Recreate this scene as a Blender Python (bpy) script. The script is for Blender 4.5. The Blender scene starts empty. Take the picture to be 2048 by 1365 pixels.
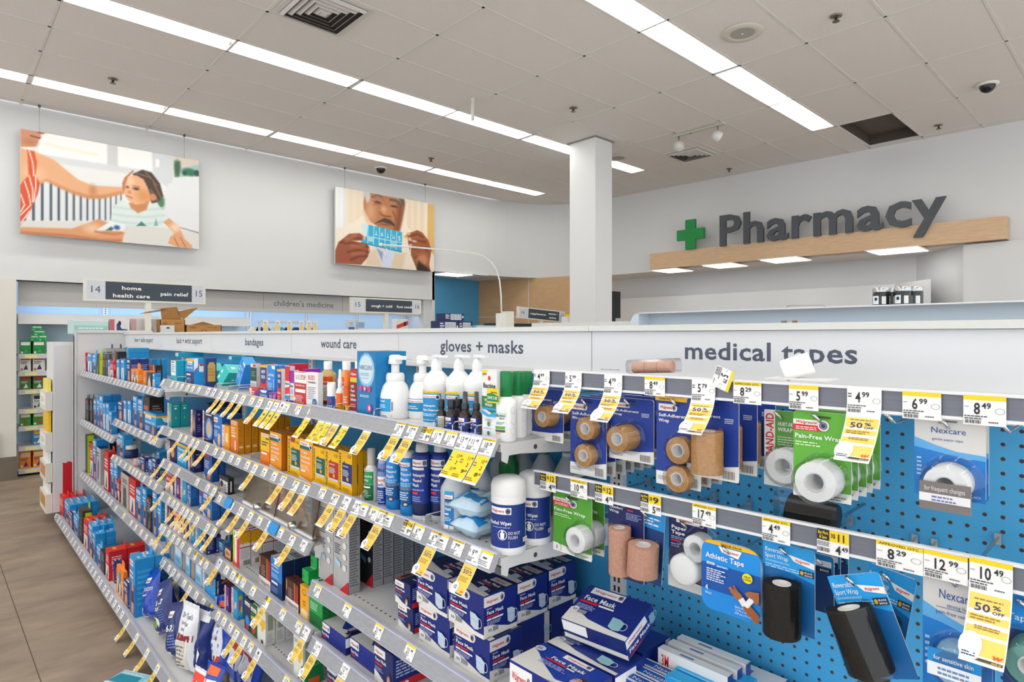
import bpy, math, random
from mathutils import Vector, Matrix
random.seed(7)
SC = bpy.context.scene
COL = SC.collection
# ---------------------------------------------------------------- camera
FPX, HZN, HC = 1230.0, 672.0, 1.60          # focal length in pixels, horizon row, eye height
TH = math.atan(1154 / FPX)
cam_data = bpy.data.cameras.new('camera')
cam = bpy.data.objects.new('camera', cam_data)
COL.objects.link(cam)
cam.location = (0, 0, HC)
cam.rotation_euler = (math.pi / 2, 0, -TH)
cam_data.sensor_width = 36
cam_data.lens = FPX / 2048 * 36
cam_data.shift_y = -(682.5 - HZN) / 2048
cam_data.clip_start = 0.02
SC.camera = cam
# ---------------------------------------------------------------- world, exposure
wd = bpy.data.worlds.new('world'); SC.world = wd; wd.use_nodes = True
wd.node_tree.nodes['Background'].inputs[0].default_value = (0.93, 0.96, 1.0, 1)
wd.node_tree.nodes['Background'].inputs[1].default_value = 2.5
SC.view_settings.view_transform = 'Standard'
SC.view_settings.look = 'None'
SC.view_settings.gamma = 1
SC.view_settings.use_curve_mapping = False
SC.view_settings.exposure = -0.42
LAMP = 15.0                                   # emission of the fluorescent diffusers
# ---------------------------------------------------------------- measuring helpers (points in the room)
DX, DY = math.sin(TH), math.cos(TH)
RX, RY = math.cos(TH), -math.sin(TH)
def ray(px, py):
    u = (px - 1024) / FPX; v = (HZN - py) / FPX
    return (DX + u * RX, DY + u * RY, v)
def onX(px, py, X):
    a = ray(px, py); k = X / a[0]; return Vector((X, a[1] * k, HC + a[2] * k))
def onY(px, py, Y):
    a = ray(px, py); k = Y / a[1]; return Vector((a[0] * k, Y, HC + a[2] * k))
def onZ(px, py, Z):
    a = ray(px, py); k = (Z - HC) / a[2]; return Vector((a[0] * k, a[1] * k, Z))
def atD(px, py, D):
    a = ray(px, py); return Vector((a[0] * D, a[1] * D, HC + a[2] * D))
def YX(px, X): return onX(px, HZN, X)[1]
def XY(px, Y): return onY(px, HZN, Y)[0]
# ---------------------------------------------------------------- materials
def lin(c):
    return tuple((x / 12.92 if x <= 0.04045 else ((x + 0.055) / 1.055) ** 2.4) for x in c)
def hexc(h): return lin(tuple(int(h[i:i + 2], 16) / 255 for i in (0, 2, 4)))
MATS = {}
def newmat(name):
    m = bpy.data.materials.new(name); m.use_nodes = True
    return m, m.node_tree.nodes, m.node_tree.links, m.node_tree.nodes['Principled BSDF']
def M(key):
    """material by key: a hex colour with optional finish letter: m matte, g glossy, c card (default), k metal"""
    if key in MATS: return MATS[key]
    fin = key[6:] if len(key) > 6 else 'c'
    m, n, l, b = newmat('paint_' + key)
    b.inputs['Base Color'].default_value = (*hexc(key[:6]), 1)
    b.inputs['Roughness'].default_value = {'m': .85, 'g': .22, 'c': .42, 'k': .3, 'p': .32}[fin]
    b.inputs['Specular IOR Level'].default_value = {'m': .2, 'g': .5, 'c': .4, 'k': .5, 'p': .5}[fin]
    if fin == 'k': b.inputs['Metallic'].default_value = .9
    MATS[key] = m
    return m
def special(key, col, rough=.5, emit=0, metal=0, noise=None, bump=None, spec=.5):
    m, n, l, b = newmat(key)
    b.inputs['Base Color'].default_value = (*hexc(col), 1)
    b.inputs['Roughness'].default_value = rough
    b.inputs['Metallic'].default_value = metal
    b.inputs['Specular IOR Level'].default_value = spec
    if emit:
        b.inputs['Emission Color'].default_value = (*hexc(col), 1)
        b.inputs['Emission Strength'].default_value = emit
    if noise or bump:
        tc = n.new('ShaderNodeTexCoord'); mp = n.new('ShaderNodeMapping')
        l.new(tc.outputs['Object'], mp.inputs['Vector'])
    if noise:
        c2, scale, stretch, detail = noise
        mp.inputs['Scale'].default_value = stretch
        nt = n.new('ShaderNodeTexNoise'); nt.inputs['Scale'].default_value = scale; nt.inputs['Detail'].default_value = detail
        l.new(mp.outputs[0], nt.inputs['Vector'])
        cr = n.new('ShaderNodeValToRGB')
        cr.color_ramp.elements[0].color = (*hexc(col), 1); cr.color_ramp.elements[1].color = (*hexc(c2), 1)
        cr.color_ramp.elements[0].position = .33; cr.color_ramp.elements[1].position = .67
        l.new(nt.outputs[0], cr.inputs[0]); l.new(cr.outputs[0], b.inputs['Base Color'])
    if bump:
        s, st = bump
        n2 = n.new('ShaderNodeTexNoise'); n2.inputs['Scale'].default_value = s; n2.inputs['Detail'].default_value = 3
        l.new(tc.outputs['Object'], n2.inputs['Vector'])
        bp = n.new('ShaderNodeBump'); bp.inputs['Strength'].default_value = st; bp.inputs['Distance'].default_value = .004
        l.new(n2.outputs[0], bp.inputs['Height']); l.new(bp.outputs[0], b.inputs['Normal'])
    MATS[key] = m
    return m
special('wall', 'd9dada', .6, bump=(60, .05))
special('pillar', 'e3e4e4', .55)
special('tile', 'e9e3dd', .9, noise=('e1dbd5', 90, (1, 1, 1), 4), bump=(220, .35), spec=.1)
special('grid', 'dedad4', .6)
special('lamp', 'fffdf6', .5, emit=LAMP)
special('lampwhite', 'f4f5f4', .45)
special('panel_light', 'ffffff', .5, emit=5)
special('shelf_glow', 'cfe4ff', .5, emit=5)
special('wood', 'd8b896', .45, noise=('c9a680', 7, (1, 1, 14), 5))
special('woodwall', 'cfa97e', .5, noise=('c29a6e', 6, (1, 1, 16), 5))
special('bluewall', '4f9fcd', .55)
special('steel', 'b9bcbf', .28, metal=.9)
special('chrome', 'd5d8da', .15, metal=1)
special('cardboard', 'b98a56', .85, noise=('ab7c49', 30, (1, 1, 4), 3), spec=.1)
special('whitemetal', 'dfe0e0', .4)
special('channel', '9a9ba0', .3, noise=('8f9095', 40, (.2, 1, 6), 2))
special('rail', '70747f', .35, noise=('676b76', 60, (.2, .2, 8), 2))
special('peg', '3f9fd3', .45)
special('hole', '4b3627', .9)
special('tape_tan', 'd2a169', .8, noise=('bd8a52', 160, (1, 1, 3), 4), bump=(500, .5), spec=.1)
special('tape_skin', 'd7a78e', .8, noise=('cb9880', 200, (1, 1, 1), 3), bump=(500, .3), spec=.1)
special('tape_white', 'efeeea', .7, bump=(300, .25))
special('tape_black', '131211', .85, noise=('201e1c', 400, (1, 1, 1), 3), bump=(500, .4), spec=.2)
special('foil_blue', '0d3fae', .2, bump=(40, .7)); special('foil_navy', '12286f', .2, bump=(40, .7))
special('foil_white', 'e4e6ea', .3, bump=(40, .5))
# floor: brown stained concrete planks
m, n, l, b = newmat('floor')
tc = n.new('ShaderNodeTexCoord'); mp = n.new('ShaderNodeMapping'); mp.inputs['Rotation'].default_value = (0, 0, 0.75); mp.inputs['Scale'].default_value = (1, 2.4, 1)
n1 = n.new('ShaderNodeTexNoise'); n1.inputs['Scale'].default_value = 2.2; n1.inputs['Detail'].default_value = 8; n1.inputs['Roughness'].default_value = .65
cr = n.new('ShaderNodeValToRGB')
cr.color_ramp.elements[0].color = (*hexc('78675a'), 1); cr.color_ramp.elements[0].position = .3
cr.color_ramp.elements[1].color = (*hexc('a8957f'), 1); cr.color_ramp.elements[1].position = .72
l.new(tc.outputs['Object'], mp.inputs[0]); l.new(mp.outputs[0], n1.inputs['Vector']); l.new(n1.outputs[0], cr.inputs[0]); l.new(cr.outputs[0], b.inputs['Base Color'])
b.inputs['Roughness'].default_value = .38
MATS['floor'] = m
# clear plastic
def clear(key, tint='ffffff', base=.06):
    m = bpy.data.materials.new(key); m.use_nodes = True
    n, l = m.node_tree.nodes, m.node_tree.links
    n.remove(n['Principled BSDF'])
    out = n['Material Output']
    t = n.new('ShaderNodeBsdfTransparent'); t.inputs[0].default_value = (*hexc(tint), 1)
    g = n.new('ShaderNodeBsdfGlossy'); g.inputs['Roughness'].default_value = .08
    fr = n.new('ShaderNodeFresnel'); fr.inputs[0].default_value = 1.45
    ad = n.new('ShaderNodeMath'); ad.operation = 'MULTIPLY_ADD'; ad.inputs[1].default_value = .4; ad.inputs[2].default_value = base; ad.use_clamp = True
    mx = n.new('ShaderNodeMixShader')
    l.new(fr.outputs[0], ad.inputs[0]); l.new(ad.outputs[0], mx.inputs[0])
    l.new(t.outputs[0], mx.inputs[1]); l.new(g.outputs[0], mx.inputs[2]); l.new(mx.outputs[0], out.inputs[0])
    MATS[key] = m
clear('clear', 'f6f8fa', .03); clear('acrylic', 'f1ece4', .04)
# ---------------------------------------------------------------- lettering
GL = {}
def load_glyphs():
    chars = sorted(set("ABCDEFGHIJKLMNOPQRSTUVWXYZabcdefghijklmnopqrstuvwxyz0123456789+-&%$/.,:'!()# "))
    objs = []
    for bold in (0, 1):
        for s in [c for c in chars if c != ' '] + ['||'] + ['|' + c + '|' for c in chars]:
            cu = bpy.data.curves.new('g', 'FONT'); cu.body = s; cu.size = 1; cu.resolution_u = 2
            cu.offset = .02 * bold
            o = bpy.data.objects.new('g', cu); COL.objects.link(o); objs.append((bold, s, o))
    dg = bpy.context.evaluated_depsgraph_get(); dg.update()
    ext = {}
    for bold, s, o in objs:
        me = bpy.data.meshes.new_from_object(o.evaluated_get(dg))
        vs = [(v.co.x, v.co.y) for v in me.vertices]
        if len(s) == 1:
            GL[bold, s] = (vs, [tuple(p.vertices) for p in me.polygons])
        ext[bold, s] = (min(v[0] for v in vs), max(v[0] for v in vs))
        bpy.data.meshes.remove(me)
    for bold in (0, 1):
        w0 = ext[bold, '||']
        for c in chars:
            e = ext[bold, '|' + c + '|']
            GL[bold, c, 'w'] = (e[1] - e[0]) - (w0[1] - w0[0])
        GL[bold, 'cap'] = max(v[1] for v in GL[bold, 'H'][0])
    for _, _, o in objs:
        cu = o.data; bpy.data.objects.remove(o); bpy.data.curves.remove(cu)
load_glyphs()
def layout(s, bold=1):
    """2D mesh of a line of text, baseline y=0, cap height 1; returns verts, faces, width"""
    k = 1 / GL[bold, 'cap']; x = 0; vs = []; fs = []
    for c in s:
        if c != ' ':
            gv, gf = GL[bold, c]; b0 = len(vs)
            for sx_ in (0,):
                b0 = len(vs)
                vs += [((vx + x + sx_) * k, vy * k) for vx, vy in gv]
                fs += [tuple(i + b0 for i in f) for f in gf]
        x += GL[bold, c, 'w'] + .02 * bold
    return vs, fs, x * k
# ---------------------------------------------------------------- mesh building
class MB:
    def __init__(s): s.v = []; s.f = []; s.m = []; s.mi = []; s.sm = []
    def mat(s, k):
        if k not in s.m: s.m.append(k)
        return s.m.index(k)
    def add(s, vs, fs, k, smooth=False):
        b = len(s.v); i = s.mat(k)
        s.v += [tuple(v) for v in vs]
        for f in fs:
            s.f.append(tuple(b + j for j in f)); s.mi.append(i); s.sm.append(smooth)
        return s
    def box(s, a, b, k, skip=()):
        x0, y0, z0 = a; x1, y1, z1 = b
        vs = [(x0, y0, z0), (x1, y0, z0), (x1, y1, z0), (x0, y1, z0), (x0, y0, z1), (x1, y0, z1), (x1, y1, z1), (x0, y1, z1)]
        fs = {'-z': (0, 3, 2, 1), '+z': (4, 5, 6, 7), '-y': (0, 1, 5, 4), '+x': (1, 2, 6, 5), '+y': (2, 3, 7, 6), '-x': (3, 0, 4, 7)}
        return s.add(vs, [f for q, f in fs.items() if q not in skip], k)
    def prism(s, pts, ax, a, b, k):
        """extrude a 2D polygon along axis ax ('x','y','z') from a to b"""
        n = len(pts)
        def p(q, t): return {'x': (t, q[0], q[1]), 'y': (q[0], t, q[1]), 'z': (q[0], q[1], t)}[ax]
        vs = [p(q, a) for q in pts] + [p(q, b) for q in pts]
        fs = [tuple(range(n)), tuple(range(2 * n - 1, n - 1, -1))] + [(i, i + n, (i + 1) % n + n, (i + 1) % n) for i in range(n)]
        return s.add(vs, fs, k)
    def lathe(s, prof, k, seg=20, mtx=None, smooth=True, a0=0, a1=2 * math.pi, cap=True):
        """revolve (r,z) about z; mtx places it"""
        mtx = mtx or Matrix(); full = abs(a1 - a0 - 2 * math.pi) < 1e-6
        n = seg if full else seg + 1; vs = []; fs = []
        for r, z in prof:
            for i in range(n):
                a = a0 + (a1 - a0) * i / seg
                vs.append(mtx @ Vector((r * math.cos(a), r * math.sin(a), z)))
        for j in range(len(prof) - 1):
            for i in range(seg):
                i2 = (i + 1) % n
                fs.append((j * n + i, j * n + i2, (j + 1) * n + i2, (j + 1) * n + i))
        s.add(vs, fs, k, smooth)
        if cap and full:
            if prof[0][0] > 1e-4: s.add(vs[:n], [tuple(range(n - 1, -1, -1))], k)
            if prof[-1][0] > 1e-4: s.add(vs[-n:], [tuple(range(n))], k)
        return s
    def tube(s, pts, r, k, seg=8, smooth=True):
        pts = [Vector(p) for p in pts]; vs = []; fs = []
        for i, p in enumerate(pts):
            t = (pts[min(i + 1, len(pts) - 1)] - pts[max(i - 1, 0)]).normalized()
            up = Vector((0, 0, 1)) if abs(t.z) < .9 else Vector((1, 0, 0))
            u = t.cross(up).normalized(); w = t.cross(u)
            rr = r[i] if isinstance(r, (list, tuple)) else r
            for q in range(seg):
                a = 2 * math.pi * q / seg
                vs.append(p + u * (rr * math.cos(a)) + w * (rr * math.sin(a)))
        for i in range(len(pts) - 1):
            for q in range(seg):
                q2 = (q + 1) % seg
                fs.append((i * seg + q, i * seg + q2, (i + 1) * seg + q2, (i + 1) * seg + q))
        fs.append(tuple(range(seg - 1, -1, -1))); fs.append(tuple((len(pts) - 1) * seg + q for q in range(seg)))
        return s.add(vs, fs, k, smooth)
    # -- printed artwork on a surface: F(x, y, layer) -> point
    def art(s, F, items, sub=1):
        for L, it in enumerate(items):
            t = it[0]; z = (L + 1) * .00025
            if t == 'r':
                _, x0, y0, x1, y1, k = it
                n = max(1, int(sub * abs(x1 - x0) + .999)) if sub > 1 else 1
                vs = []
                for i in range(n + 1):
                    x = x0 + (x1 - x0) * i / n; vs += [F(x, y0, z), F(x, y1, z)]
                s.add(vs, [(2 * i, 2 * i + 2, 2 * i + 3, 2 * i + 1) for i in range(n)], k)
            elif t == 'e':
                _, cx, cy, rx, ry, k = it
                n = 14
                s.add([F(cx + rx * math.cos(6.2832 * i / n), cy + ry * math.sin(6.2832 * i / n), z) for i in range(n)], [tuple(range(n))], k)
            elif t == 'o':                    # ring
                _, cx, cy, rx, ry, w, k = it
                n = 18; vs = []
                for i in range(n):
                    a = 6.2832 * i / n
                    vs += [F(cx + rx * math.cos(a), cy + ry * math.sin(a), z), F(cx + rx * w * math.cos(a), cy + ry * w * math.sin(a), z)]
                s.add(vs, [(2 * i, (2 * i + 2) % (2 * n), (2 * i + 3) % (2 * n), 2 * i + 1) for i in range(n)], k)
            elif t == 'p':
                _, pts, k = it
                s.add([F(x, y, z) for x, y in pts], [tuple(range(len(pts)))], k)
            elif t == 't':                    # text fitted to a rectangle: x, y(baseline), w, h(cap), text, colour, [rot90], [bold]
                _, x, y, w, h, txt, k = it[:7]
                rot = it[7] if len(it) > 7 else 0; bold = it[8] if len(it) > 8 else 1; sl = it[9] if len(it) > 9 else 0
                vs, fs, tw = layout(txt, bold)
                if not vs: continue
                if rot == 0: q = [F(x + (vx + sl * vy) / tw * w, y + vy * h, z) for vx, vy in vs]
                elif rot == 1: q = [F(x - vy * h, y + vx / tw * w, z) for vx, vy in vs]   # reads upward
                else: q = [F(x + vy * h, y - vx / tw * w, z) for vx, vy in vs]           # reads downward
                s.add(q, fs, k)
            elif t == 'l':                    # lines of small print
                _, x0, y0, x1, y1, nl, k = it
                dy = (y1 - y0) / nl
                rr = random.Random(int((x0 * 991 + y0 * 77 + nl) * 1000))
                for i in range(nl):
                    x = x0
                    xe = x1 - (x1 - x0) * rr.random() * .3
                    while x < xe:
                        w = (x1 - x0) * (.08 + .14 * rr.random())
                        xa = min(x + w, xe)
                        s.add([F(x, y0 + dy * i, z), F(xa, y0 + dy * i, z), F(xa, y0 + dy * (i + .5), z), F(x, y0 + dy * (i + .5), z)], [(0, 1, 2, 3)], k)
                        x = xa + (x1 - x0) * .03
            elif t == 'b':                    # bar code
                _, x0, y0, x1, y1, k = it
                rr = random.Random(int(x0 * 1000)); x = x0
                while x < x1:
                    w = (x1 - x0) * (.02 + .05 * rr.random())
                    s.add([F(x, y0, z), F(min(x + w, x1), y0, z), F(min(x + w, x1), y1, z), F(x, y1, z)], [(0, 1, 2, 3)], k)
                    x += w + (x1 - x0) * (.02 + .04 * rr.random())
        return s
    def data(s, name):
        me = bpy.data.meshes.new(name)
        me.from_pydata(s.v, [], s.f)
        for k in s.m: me.materials.append(MATS[k] if k in MATS else M(k))
        me.polygons.foreach_set('material_index', s.mi)
        me.polygons.foreach_set('use_smooth', s.sm)
        me.update()
        return me
    def build(s, name, parent=None, loc=(0, 0, 0), rot=(0, 0, 0)):
        o = bpy.data.objects.new(name, s.data(name)); COL.objects.link(o)
        o.location = loc; o.rotation_euler = rot
        if parent: o.parent = parent
        return o
def plane(o, u, v, n, w=1, h=1):
    o, u, v, n = Vector(o), Vector(u), Vector(v), Vector(n)
    return lambda x, y, z: o + u * (x * w) + v * (y * h) + n * z
def tag(o, label, cat, group=None):
    o['label'] = label; o['category'] = cat
    if group: o['group'] = group
    return o
def empty(name, label, cat, loc, group=None, rz=0):
    o = bpy.data.objects.new(name, None); COL.objects.link(o); o.location = loc; o.rotation_euler = (0, 0, rz)
    return tag(o, label, cat, group)
def struct(o): o['kind'] = 'structure'; return o
def dup(o, loc, rot=None, label=None):
    c = o.copy(); COL.objects.link(c); c.location = loc
    if rot is not None: c.rotation_euler = rot
    if label: c['label'] = label
    for ch in list(o.children):
        k = ch.copy(); COL.objects.link(k); k.parent = c
        for g in list(ch.children):
            e = g.copy(); COL.objects.link(e); e.parent = k
    return c
ORD = ['first', 'second', 'third', 'fourth', 'fifth', 'sixth', 'seventh', 'eighth', 'ninth', 'tenth', 'eleventh', 'twelfth', 'thirteenth', 'fourteenth', 'fifteenth', 'sixteenth', 'seventeenth', 'eighteenth', 'nineteenth', 'twentieth', 'twenty-first', 'twenty-second', 'twenty-third', 'twenty-fourth', 'twenty-fifth', 'twenty-sixth', 'twenty-seventh', 'twenty-eighth', 'twenty-ninth', 'thirtieth', 'thirty-first', 'thirty-second', 'thirty-third', 'thirty-fourth']
# ================================================================ THE SETTING
CEIL = 4.2
XL = [-4.3, -3.05, -1.8, -.53, .70, 1.94, 3.16, 4.39, 5.635, 6.88, 8.13, 9.38, 10.6]
YL = [8.78, 8.62, 8.02, 7.745, 7.03, 6.42, 5.865, 5.59, 4.93, 4.31, 3.70, 3.09, 2.81, 2.19, 1.57, .97, .37, .09, -.52, -1.13, -1.74, -2.35, -2.63, -3.3]
LROWS = {(8.02, 7.745), (5.865, 5.59), (3.09, 2.81), (.37, .09), (-2.35, -2.63)}
def wallX(Y): return 9.61 - .0418 * Y      # the pharmacy wall is a touch out of square
mb = MB()
for i in range(len(XL) - 1):
    for j in range(len(YL) - 1):
        x0, x1, y1, y0 = XL[i], XL[i + 1], YL[j], YL[j + 1]
        if (y1, y0) in LROWS and x1 <= 8.2: continue
        if (x0, y1) == (8.13, 2.81): continue                        # the missing tile
        g = .011
        mb.add([(x0 + g, y0 + g, CEIL), (x0 + g, y1 - g, CEIL), (x1 - g, y1 - g, CEIL), (x1 - g, y0 + g, CEIL)], [(0, 1, 2, 3)], 'tile')
for x in XL:
    for j in range(len(YL) - 1):
        y1, y0 = YL[j], YL[j + 1]
        mb.box((x - .012, y0, CEIL - .004), (x + .012, y1, CEIL + .02), 'grid')
for y in YL[1:]:
    mb.box((XL[0], y - .012, CEIL - .004), (XL[-1], y + .012, CEIL + .02), 'grid')
struct(mb.build('ceiling'))
mb = MB().add([(x, y, 0) for x, y in ((-4.2, -3.2), (14, -3.2), (14, 14), (-4.2, 14))], [(0, 1, 2, 3)], 'floor')
p0, p1 = onZ(0, 1130, 0), onZ(82, 1365, 0)
dv = (p1 - p0).normalized(); nv = Vector((-dv.y, dv.x, 0)) * .002
a, b_ = p0 - dv * 6, p1 + dv * 4
mb.add([a + nv + Vector((0, 0, .0006)), b_ + nv + Vector((0, 0, .0006)), b_ - nv + Vector((0, 0, .0006)), a - nv + Vector((0, 0, .0006))], [(0, 1, 2, 3)], '5c4f45m')
struct(mb.build('floor'))
# left wall: upper fascia, the recess below it for the medicine shelving, and the curved corner to the pharmacy wall
WY = 8.78; SOF = 2.225; SOF2 = 2.745
mb = MB()
mb.box((-6, WY, SOF), (6.38, WY + .25, CEIL + .1), 'wall')
mb.box((6.33, WY, 0), (6.385, WY + .9, SOF2), 'wall')                # return at the end of the shelving
mb.box((6.18, WY + .05, 0), (6.33, WY + .9, SOF + .05), 'wall')
mb.box((-6, WY + .05, SOF), (6.38, WY + 1.4, SOF + .25), 'wall')
struct(mb.build('wall_left'))
mb = MB()
c1 = []
for i in range(25):
    q_ = math.pi / 2 * i / 24
    c1.append(Vector((7.55 + (wallX(7.25) - 7.55) * math.sin(q_) ** .83, 7.25 + (WY - 7.25) * max(math.cos(q_), 0) ** .83, 0)))
top = [Vector((6.38, WY, 0))] + c1 + [Vector((wallX(-6), -6, 0))]
for i in range(len(top) - 1):
    a, b_ = top[i], top[i + 1]
    mb.add([(a.x, a.y, SOF2), (b_.x, b_.y, SOF2), (b_.x, b_.y, CEIL + .1), (a.x, a.y, CEIL + .1)], [(0, 1, 2, 3)], 'wall', True)
struct(mb.build('wall_right'))
mb = MB()                                                            # lower ceiling of the recess and the pharmacy
pts = [(v.x, v.y, SOF2) for v in top[:-1]] + [(wallX(1.37), 1.37, SOF2), (13, 1.0, SOF2), (13, 12, SOF2), (6.38, 12, SOF2)]
mb.add(pts, [tuple(range(len(pts)))], 'tile')
struct(mb.build('ceiling_soffit'))
BW0, BW1, WW1 = Vector((6.9, 9.67, 0)), Vector((8.29, 9.85, 0)), Vector((8.95, 7.6, 0))
mb = MB()
mb.add([(BW0.x - .6, BW0.y - .08, 0), (BW1.x, BW1.y, 0), (BW1.x, BW1.y, SOF2), (BW0.x - .6, BW0.y - .08, SOF2)], [(0, 1, 2, 3)], 'bluewall')
struct(mb.build('wall_recess_blue'))
mb = MB()
mb.add([BW1, WW1, (WW1.x, WW1.y, SOF2), (BW1.x, BW1.y, SOF2)], [(0, 1, 2, 3)], 'woodwall')
dn = (WW1 - BW1).normalized(); nn = Vector((dn.y, -dn.x, 0))
F = lambda x, y, z: BW1 + dn * x + Vector((0, 0, y)) + (nn if nn.x < 0 else -nn) * z
mb.art(F, [('r', 1.18, 1.72, 1.195, SOF2, 'c7ccd0'), ('r', 0, 1.98, 1.18, 1.995, 'c7ccd0')])
mb.box((12.2, 8.2, 0), (12.3, 11.5, SOF2), 'woodwall')
struct(mb.build('wall_recess_wood'))
mb = MB()                                                            # pharmacy back wall, lower partition, angled end
mb.add([(10.25, 7.9, 0), (10.25, 2.46, 0), (10.25, 2.46, SOF2), (10.25, 7.9, SOF2)], [(0, 1, 2, 3)], 'wall')
mb.add([(10.25, 2.46, 0), (9.46, 1.75, 0), (9.46, 1.75, SOF2), (10.25, 2.46, SOF2)], [(0, 1, 2, 3)], 'wall')
mb.box((10.0, 2.66, 0), (10.24, 7.9, 2.34), 'wall')
mb.add([(10.0, 2.66, 0), (9.42, 2.1, 0), (9.42, 2.1, 2.34), (10.0, 2.66, 2.34), (10.24, 2.5, 2.34)], [(0, 1, 2, 3), (3, 2, 4)], 'wall')
mb.box((9.45, -6, 0), (9.95, 1.76, SOF2), 'wall')
struct(mb.build('wall_pharmacy'))
mb = MB().box((6.26, 5.09, 0), (6.61, 5.53, CEIL), 'pillar')
mb.box((6.235, 5.065, CEIL - .012), (6.635, 5.555, CEIL - .004), '8f8b86m')
struct(mb.build('pillar'))
# left door niche
mb = MB()
DYY = 9.25
mb.box((-2.2, WY, 0), (-1.8, DYY, SOF), 'd6d0c6m')
mb.box((.50, WY - .02, 0), (.66, DYY + .05, SOF), 'dcd8d0m')
mb.box((-6, WY, 0), (-2.2, WY + .2, SOF), 'wall')
mb.box((.48, WY - .03, 0), (.67, WY + .12, .26), '8f877bk')
struct(mb.build('trim_1'))
mb = MB().box((-1.8, DYY, .01), (.5, DYY + .05, SOF - .05), 'c9c2b8m')
dr = struct(mb.build('door_1'))
p = onY(18, 675, DYY - .06)
MB().box((p.x - .045, DYY - .07, 1.09), (p.x + .045, DYY - .01, 2.09), '3f4144c').build('push_plate', dr)
# ================================================================ ceiling fixtures
def troffer(y0, y1, x0, x1, label):
    e = empty('ceiling_light', label, 'ceiling light', ((x0 + x1) / 2, (y0 + y1) / 2, CEIL - .002), 'recessed fluorescent ceiling lights')
    L = (x1 - x0) / 2 - .014; W = (y1 - y0) / 2 - .006
    mb = MB(); yo, zt = W, .075
    sec = [(-yo, 0), (-yo * .55, zt), (yo * .55, zt), (yo, 0)]
    for i in range(3):
        (a, za), (b, zb) = sec[i], sec[i + 1]
        mb.add([(-L, a, za), (L, a, za), (L, b, zb), (-L, b, zb)], [(0, 3, 2, 1)], 'lampwhite')
    for s in (-1, 1):
        mb.add([(s * L, -yo, 0), (s * L, yo, 0), (s * (L - .06), yo * .55, zt), (s * (L - .06), -yo * .55, zt)], [(0, 1, 2, 3)], 'lampwhite')
    for xa in (-L, L - .012): mb.box((xa, -yo, -.003), (xa + .012, yo, .004), 'lampwhite')
    for ya in (-yo, yo - .008): mb.box((-L, ya, -.003), (L, ya + .008, .004), 'lampwhite')
    mb.build('housing', e)
    for xa, xb in ((-L + .05, -.022), (.022, L - .05)):
        m2 = MB(); n = 8; vs = []
        for x in (xa, xb):
            for i in range(n + 1):
                a = math.pi * i / n
                vs.append((x, .062 * math.cos(a), .066 - .06 * math.sin(a)))
        m2.add(vs, [(i, i + 1, n + 2 + i, n + 1 + i) for i in range(n)] + [tuple(range(n, -1, -1)), tuple(range(n + 1, 2 * n + 2))], 'lamp', True)
        m2.build('diffuser', e)
    m3 = MB(); vs = []
    for x in (-.02, .02):
        for i in range(9):
            a = math.pi * i / 8
            vs.append((x, .066 * math.cos(a), .068 - .064 * math.sin(a)))
    m3.add(vs, [(i, i + 1, 10 + i, 9 + i) for i in range(8)], 'd9dbdac', True); m3.build('joint_cap', e)
    return e
rowname = {8.02: 'by the poster wall', 5.865: 'in the row behind the pillar', 3.09: 'in the front row over the tape bay'}
for (y1, y0) in sorted(LROWS, reverse=True):
    for k, i in enumerate((8, 6, 4, 2, 0)):
        x0, x1 = XL[i], XL[i + 2]
        if y1 in rowname:
            lab = 'white light %s, %s' % (rowname[y1], ['at its far end', 'second from its far end', 'third from its far end', 'fourth from its far end', 'at its near end'][k])
        else:
            lab = 'white ceiling light, %s from the pharmacy in %s' % (ORD[k], 'the overhead row' if y1 > 0 else 'the hindmost row')
        troffer(y0, y1, x0, x1, lab)
def vent(x0, y0, x1, y1, label):
    e = empty('ceiling_vent', label, 'ceiling vent', ((x0 + x1) / 2, (y0 + y1) / 2, CEIL - .006))
    hx, hy = (x1 - x0) / 2 - .01, (y1 - y0) / 2 - .01
    MB().box((-hx, -hy, -.002), (hx, hy, .006), 'd5d2cdc').build('frame', e)
    MB().box((-hx * .86, -hy * .86, -.0035), (hx * .86, hy * .86, -.0025), '4a4643m').build('backing', e)
    for q in range(5):
        s = .86 - q * .165; t = s - .085; mb = MB()
        o = [(-hx * s, -hy * s), (hx * s, -hy * s), (hx * s, hy * s), (-hx * s, hy * s)]; n_ = [(-hx * t, -hy * t), (hx * t, -hy * t), (hx * t, hy * t), (-hx * t, hy * t)]
        vs = [(x, y, -.006) for x, y in o] + [(x, y, -.026) for x, y in n_]
        mb.add(vs, [(i, (i + 1) % 4, (i + 1) % 4 + 4, i + 4) for i in range(4)], 'd2cec9c'); mb.build('louvre', e)
    MB().box((-hx * .1, -hy * .1, -.026), (hx * .1, hy * .1, -.02), 'd2cec9c').build('core', e)
vent(1.96, 4.31, 2.57, 4.93, 'square white louvred ceiling vent above the aisle, at the top edge of the view')
vent(7.58, 4.38, 8.15, 4.95, 'square white louvred ceiling vent behind the twin emergency spotlights')
mb = MB().box((8.14, 2.2, CEIL + .02), (9.37, 2.8, CEIL + .3), '5b524bm', skip=('-z',))
mb.box((8.15, 2.21, CEIL + .15), (9.36, 2.79, CEIL + .16), '6a6159m')
o = mb.build('ceiling_opening'); tag(o, 'dark brown open square in the ceiling where a tile is missing', 'ceiling opening')
def sprinkler(x, y, label):
    e = empty('fire_sprinkler', label, 'sprinkler', (x, y, CEIL), 'ceiling sprinklers')
    MB().lathe([(.045, -.004), (.045, -.010), (.02, -.014)], '8d7f6bk', 12).build('escutcheon', e)
    MB().lathe([(.012, -.014), (.01, -.045), (.028, -.047), (.028, -.051)], '6e6a66k', 10).build('head', e)
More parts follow.
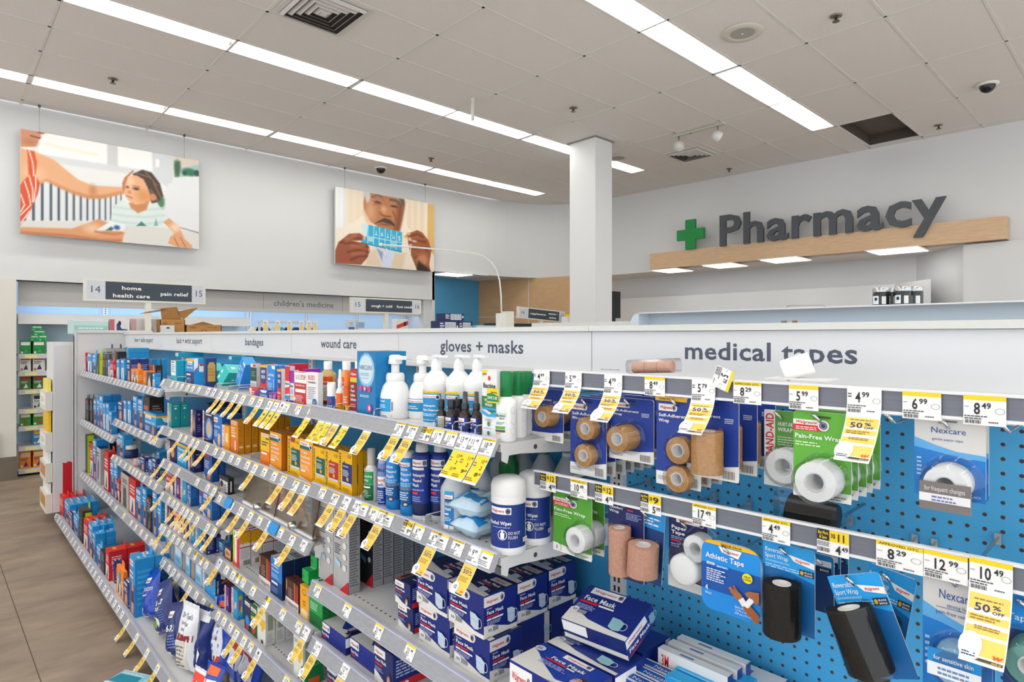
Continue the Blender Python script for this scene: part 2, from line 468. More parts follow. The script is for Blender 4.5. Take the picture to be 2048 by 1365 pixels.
for x, y, lab in ((5.33, 1.84, 'right of the round ceiling speaker'), (9.0, 4.66, 'nearest the far vent, above the green cross'), (9.02, 1.93, 'behind the open ceiling square'), (5.3, 4.63, 'left of the pillar top'), (1.31, 7.29, 'above the mother and child poster'), (5.29, 7.37, 'above the man with pill box poster')):
    sprinkler(x, y, 'small metal ceiling sprinkler ' + lab)
def ring(x, y, label):
    e = empty('ceiling_speaker', label, 'speaker', (x, y, CEIL))
    MB().lathe([(.175, -.003), (.17, -.012), (.11, -.016), (.1, -.012)], 'd3cdc0c', 28).build('bezel', e)
    MB().lathe([(.1, -.012), (.0, -.013)], 'aba59cm', 28).build('grille', e)
    MB().lathe([(.008, -.013), (.008, -.017)], 'e8e4dac', 8).build('badge', e)
ring(5.04, 2.49, 'round cream ceiling speaker at top right near the light row')
ring(7.25, 5.48, 'round cream ceiling speaker partly hidden behind the pillar')
def dome(x, y, label):
    e = empty('security_camera', label, 'security camera', (x, y, CEIL))
    MB().lathe([(.10, -.003), (.098, -.018), (.075, -.024)], 'e4e2dcc', 22).build('mount', e)
    MB().lathe([(.07, -.024), (.066, -.05), (.05, -.075), (.025, -.09), (.0, -.094)], '14161bg', 22).build('dome', e)
dome(7.91, 1.27, 'black dome security camera on the ceiling at far right')
dome(5.02, 8.31, 'black dome security camera on the ceiling above the man poster')
e = empty('emergency_light', 'ceiling emergency light bar with two round white spotlights', 'emergency light', (7.01, 4.05, CEIL))
MB().box((-.035, -.36, -.022), (.035, .33, -.005), 'c9cabdc').build('bar', e)
MB().lathe([(.012, 0), (.012, .006)], 'c0392bg', 8, Matrix.Translation((0, .1, -.028))).build('indicator', e)
for (yy, tilt) in ((.27, -.5), (-.27, .6)):
    R_ = Matrix.Translation((0, yy, -.15)) @ Matrix.Rotation(2.2, 4, 'Y') @ Matrix.Rotation(tilt, 4, 'X')
    s = MB().lathe([(.0, -.075), (.04, -.068), (.065, -.03), (.068, .02), (.06, .035)], 'd8d6d0c', 18, R_).build('spotlight', e)
    MB().lathe([(.058, .034), (.0, .02)], 'aeb4b8g', 18, R_).build('lens', s)
    MB().tube([(0, yy, -.02), (0, yy, -.09)], .008, '8d8a84k').build('stem', s)
o = MB().lathe([(.03, 0), (.03, -.01), (.018, -.012), (.018, -.22), (.02, -.235), (.0, -.237)], 'd9d6cdc', 12).build('ceiling_pipe', None, (4.29, 5.2, CEIL - .004))
tag(o, 'short white pipe hanging down from the ceiling left of the pillar', 'pipe')
# ================================================================ THE GONDOLA we stand beside (aisle 14 side)
XH = 1.24; XB = 1.36; FL = .915            # header plane, back panel plane, front of the shelves
BAY = [.09, 1.02, 1.95, 2.88, 3.78, 5.03, 6.38]
gon = empty('shelving_gondola', 'long white shelving gondola with blue back panels and lettered header strip', 'shelving', (XB, 3.2, 0))
def G(mb, name): return mb.build(name, gon, (-XB, -3.2, 0))
for i in range(6):
    y0, y1 = BAY[i], BAY[i + 1]
    mb = MB()
    mb.box((XB, y0, .05), (XB + .012, y1, 1.6), 'peg')
    if i == 0:
        vs = []; fs = []
        for r_ in range(54):
            z = .135 + .0255 * r_
            for c_ in range(36):
                y = 1.012 - .0255 * c_ + .0006
                b0 = len(vs)
                for q in range(8): vs.append((XB - .0004, y + .0036 * math.cos(q * .7854), z + .0036 * math.sin(q * .7854)))
                fs.append(tuple(range(b0 + 7, b0 - 1, -1)))
        mb.add(vs, fs, 'hole')
    elif i in (3, 4):
        vs = []; fs = []
        for r_ in range(26):
            z = .95 + .0255 * r_
            for c_ in range(int((y1 - y0) / .0255)):
                y = y0 + .02 + .0255 * c_; b0 = len(vs)
                for q in range(4): vs.append((XB - .0004, y + .0026 * math.cos(q * 1.5708), z + .0026 * math.sin(q * 1.5708)))
                fs.append(tuple(range(b0 + 3, b0 - 1, -1)))
        mb.add(vs, fs, '1f5a80m')
    G(mb, 'back_panel')
G(MB().box((XB - .006, BAY[0], 1.445), (XB - .001, BAY[1] - .03, 1.475), 'dcdcdac'), 'hook_bar')
G(MB().box((XB + .09, BAY[0], .05), (XB + .1, BAY[-1], 1.6), 'whitemetal'), 'rear_panel')
for i, y in enumerate(BAY):
    mb = MB().box((XB - .014, y - .022, .03), (XB + .09, y + .022, 1.6), 'whitemetal')
    for k in range(58):
        z = .12 + .0254 * k
        mb.box((XB - .0146, y + .004, z), (XB - .0138, y + .010, z + .015), '2a2c2em')
    if i <= 1:
        for k in range(58): mb.box((XB - .0146, y - .010, .12 + .0254 * k), (XB - .0138, y - .004, .135 + .0254 * k), '2a2c2em')
    G(mb, 'upright')
HJ = [.09, 1.02, 1.93, 2.86, 4.03, 5.22, 6.385]
TXT = '4b5263c'
for i, (txt, x0, x1) in enumerate((('medical tapes', 1368, 1718), ('gloves + masks', 881, 1048), ('wound care', 642, 713.5), ('bandages', 490, 527), ('back + wrist support', 353, 404), ('knee + ankle support', 269, 306))):
    y0, y1 = HJ[i], HJ[i + 1]
    mb = MB().box((XH, y0 + .0012, 1.508), (XH + .006, y1 - .0012, 1.6105), 'd9dadcc')
    ya, yb = YX(x0, XH), YX(x1, XH)
    F = plane((XH, ya, 0), (0, -1, 0), (0, 0, 1), (-1, 0, 0))
    mb.art(F, [('t', 0, 1.5485, ya - yb, .0375, txt, TXT)] + ([('l', -(y1 - .03 - ya), 1.514, -(y1 - .1 - ya), 1.5165, 1, '6a6f78c')]))
    G(mb, 'header_panel')
mb = MB().box((XH - .012, HJ[0], 1.494), (XH + .02, HJ[-1], 1.508), 'd6d6d2c'); G(mb, 'header_rail')
for i in range(6):
    mb = MB().box((XH - .012, HJ[i] + .0006, 1.6115), (XB + .1, HJ[i + 1] - .0006, 1.6255), 'd4d4cfc')
    G(mb, 'top_cap')
mb = MB().box((.885, 6.385, .09), (XB + .1, 6.41, 1.648), 'd6d4d3c'); mb.box((.872, 6.38, .09), (.885, 6.415, 1.648), 'c9c8c6c')
mb.box((.89, 6.36, 1.625), (1.24, 6.385, 1.645), 'd0cfcdc'); G(mb, 'end_panel')
def lip(mb, y0, y1, x, z):
    """sloping price channel: top edge at (x,z), leaning out to the aisle"""
    xt, zt, xb, zb = x, z, x - .019, z - .035
    e = .0006
    mb.add([(xt, y0, zt), (xt, y1, zt), (xb, y1, zb), (xb, y0, zb)], [(0, 3, 2, 1)], 'channel')
    mb.add([(xt + .012, y0, zt), (xt + .012, y1, zt), (xt, y1, zt), (xt, y0, zt)], [(0, 3, 2, 1)], 'c9cbdcp')
    mb.box((xb - .003, y0, zb - .0025), (xb + .012, y1, zb + .001), 'b9bcc6p')
    mb.box((xt - .002, y0, zt - .001), (xt + .004, y1, zt + .003), 'c3c6dap')
    for yy in (y0 + .0003, y1 - .0003):
        mb.add([(xt, yy, zt), (xb, yy, zb), (xb + .012, yy, zb), (xt + .012, yy, zt)], [(0, 1, 2, 3)], 'b3b3b5c')
SHN = []
def shelf(name_, y0, y1, z, label, x=FL, br=True):
    """z: height of the channel's top edge; the deck lies just below"""
    e = empty('shelf', label, 'shelf', (XB, (y0 + y1) / 2, z), 'white steel shelves of the gondola'); off = (-XB, -(y0 + y1) / 2, -z)
    y0 += .004; y1 -= .004
    mb = MB().box((x + .012, y0, z - .03), (XB - .016, y1, z - .012), 'd9d9d8c')
    vs = []; fs = []
    yy = y0 + .03
    while yy < y1 - .02:
        for xx in (x + .06, x + .2, x + .34):
            b0 = len(vs)
            for q in range(6): vs.append((xx + .004 * math.cos(q * 1.0472), yy + .004 * math.sin(q * 1.0472), z - .0117))
            fs.append(tuple(range(b0, b0 + 6)))
        yy += .0254
    mb.add(vs, fs, '3a3a3am'); mb.build('deck', e, off)
    mb = MB(); lip(mb, y0, y1, x, z); mb.build('price_channel', e, off)
    if br:
        for ya in (y0 + .002, y1 - .005):
            mb = MB().prism([(x + .014, z - .012), (x + .014, z - .05), (x + .03, z - .058), (x + .035, z - .04), (x + .07, z - .04), (XB - .018, z - .075), (XB - .018, z - .012)], 'y', ya - .0035, ya, 'd6d5d2c')
            mb.lathe([(.006, -.0005), (.006, .0005)], '4a4a4am', 10, Matrix.Translation((x + .12, ya - .0037, z - .03)) @ Matrix.Rotation(1.5708, 4, 'X'))
            mb.build('bracket', e, off)
    return e
BN = {1: 'gloves and masks', 2: 'wound care', 3: 'bandages', 4: 'back and wrist', 5: 'knee and ankle'}
LV = {}; SHO = {}; SHW = ['top', 'second', 'third', 'fourth', 'fifth', 'sixth']
SHK = {5: 'ABC', 4: 'ABCD', 3: 'ABCDEF', 2: 'ABCEF', 1: 'ABCF'}
for b, zs in ((5, (1.30, .888, .44)), (4, (1.30, 1.022, .768, .432)), (3, (1.362, 1.105, .925, .745, .566, .384)), (2, (1.362, 1.103, .908, .62, .39)), (1, (1.368, 1.112, .787, .60))):
    for k, z in enumerate(zs):
        LV[b, SHK[b][k]] = z; SHO[b, SHK[b][k]] = SHW[k]
        shelf('', BAY[b], BAY[b + 1], z, '%s white steel shelf of the %s bay' % (['top', 'second', 'third', 'fourth', 'fifth', 'sixth'][k], BN[b]))
LV[5, 'F'] = BZ_ = .10; SHO[5, 'F'] = ''
shelf('', BAY[0], BAY[1], .787, 'white steel shelf under the tape hooks holding mask boxes')
# the base deck near the floor
BX, BZ = .75, .10
mb = MB().box((BX + .012, BAY[0], .06), (XB - .016, BAY[-1], BZ - .012), 'd9d9d8c')
lip(mb, BAY[0], BAY[-1], BX, BZ); G(mb, 'base_deck')
mb = MB().box((BX + .07, BAY[0] + .02, 0), (XB, BAY[-1] - .02, .06), '55524fm'); G(mb, 'kick_plate')
# label rails in front of the hook bay
RX_ = 1.03
def rail(z0, z1, label):
    e = empty('label_rail', label, 'label rail', (RX_, .56, z0), 'grey label rails of the tape bay')
    mb = MB()
    ya, yb = 1.02, .1
    def P(x, y, dz): return (x - RX_, y - .56, (z0 + (z1 - z0) * (ya - y) / (ya - yb)) + dz - z0)
    mb.add([P(RX_, ya, 0), P(RX_, yb, 0), P(RX_, yb, .032), P(RX_, ya, .032)], [(0, 1, 2, 3)], 'rail')
    mb.add([P(RX_ + .006, ya, 0), P(RX_ + .006, yb, 0), P(RX_ + .006, yb, .034), P(RX_ + .006, ya, .034)], [(3, 2, 1, 0)], 'e4e5e6p')
    for a, b_ in ((-.003, .0015), (.0315, .0355)):
        vs = [P(RX_ - .003, ya, a), P(RX_ - .003, yb, a), P(RX_ - .003, yb, b_), P(RX_ - .003, ya, b_), P(RX_ + .006, ya, a), P(RX_ + .006, yb, a), P(RX_ + .006, yb, b_), P(RX_ + .006, ya, b_)]
        mb.add(vs, [(0, 1, 2, 3), (7, 6, 5, 4), (3, 2, 6, 7), (0, 4, 5, 1), (0, 3, 7, 4), (1, 5, 6, 2)], 'e4e5e6p')
    mb.build('channel', e)
    for y in (1.0, .125):
        MB().box((0.006, y - .56 - .003, .0005), (XB - RX_ - .016, y - .56 + .003, .0055), 'cfd0d0c').build('arm', e)
    return e
rail(1.487, 1.487, 'upper grey label rail in front of the hanging tape packs'); rail(1.249, 1.267, 'lower grey label rail across the middle of the tape bay')
# ================================================================ PRICE TAGS
YEL = 'f2d01fc'; GOLD = 'f0c850c'; WH = 'f0f0eec'; INK = '22252ac'
def tagart(price, kind, w, h):
    """artwork of the white part of a tag, in tag units (0..1)"""
    a = [('r', 0, 0, 1, 1, WH)]
    top = 0
    if kind in ('y', 'o', 's'): a.append(('r', 0, .84, 1, 1, YEL)); top = .16
    if kind == 'o': a.append(('t', .06, .865, .86, .095, 'APPROVED OTC', '5c5210c'))
    if kind == 'b':
        a += [('r', 0, .55, .4, 1, INK), ('r', .4, .55, 1, 1, YEL), ('t', .04, .8, .32, .13, 'Buy More', YEL), ('t', .08, .62, .24, .13, '& Save', YEL)]
        if price and '|' in price:
            q, price = price.split('|'); n_, m_ = q.split('$')
            a += [('t', .44, .72, .15, .17, n_ + '$', INK), ('t', .62, .62, .3, .3, m_, INK)]
        if price:
            d, c = price.split('.'); a += [('t', .6, .1, .17 * len(d), .34, d, INK), ('t', .6 + .19 * len(d), .26, .2, .18, c, INK)]
        a += [('l', .03, .34, .5, .54, 3, '50535ac'), ('b', .03, .1, .42, .27, INK)]
        return a
    if price:
        d, c = price.split('.'); x = .3 - .05 * len(d)
        a += [('t', x, .42 - top * .3, .16 * len(d), .38, d, INK), ('t', x + .19 * len(d), .62 - top * .3, .22, .19, c, INK), ('l', .03, .6, .16, .8 - top, 2, '50535ac'),
              ('o', .86, .5, .11, .1, .9, '6a6d74c'), ('l', .03, .2, .62, .36, 2, '50535ac'), ('b', .05, .05, .42, .17, INK), ('l', .6, .1, .92, .18, 1, '50535ac')]
    else:
        a += [('r', .3, .5, .62, .78 - top, '4a4d55c'), ('l', .08, .1, .9, .44, 3, '70737ac')]
    return a
TAGC = {}
def tag_mesh(price, kind, hang):
    """tag lying on a sloping channel; local origin at the top centre, x leans out, y along the shelf"""
    key = (price, kind, hang)
    if key in TAGC: return TAGC[key]
    w, h = .044, .035
    sx, sz = -.019 / .0398, -.035 / .0398         # direction down the channel
    mb = MB()
    # profile of the strip: distance down -> (x, z)
    L = .035 if not hang else (.112 if hang != 'l' else .095)
    prof = []
    N = 1 if not hang else 8
    x = z = 0; ang = math.atan2(.019, .035)
    for i in range(N + 1):
        prof.append((x, z))
        st = L / N
        if hang and i >= 2: ang += .045
        x -= st * math.sin(ang); z -= st * math.cos(ang)
    def at(d):
        t = max(0, min(d / L * N, N - 1e-6)); i = int(t); f = t - i
        return (prof[i][0] + (prof[i + 1][0] - prof[i][0]) * f, prof[i][1] + (prof[i + 1][1] - prof[i][1]) * f)
    def F(u, d, lay):
        px, pz = at(d); return Vector((px - .0016 - lay * .87, w / 2 - u * w, pz - lay * .5 * 0))
    n = N
    for i in range(n):
        d0, d1 = L * i / n, L * (i + 1) / n
        mb.add([F(0, d0, 0), F(1, d0, 0), F(1, d1, 0), F(0, d1, 0)], [(0, 1, 2, 3)], WH)
    mb.art(lambda u, v, l: F(u, h * (1 - v), l), tagart(price, kind, w, h)[1:])
    if hang:
        y0, y1 = .042, L - .006
        m_ = 6; gv = []
        for i in range(m_ + 1):
            d = y0 + (y1 - y0) * i / m_; gv += [F(.03, d, .0002), F(.97, d, .0002)]
        mb.add(gv, [(2 * i, 2 * i + 1, 2 * i + 3, 2 * i + 2) for i in range(m_)], GOLD if hang != 'd' else YEL)
        G_ = lambda u, v, l: F(u, y0 + (y1 - y0) * (1 - v), l + .0002)
        if hang == 'h':
            mb.art(G_, [('t', .16, .68, .42, .15, '50', '2b2f6bc'), ('t', .62, .75, .2, .08, '%', '2b2f6bc'), ('t', .62, .67, .26, .05, 'OFF', '2b2f6bc'), ('l', .1, .42, .9, .6, 3, 'a88a3cc'), ('l', .15, .87, .85, .93, 1, 'a88a3cc'),
                        ('e', .18, .16, .27, .19, WH), ('t', .02, .12, .1, .1, '+', 'd22f2fc'), ('t', .12, .1, .2, .14, '5%', '2b2f6bc'), ('t', .66, .06, .22, .09, 'w', 'e2542bc', 0, 1, .3), ('r', .42, -.03, .96, .01, '4a4224c')])
        elif hang == 't':
            mb.art(G_, [('t', .2, .7, .12, .09, '$', '33354ac'), ('t', .34, .66, .5, .2, '10', '33354ac'), ('l', .1, .3, .9, .55, 3, 'a88a3cc'), ('o', .65, .2, .2, .1, .6, 'd88a8ac'), ('r', .0, -.06, 1, -.02, WH)])
        elif hang == 's':
            mb.art(G_, [('t', .16, .68, .42, .15, '50', '2b2f6bc'), ('t', .62, .75, .2, .08, '%', '2b2f6bc'), ('t', .62, .67, .26, .05, 'OFF', '2b2f6bc'), ('l', .1, .42, .9, .6, 3, 'a88a3cc'),
                        ('e', .2, .18, .32, .23, WH), ('t', .02, .28, .34, .07, 'SAVE', 'd22f2fc'), ('t', .04, .12, .14, .13, '2', 'd22f2fc'), ('t', .19, .17, .16, .07, '49', 'd22f2fc'), ('r', .42, -.03, .96, .01, '4a4224c')])
        elif hang == 'd' and price:
            d, c = price.split('.'); v = '%.2f' % (float(price) - 2); e_, f_ = v.split('.')
            mb.art(G_, [('t', .5, .74, .26, .14, d, INK), ('t', .78, .8, .18, .08, c, INK), ('t', .66, .5, .14, .14, '2', INK), ('l', .05, .6, .35, .8, 2, '8c7a20c'), ('t', .5, .24, .26, .14, e_, INK), ('t', .78, .3, .18, .08, f_, INK), ('l', .05, .05, .7, .2, 2, '8c7a20c')])
        else:
            mb.art(G_, [('r', .3, .66, .72, .8, '6e5c2ac'), ('l', .1, .35, .9, .55, 3, 'a88a3cc'), ('e', .2, .14, .24, .14, WH)])
    TAGC[key] = mb.data('price_tag')
    return TAGC[key]
NT = 0
def ptag(x, y, z, price, kind, hang, label, group):
    o = bpy.data.objects.new('price_tag', tag_mesh(price, kind, hang)); COL.objects.link(o)
    o.location = (x, y, z); tag(o, label, 'price tag', group)
    return o
def tags(b, lv, items, z=None, x=None, where=None):
    """items: (pixel column of the tag's top, price or '', kind, hang); the tag is set on that shelf's channel"""
    z = LV[b, lv] if z is None else z; x = FL if x is None else x
    where = where or '%s %s shelf' % (SHO[b, lv], BN[b])
    seen = {}; plain = 0
    for it in items:
        px, price = it[0], (it[1] if len(it) > 1 else ''); kind = it[2] if len(it) > 2 else 'w'; hang = it[3] if len(it) > 3 else ''
        y = YX(px, x)
        k = (price, bool(hang)); seen.setdefault(k, []).append((y, kind, hang))
    for (price, hg), L in seen.items():
        for i, (y, kind, hang) in enumerate(L):
            if price:
                lab = ('hanging price tag reading %s' if hg else 'flat price tag reading %s') % price + ' on the ' + where
                if len(L) > 1: lab += ', %s from the left' % ORD[i]
                g = 'priced tags along the shelf fronts'
            elif hg:
                lab = '%s yellow hanging tag from the left on the %s' % (ORD[i], where); g = 'hanging tags along the shelf fronts'
            else:
                lab = 'small flat price tag along the ' + where; g = 'small flat tags on the ' + where
            ptag(x, y, z - .0008, price, kind, hang, lab, g)
def seq(a, b, n): return [(a + (b - a) * i / (n - 1),) for i in range(n)]
def yseq(b, y0, y1, n, x=FL):
    out = []
    for i in range(n):
        y = y0 + (y1 - y0) * i / (n - 1)
        q = x * DX + y * DY; out.append((1024 + FPX * (x * RX + y * RY) / q,))
    return out
W = lambda px: (px, '', 'y')
H = lambda px: (px, '', 'y', 'h')
tags(5, 'A', yseq(5, 6.3, 5.1, 12)); tags(4, 'A', yseq(4, 4.97, 3.85, 12))
tags(3, 'A', [W(p) for p in (329, 348, 358, 368, 380, 390, 402)] + [(420,), (432,)] + [H(446), H(458), H(476), H(491), W(509)])
tags(2, 'A', [H(525), (545, '', 'o', 'd'), (557, '', 'o', 'd'), (569, '', 'w', 'd'), W(578), (601, '21.99', 'y'), (627, '22.99', 'o', 'd'), (639, '11.99', 'y'), (655, '12.99', 'o', 'd'), (669, '12.99', 'w', 'd'), (684, '19.99', 'o', 'h'), (703, '22.99', 'o', 'd'), (747, '16.99', 'w', 'h'), (779, '16.29', 'y')])
tags(1, 'A', [(805, '13.99', 'o', 'h'), (830, '17.99', 'o', 'h'), (858, '2$17|9.99', 'b'), (881, '11.99', 'y'), (907, '11.99', 'y'), (933, '13.49', 'w', 'd'), (955, '11.49', 'w', 'd'), (982, '10.29', 'o', 'd')])
tags(5, 'B', yseq(5, 6.3, 5.1, 12)); tags(4, 'B', yseq(4, 4.9, 3.9, 9))
tags(3, 'B', [H(327), W(345), H(365), W(375), H(389), H(399), H(418), W(436)])
tags(2, 'B', [H(450), W(467), W(481), W(500), H(515), W(534), W(554), (572, '11.99', 'o', 't'), (597, '5.99', 'o', 'h'), (617, '7.99', 'o', 't')])
tags(1, 'B', [(650, '12.99', 'y'), (676, '14.99', 'o', 't'), (698, '7.99', 'w', 'h'), (720, '10.99', 'w', 'h'), (733, '', 'y'), (753, '9.29', 'y'), (770, '11.29', 'o', 'h'), (782, '', 'y'), (821, '2$16|9.99', 'b'), (843, '6.99', 'y'), (876, '6.79', 'o', 'h'), (890, '', 'y'), (921, '7.99', 'o'), (956, '9.99', 'w', 'h'), (977, '', 'y')])
tags(5, 'C', yseq(5, 6.3, 5.1, 12)); tags(4, 'C', [W(p) for p in (228, 236, 244, 254, 263, 270, 276, 283, 292, 304, 315)])
tags(3, 'C', [H(329), H(343), H(361), W(399), W(420), H(433)])
tags(2, 'C', [W(444), H(468), (487, '', 'o', 't'), H(506), W(524), (544, '', 'w', 'h'), W(566), (590, '4.99', 'o', 'h'), (612, '9.99', 'w')])
tags(1, 'C', [(640, '10.99', 'y'), (699, '7.99', 'y'), (762, '21.99', 'y'), (825, '21.99', 'y')])
tags(4, 'D', [W(p) for p in (226, 235, 251, 266, 275, 286, 296, 306, 315)])
tags(3, 'D', [H(328), W(342), W(351), H(359), H(370), H(378), H(387), H(399), H(420), H(433)])
tags(3, 'E', [W(326), H(332), W(341), H(351), W(360), W(369), W(383), (395, '', 'b'), (407, '', 'b'), W(417)])
tags(2, 'E', [(443, '', 'w', 'h'), W(458), W(471), (480, '', 'b'), (491, '11.99', 'y'), W(511), (539, '', 'b', 'h'), (570, '12.99', 'y'), (602, '11.99', 'y'), (617, '7.99', 'w', 'h')])
tags(3, 'F', [W(326), (332, '', 'o', 'h'), W(342), (351, '', 'w', 'h'), (360, '', 'y', 'h'), W(373), (384, '', 'o', 'h'), W(397), W(411), (424, '', 'b')])
tags(2, 'F', [(441, '', 'y'), (453, '', 'y'), (466, '', 'y'), (478, '', 'o', 'h'), (493, '', 'y', 'h'), (506, '11.99', 'y'), (521, '', 'w', 'h'), (577, '15.99', 'y')])
tags(1, 'F', [(640, '11.99', 'w', 'h'), (695, '12.99', 'w', 'h')])
tags(5, 'F', [(p,) for p in (114, 119.5, 124, 130, 134, 140, 147, 152, 159, 163.5, 170, 174, 181, 187, 193, 200, 205, 212.5, 219, 226, 233, 240, 248)] + [H(259), H(278), H(299), H(320), W(342), W(366)], z=BZ, x=BX, where='bottom deck near the floor')
# tags on the two label rails
def rtag(px0, px1, ztop, h, price, kind, hang, label, dx=0):
    w = YX(px0, RX_) - YX(px1, RX_); y = YX(px0, RX_)
    mb = MB(); L = h if not hang else hang[1]
    n = 1 if not hang else 8
    def cur(d):
        if not hang or d < h * .6: return 0
        t = (d - h * .6); return -.55 * t * t / L * 1.6 - .05 * t
    def F(u, d, lay): return Vector((-.0042 - lay + cur(d), -u * w, -d))
    for i in range(n):
        d0, d1 = L * i / n, L * (i + 1) / n
        mb.add([F(0, d0, 0), F(1, d0, 0), F(1, d1, 0), F(0, d1, 0)], [(0, 1, 2, 3)], WH)
    mb.art(lambda u, v, l: F(u, h * (1 - v), l), tagart(price, kind, w, h)[1:])
    if hang:
        y0, y1 = h + .003, L - .004; m_ = 6; gv = []
        for i in range(m_ + 1):
            d = y0 + (y1 - y0) * i / m_; gv += [F(.03, d, .0002), F(.97, d, .0002)]
        mb.add(gv, [(2 * i, 2 * i + 1, 2 * i + 3, 2 * i + 2) for i in range(m_)], 'f3cf66c')
        G_ = lambda u, v, l: F(u, y0 + (y1 - y0) * (1 - v), l + .0002)
        low = [('e', .2, .17, .27, .2, WH), ('t', .03, .15, .1, .1, '+', 'd22f2fc'), ('t', .14, .13, .2, .13, '5%', '2b2f6bc'), ('l', .04, .03, .36, .1, 2, '2b2f6bc')] if hang[0] == 'h' else \
              [('e', .2, .2, .32, .27, WH), ('t', .02, .32, .36, .06, 'SAVE', 'd22f2fc'), ('t', .03, .14, .15, .14, '2', 'd22f2fc'), ('t', .2, .2, .17, .08, '49', 'd22f2fc'), ('t', .1, .05, .2, .05, 'on 2', 'd22f2fc')]
        mb.art(G_, [('l', .15, .88, .88, .94, 1, '9a7c2ec'), ('t', .16, .7, .38, .13, '50', '2b2f6bc'), ('t', .58, .77, .2, .07, '%', '2b2f6bc'), ('t', .58, .69, .28, .05, 'OFF', '2b2f6bc'), ('l', .1, .56, .9, .65, 2, '9a7c2ec'), ('l', .22, .42, .8, .49, 2, '9a7c2ec')] + low +
               [('t', .7, .06, .22, .08, 'w', 'e2542bc', 0, 1, .3), ('p', [(.36, 0), (.97, 0), (.97, .035), (.44, .035)], '4a4224c'), ('t', .72, .004, .22, .025, 'AUG 27', 'f3cf66c')])
    o = mb.build('price_tag', None, (RX_ + dx, y, ztop)); tag(o, label, 'price tag', 'price tags on the label rails')
    return o
ZT = 1.5195
rtag(1070, 1102, ZT, .036, '4.49', 'w', ('h', .085), 'hanging half off tag reading 4.49 at the left end of the upper rail')
rtag(1133, 1166, ZT, .036, '5.99', 'w', ('h', .086), 'hanging half off tag reading 5.99 on the upper label rail')
rtag(1211, 1247, ZT, .040, '4.99', 'w', ('s', .093), 'hanging tag reading 4.99 and SAVE 2.49 on the upper rail')
rtag(1291.5, 1332.5, ZT, .037, '8.49', 'y', '', 'flat yellow topped tag reading 8.49 on the upper rail left of the leaning tag')
rtag(1386, 1433, ZT, .040, '5.79', 'w', ('h', .094), 'hanging half off tag reading 5.79 in the middle of the upper rail')
rtag(1469, 1525, ZT, .038, '8.29', 'o', '', 'flat approved tag reading 8.29 on the upper label rail')
rtag(1580, 1639, ZT, .040, '5.99', 'y', '', 'flat yellow topped tag reading 5.99 above the green wrap pack')
rtag(1696, 1765, ZT + .003, .041, '4.99', 'w', ('h', .105), 'hanging half off tag reading 4.99 over the green wrap pack')
rtag(1806.5, 1884, ZT, .039, '6.99', 'y', '', 'flat yellow topped tag reading 6.99 on the upper rail')
rtag(1928, 2014, ZT, .040, '8.49', 'y', '', 'flat yellow topped tag reading 8.49 at the right end of the upper rail')
o = rtag(1440, 1481, ZT + .008, .036, '5.79', 'y', '', 'loose tag reading 5.79 leaning sideways behind the upper rail'); o.rotation_euler = (1.92, 0, 0); o.location = (RX_ - .003, YX(1474, RX_), ZT + .016)
ZR = lambda px: 1.2815 + .018 * (1.02 - YX(px, RX_)) / .92
for p0, p1, pr, kd, lab in ((1082.5, 1114, '3$12|4.99', 'b', 'buy more tag reading 3 for 12 and 4.99 at the left end of the lower rail'), (1143.5, 1177, '10.49', 'o', 'flat approved tag reading 10.49 on the lower rail above the green pack'),
    (1192.5, 1229, '3$12|4.79', 'b', 'buy more tag reading 3 for 12 and 4.79 on the lower rail'), (1283.5, 1324.5, '2$9|5.99', 'b', 'buy more tag reading 2 for 9 and 5.99 on the lower rail'),
    (1387, 1434, '17.49', 'o', 'flat approved tag reading 17.49 on the lower rail'), (1526, 1582.5, '4.49', 'o', 'flat approved tag reading 4.49 on the lower rail'), (1636, 1700, '3$11|4.49', 'b', 'buy more tag reading 3 for 11 and 4.49 on the lower rail'),
    (1754, 1848, '8.29', 'o', 'wide approved tag reading 8.29 on the lower rail'), (1849, 1937, '12.99', 'y', 'flat yellow topped tag reading 12.99 on the lower rail')):
    rtag(p0, p1, ZR(p0) , .0385, pr, kd, '', lab)
rtag(1940, 2027, ZR(1940) + .002, .042, '10.49', 'y', ('h', .115), 'hanging half off tag reading 10.49 at the right end of the lower rail')
# ================================================================ BACKGROUND
def solid_text(mb, F, txt, x, y, w, h, depth, k, kside):
    vs, fs, tw = layout(txt, 1)
    key = {}; idx = []; pts = []
    for v in vs:
        q = (round(v[0], 4), round(v[1], 4))
        if q not in key: key[q] = len(pts); pts.append(v)
        idx.append(key[q])
    fs = [tuple(idx[i] for i in f) for f in fs]
    P = lambda v, z: F(x + v[0] / tw * w, y + v[1] * h, z)
    mb.add([P(v, depth) for v in pts], fs, k)
    cnt = {}
    for f in fs:
        for i in range(len(f)):
            e = (f[i], f[(i + 1) % len(f)]); cnt[tuple(sorted(e))] = cnt.get(tuple(sorted(e)), 0) + 1
    sv = []; sf = []
    for (a, b_), c in cnt.items():
        if c == 1:
            n = len(sv); sv += [P(pts[a], 0), P(pts[b_], 0), P(pts[b_], depth), P(pts[a], depth)]; sf.append((n, n + 1, n + 2, n + 3))
    mb.add(sv, sf, kside)
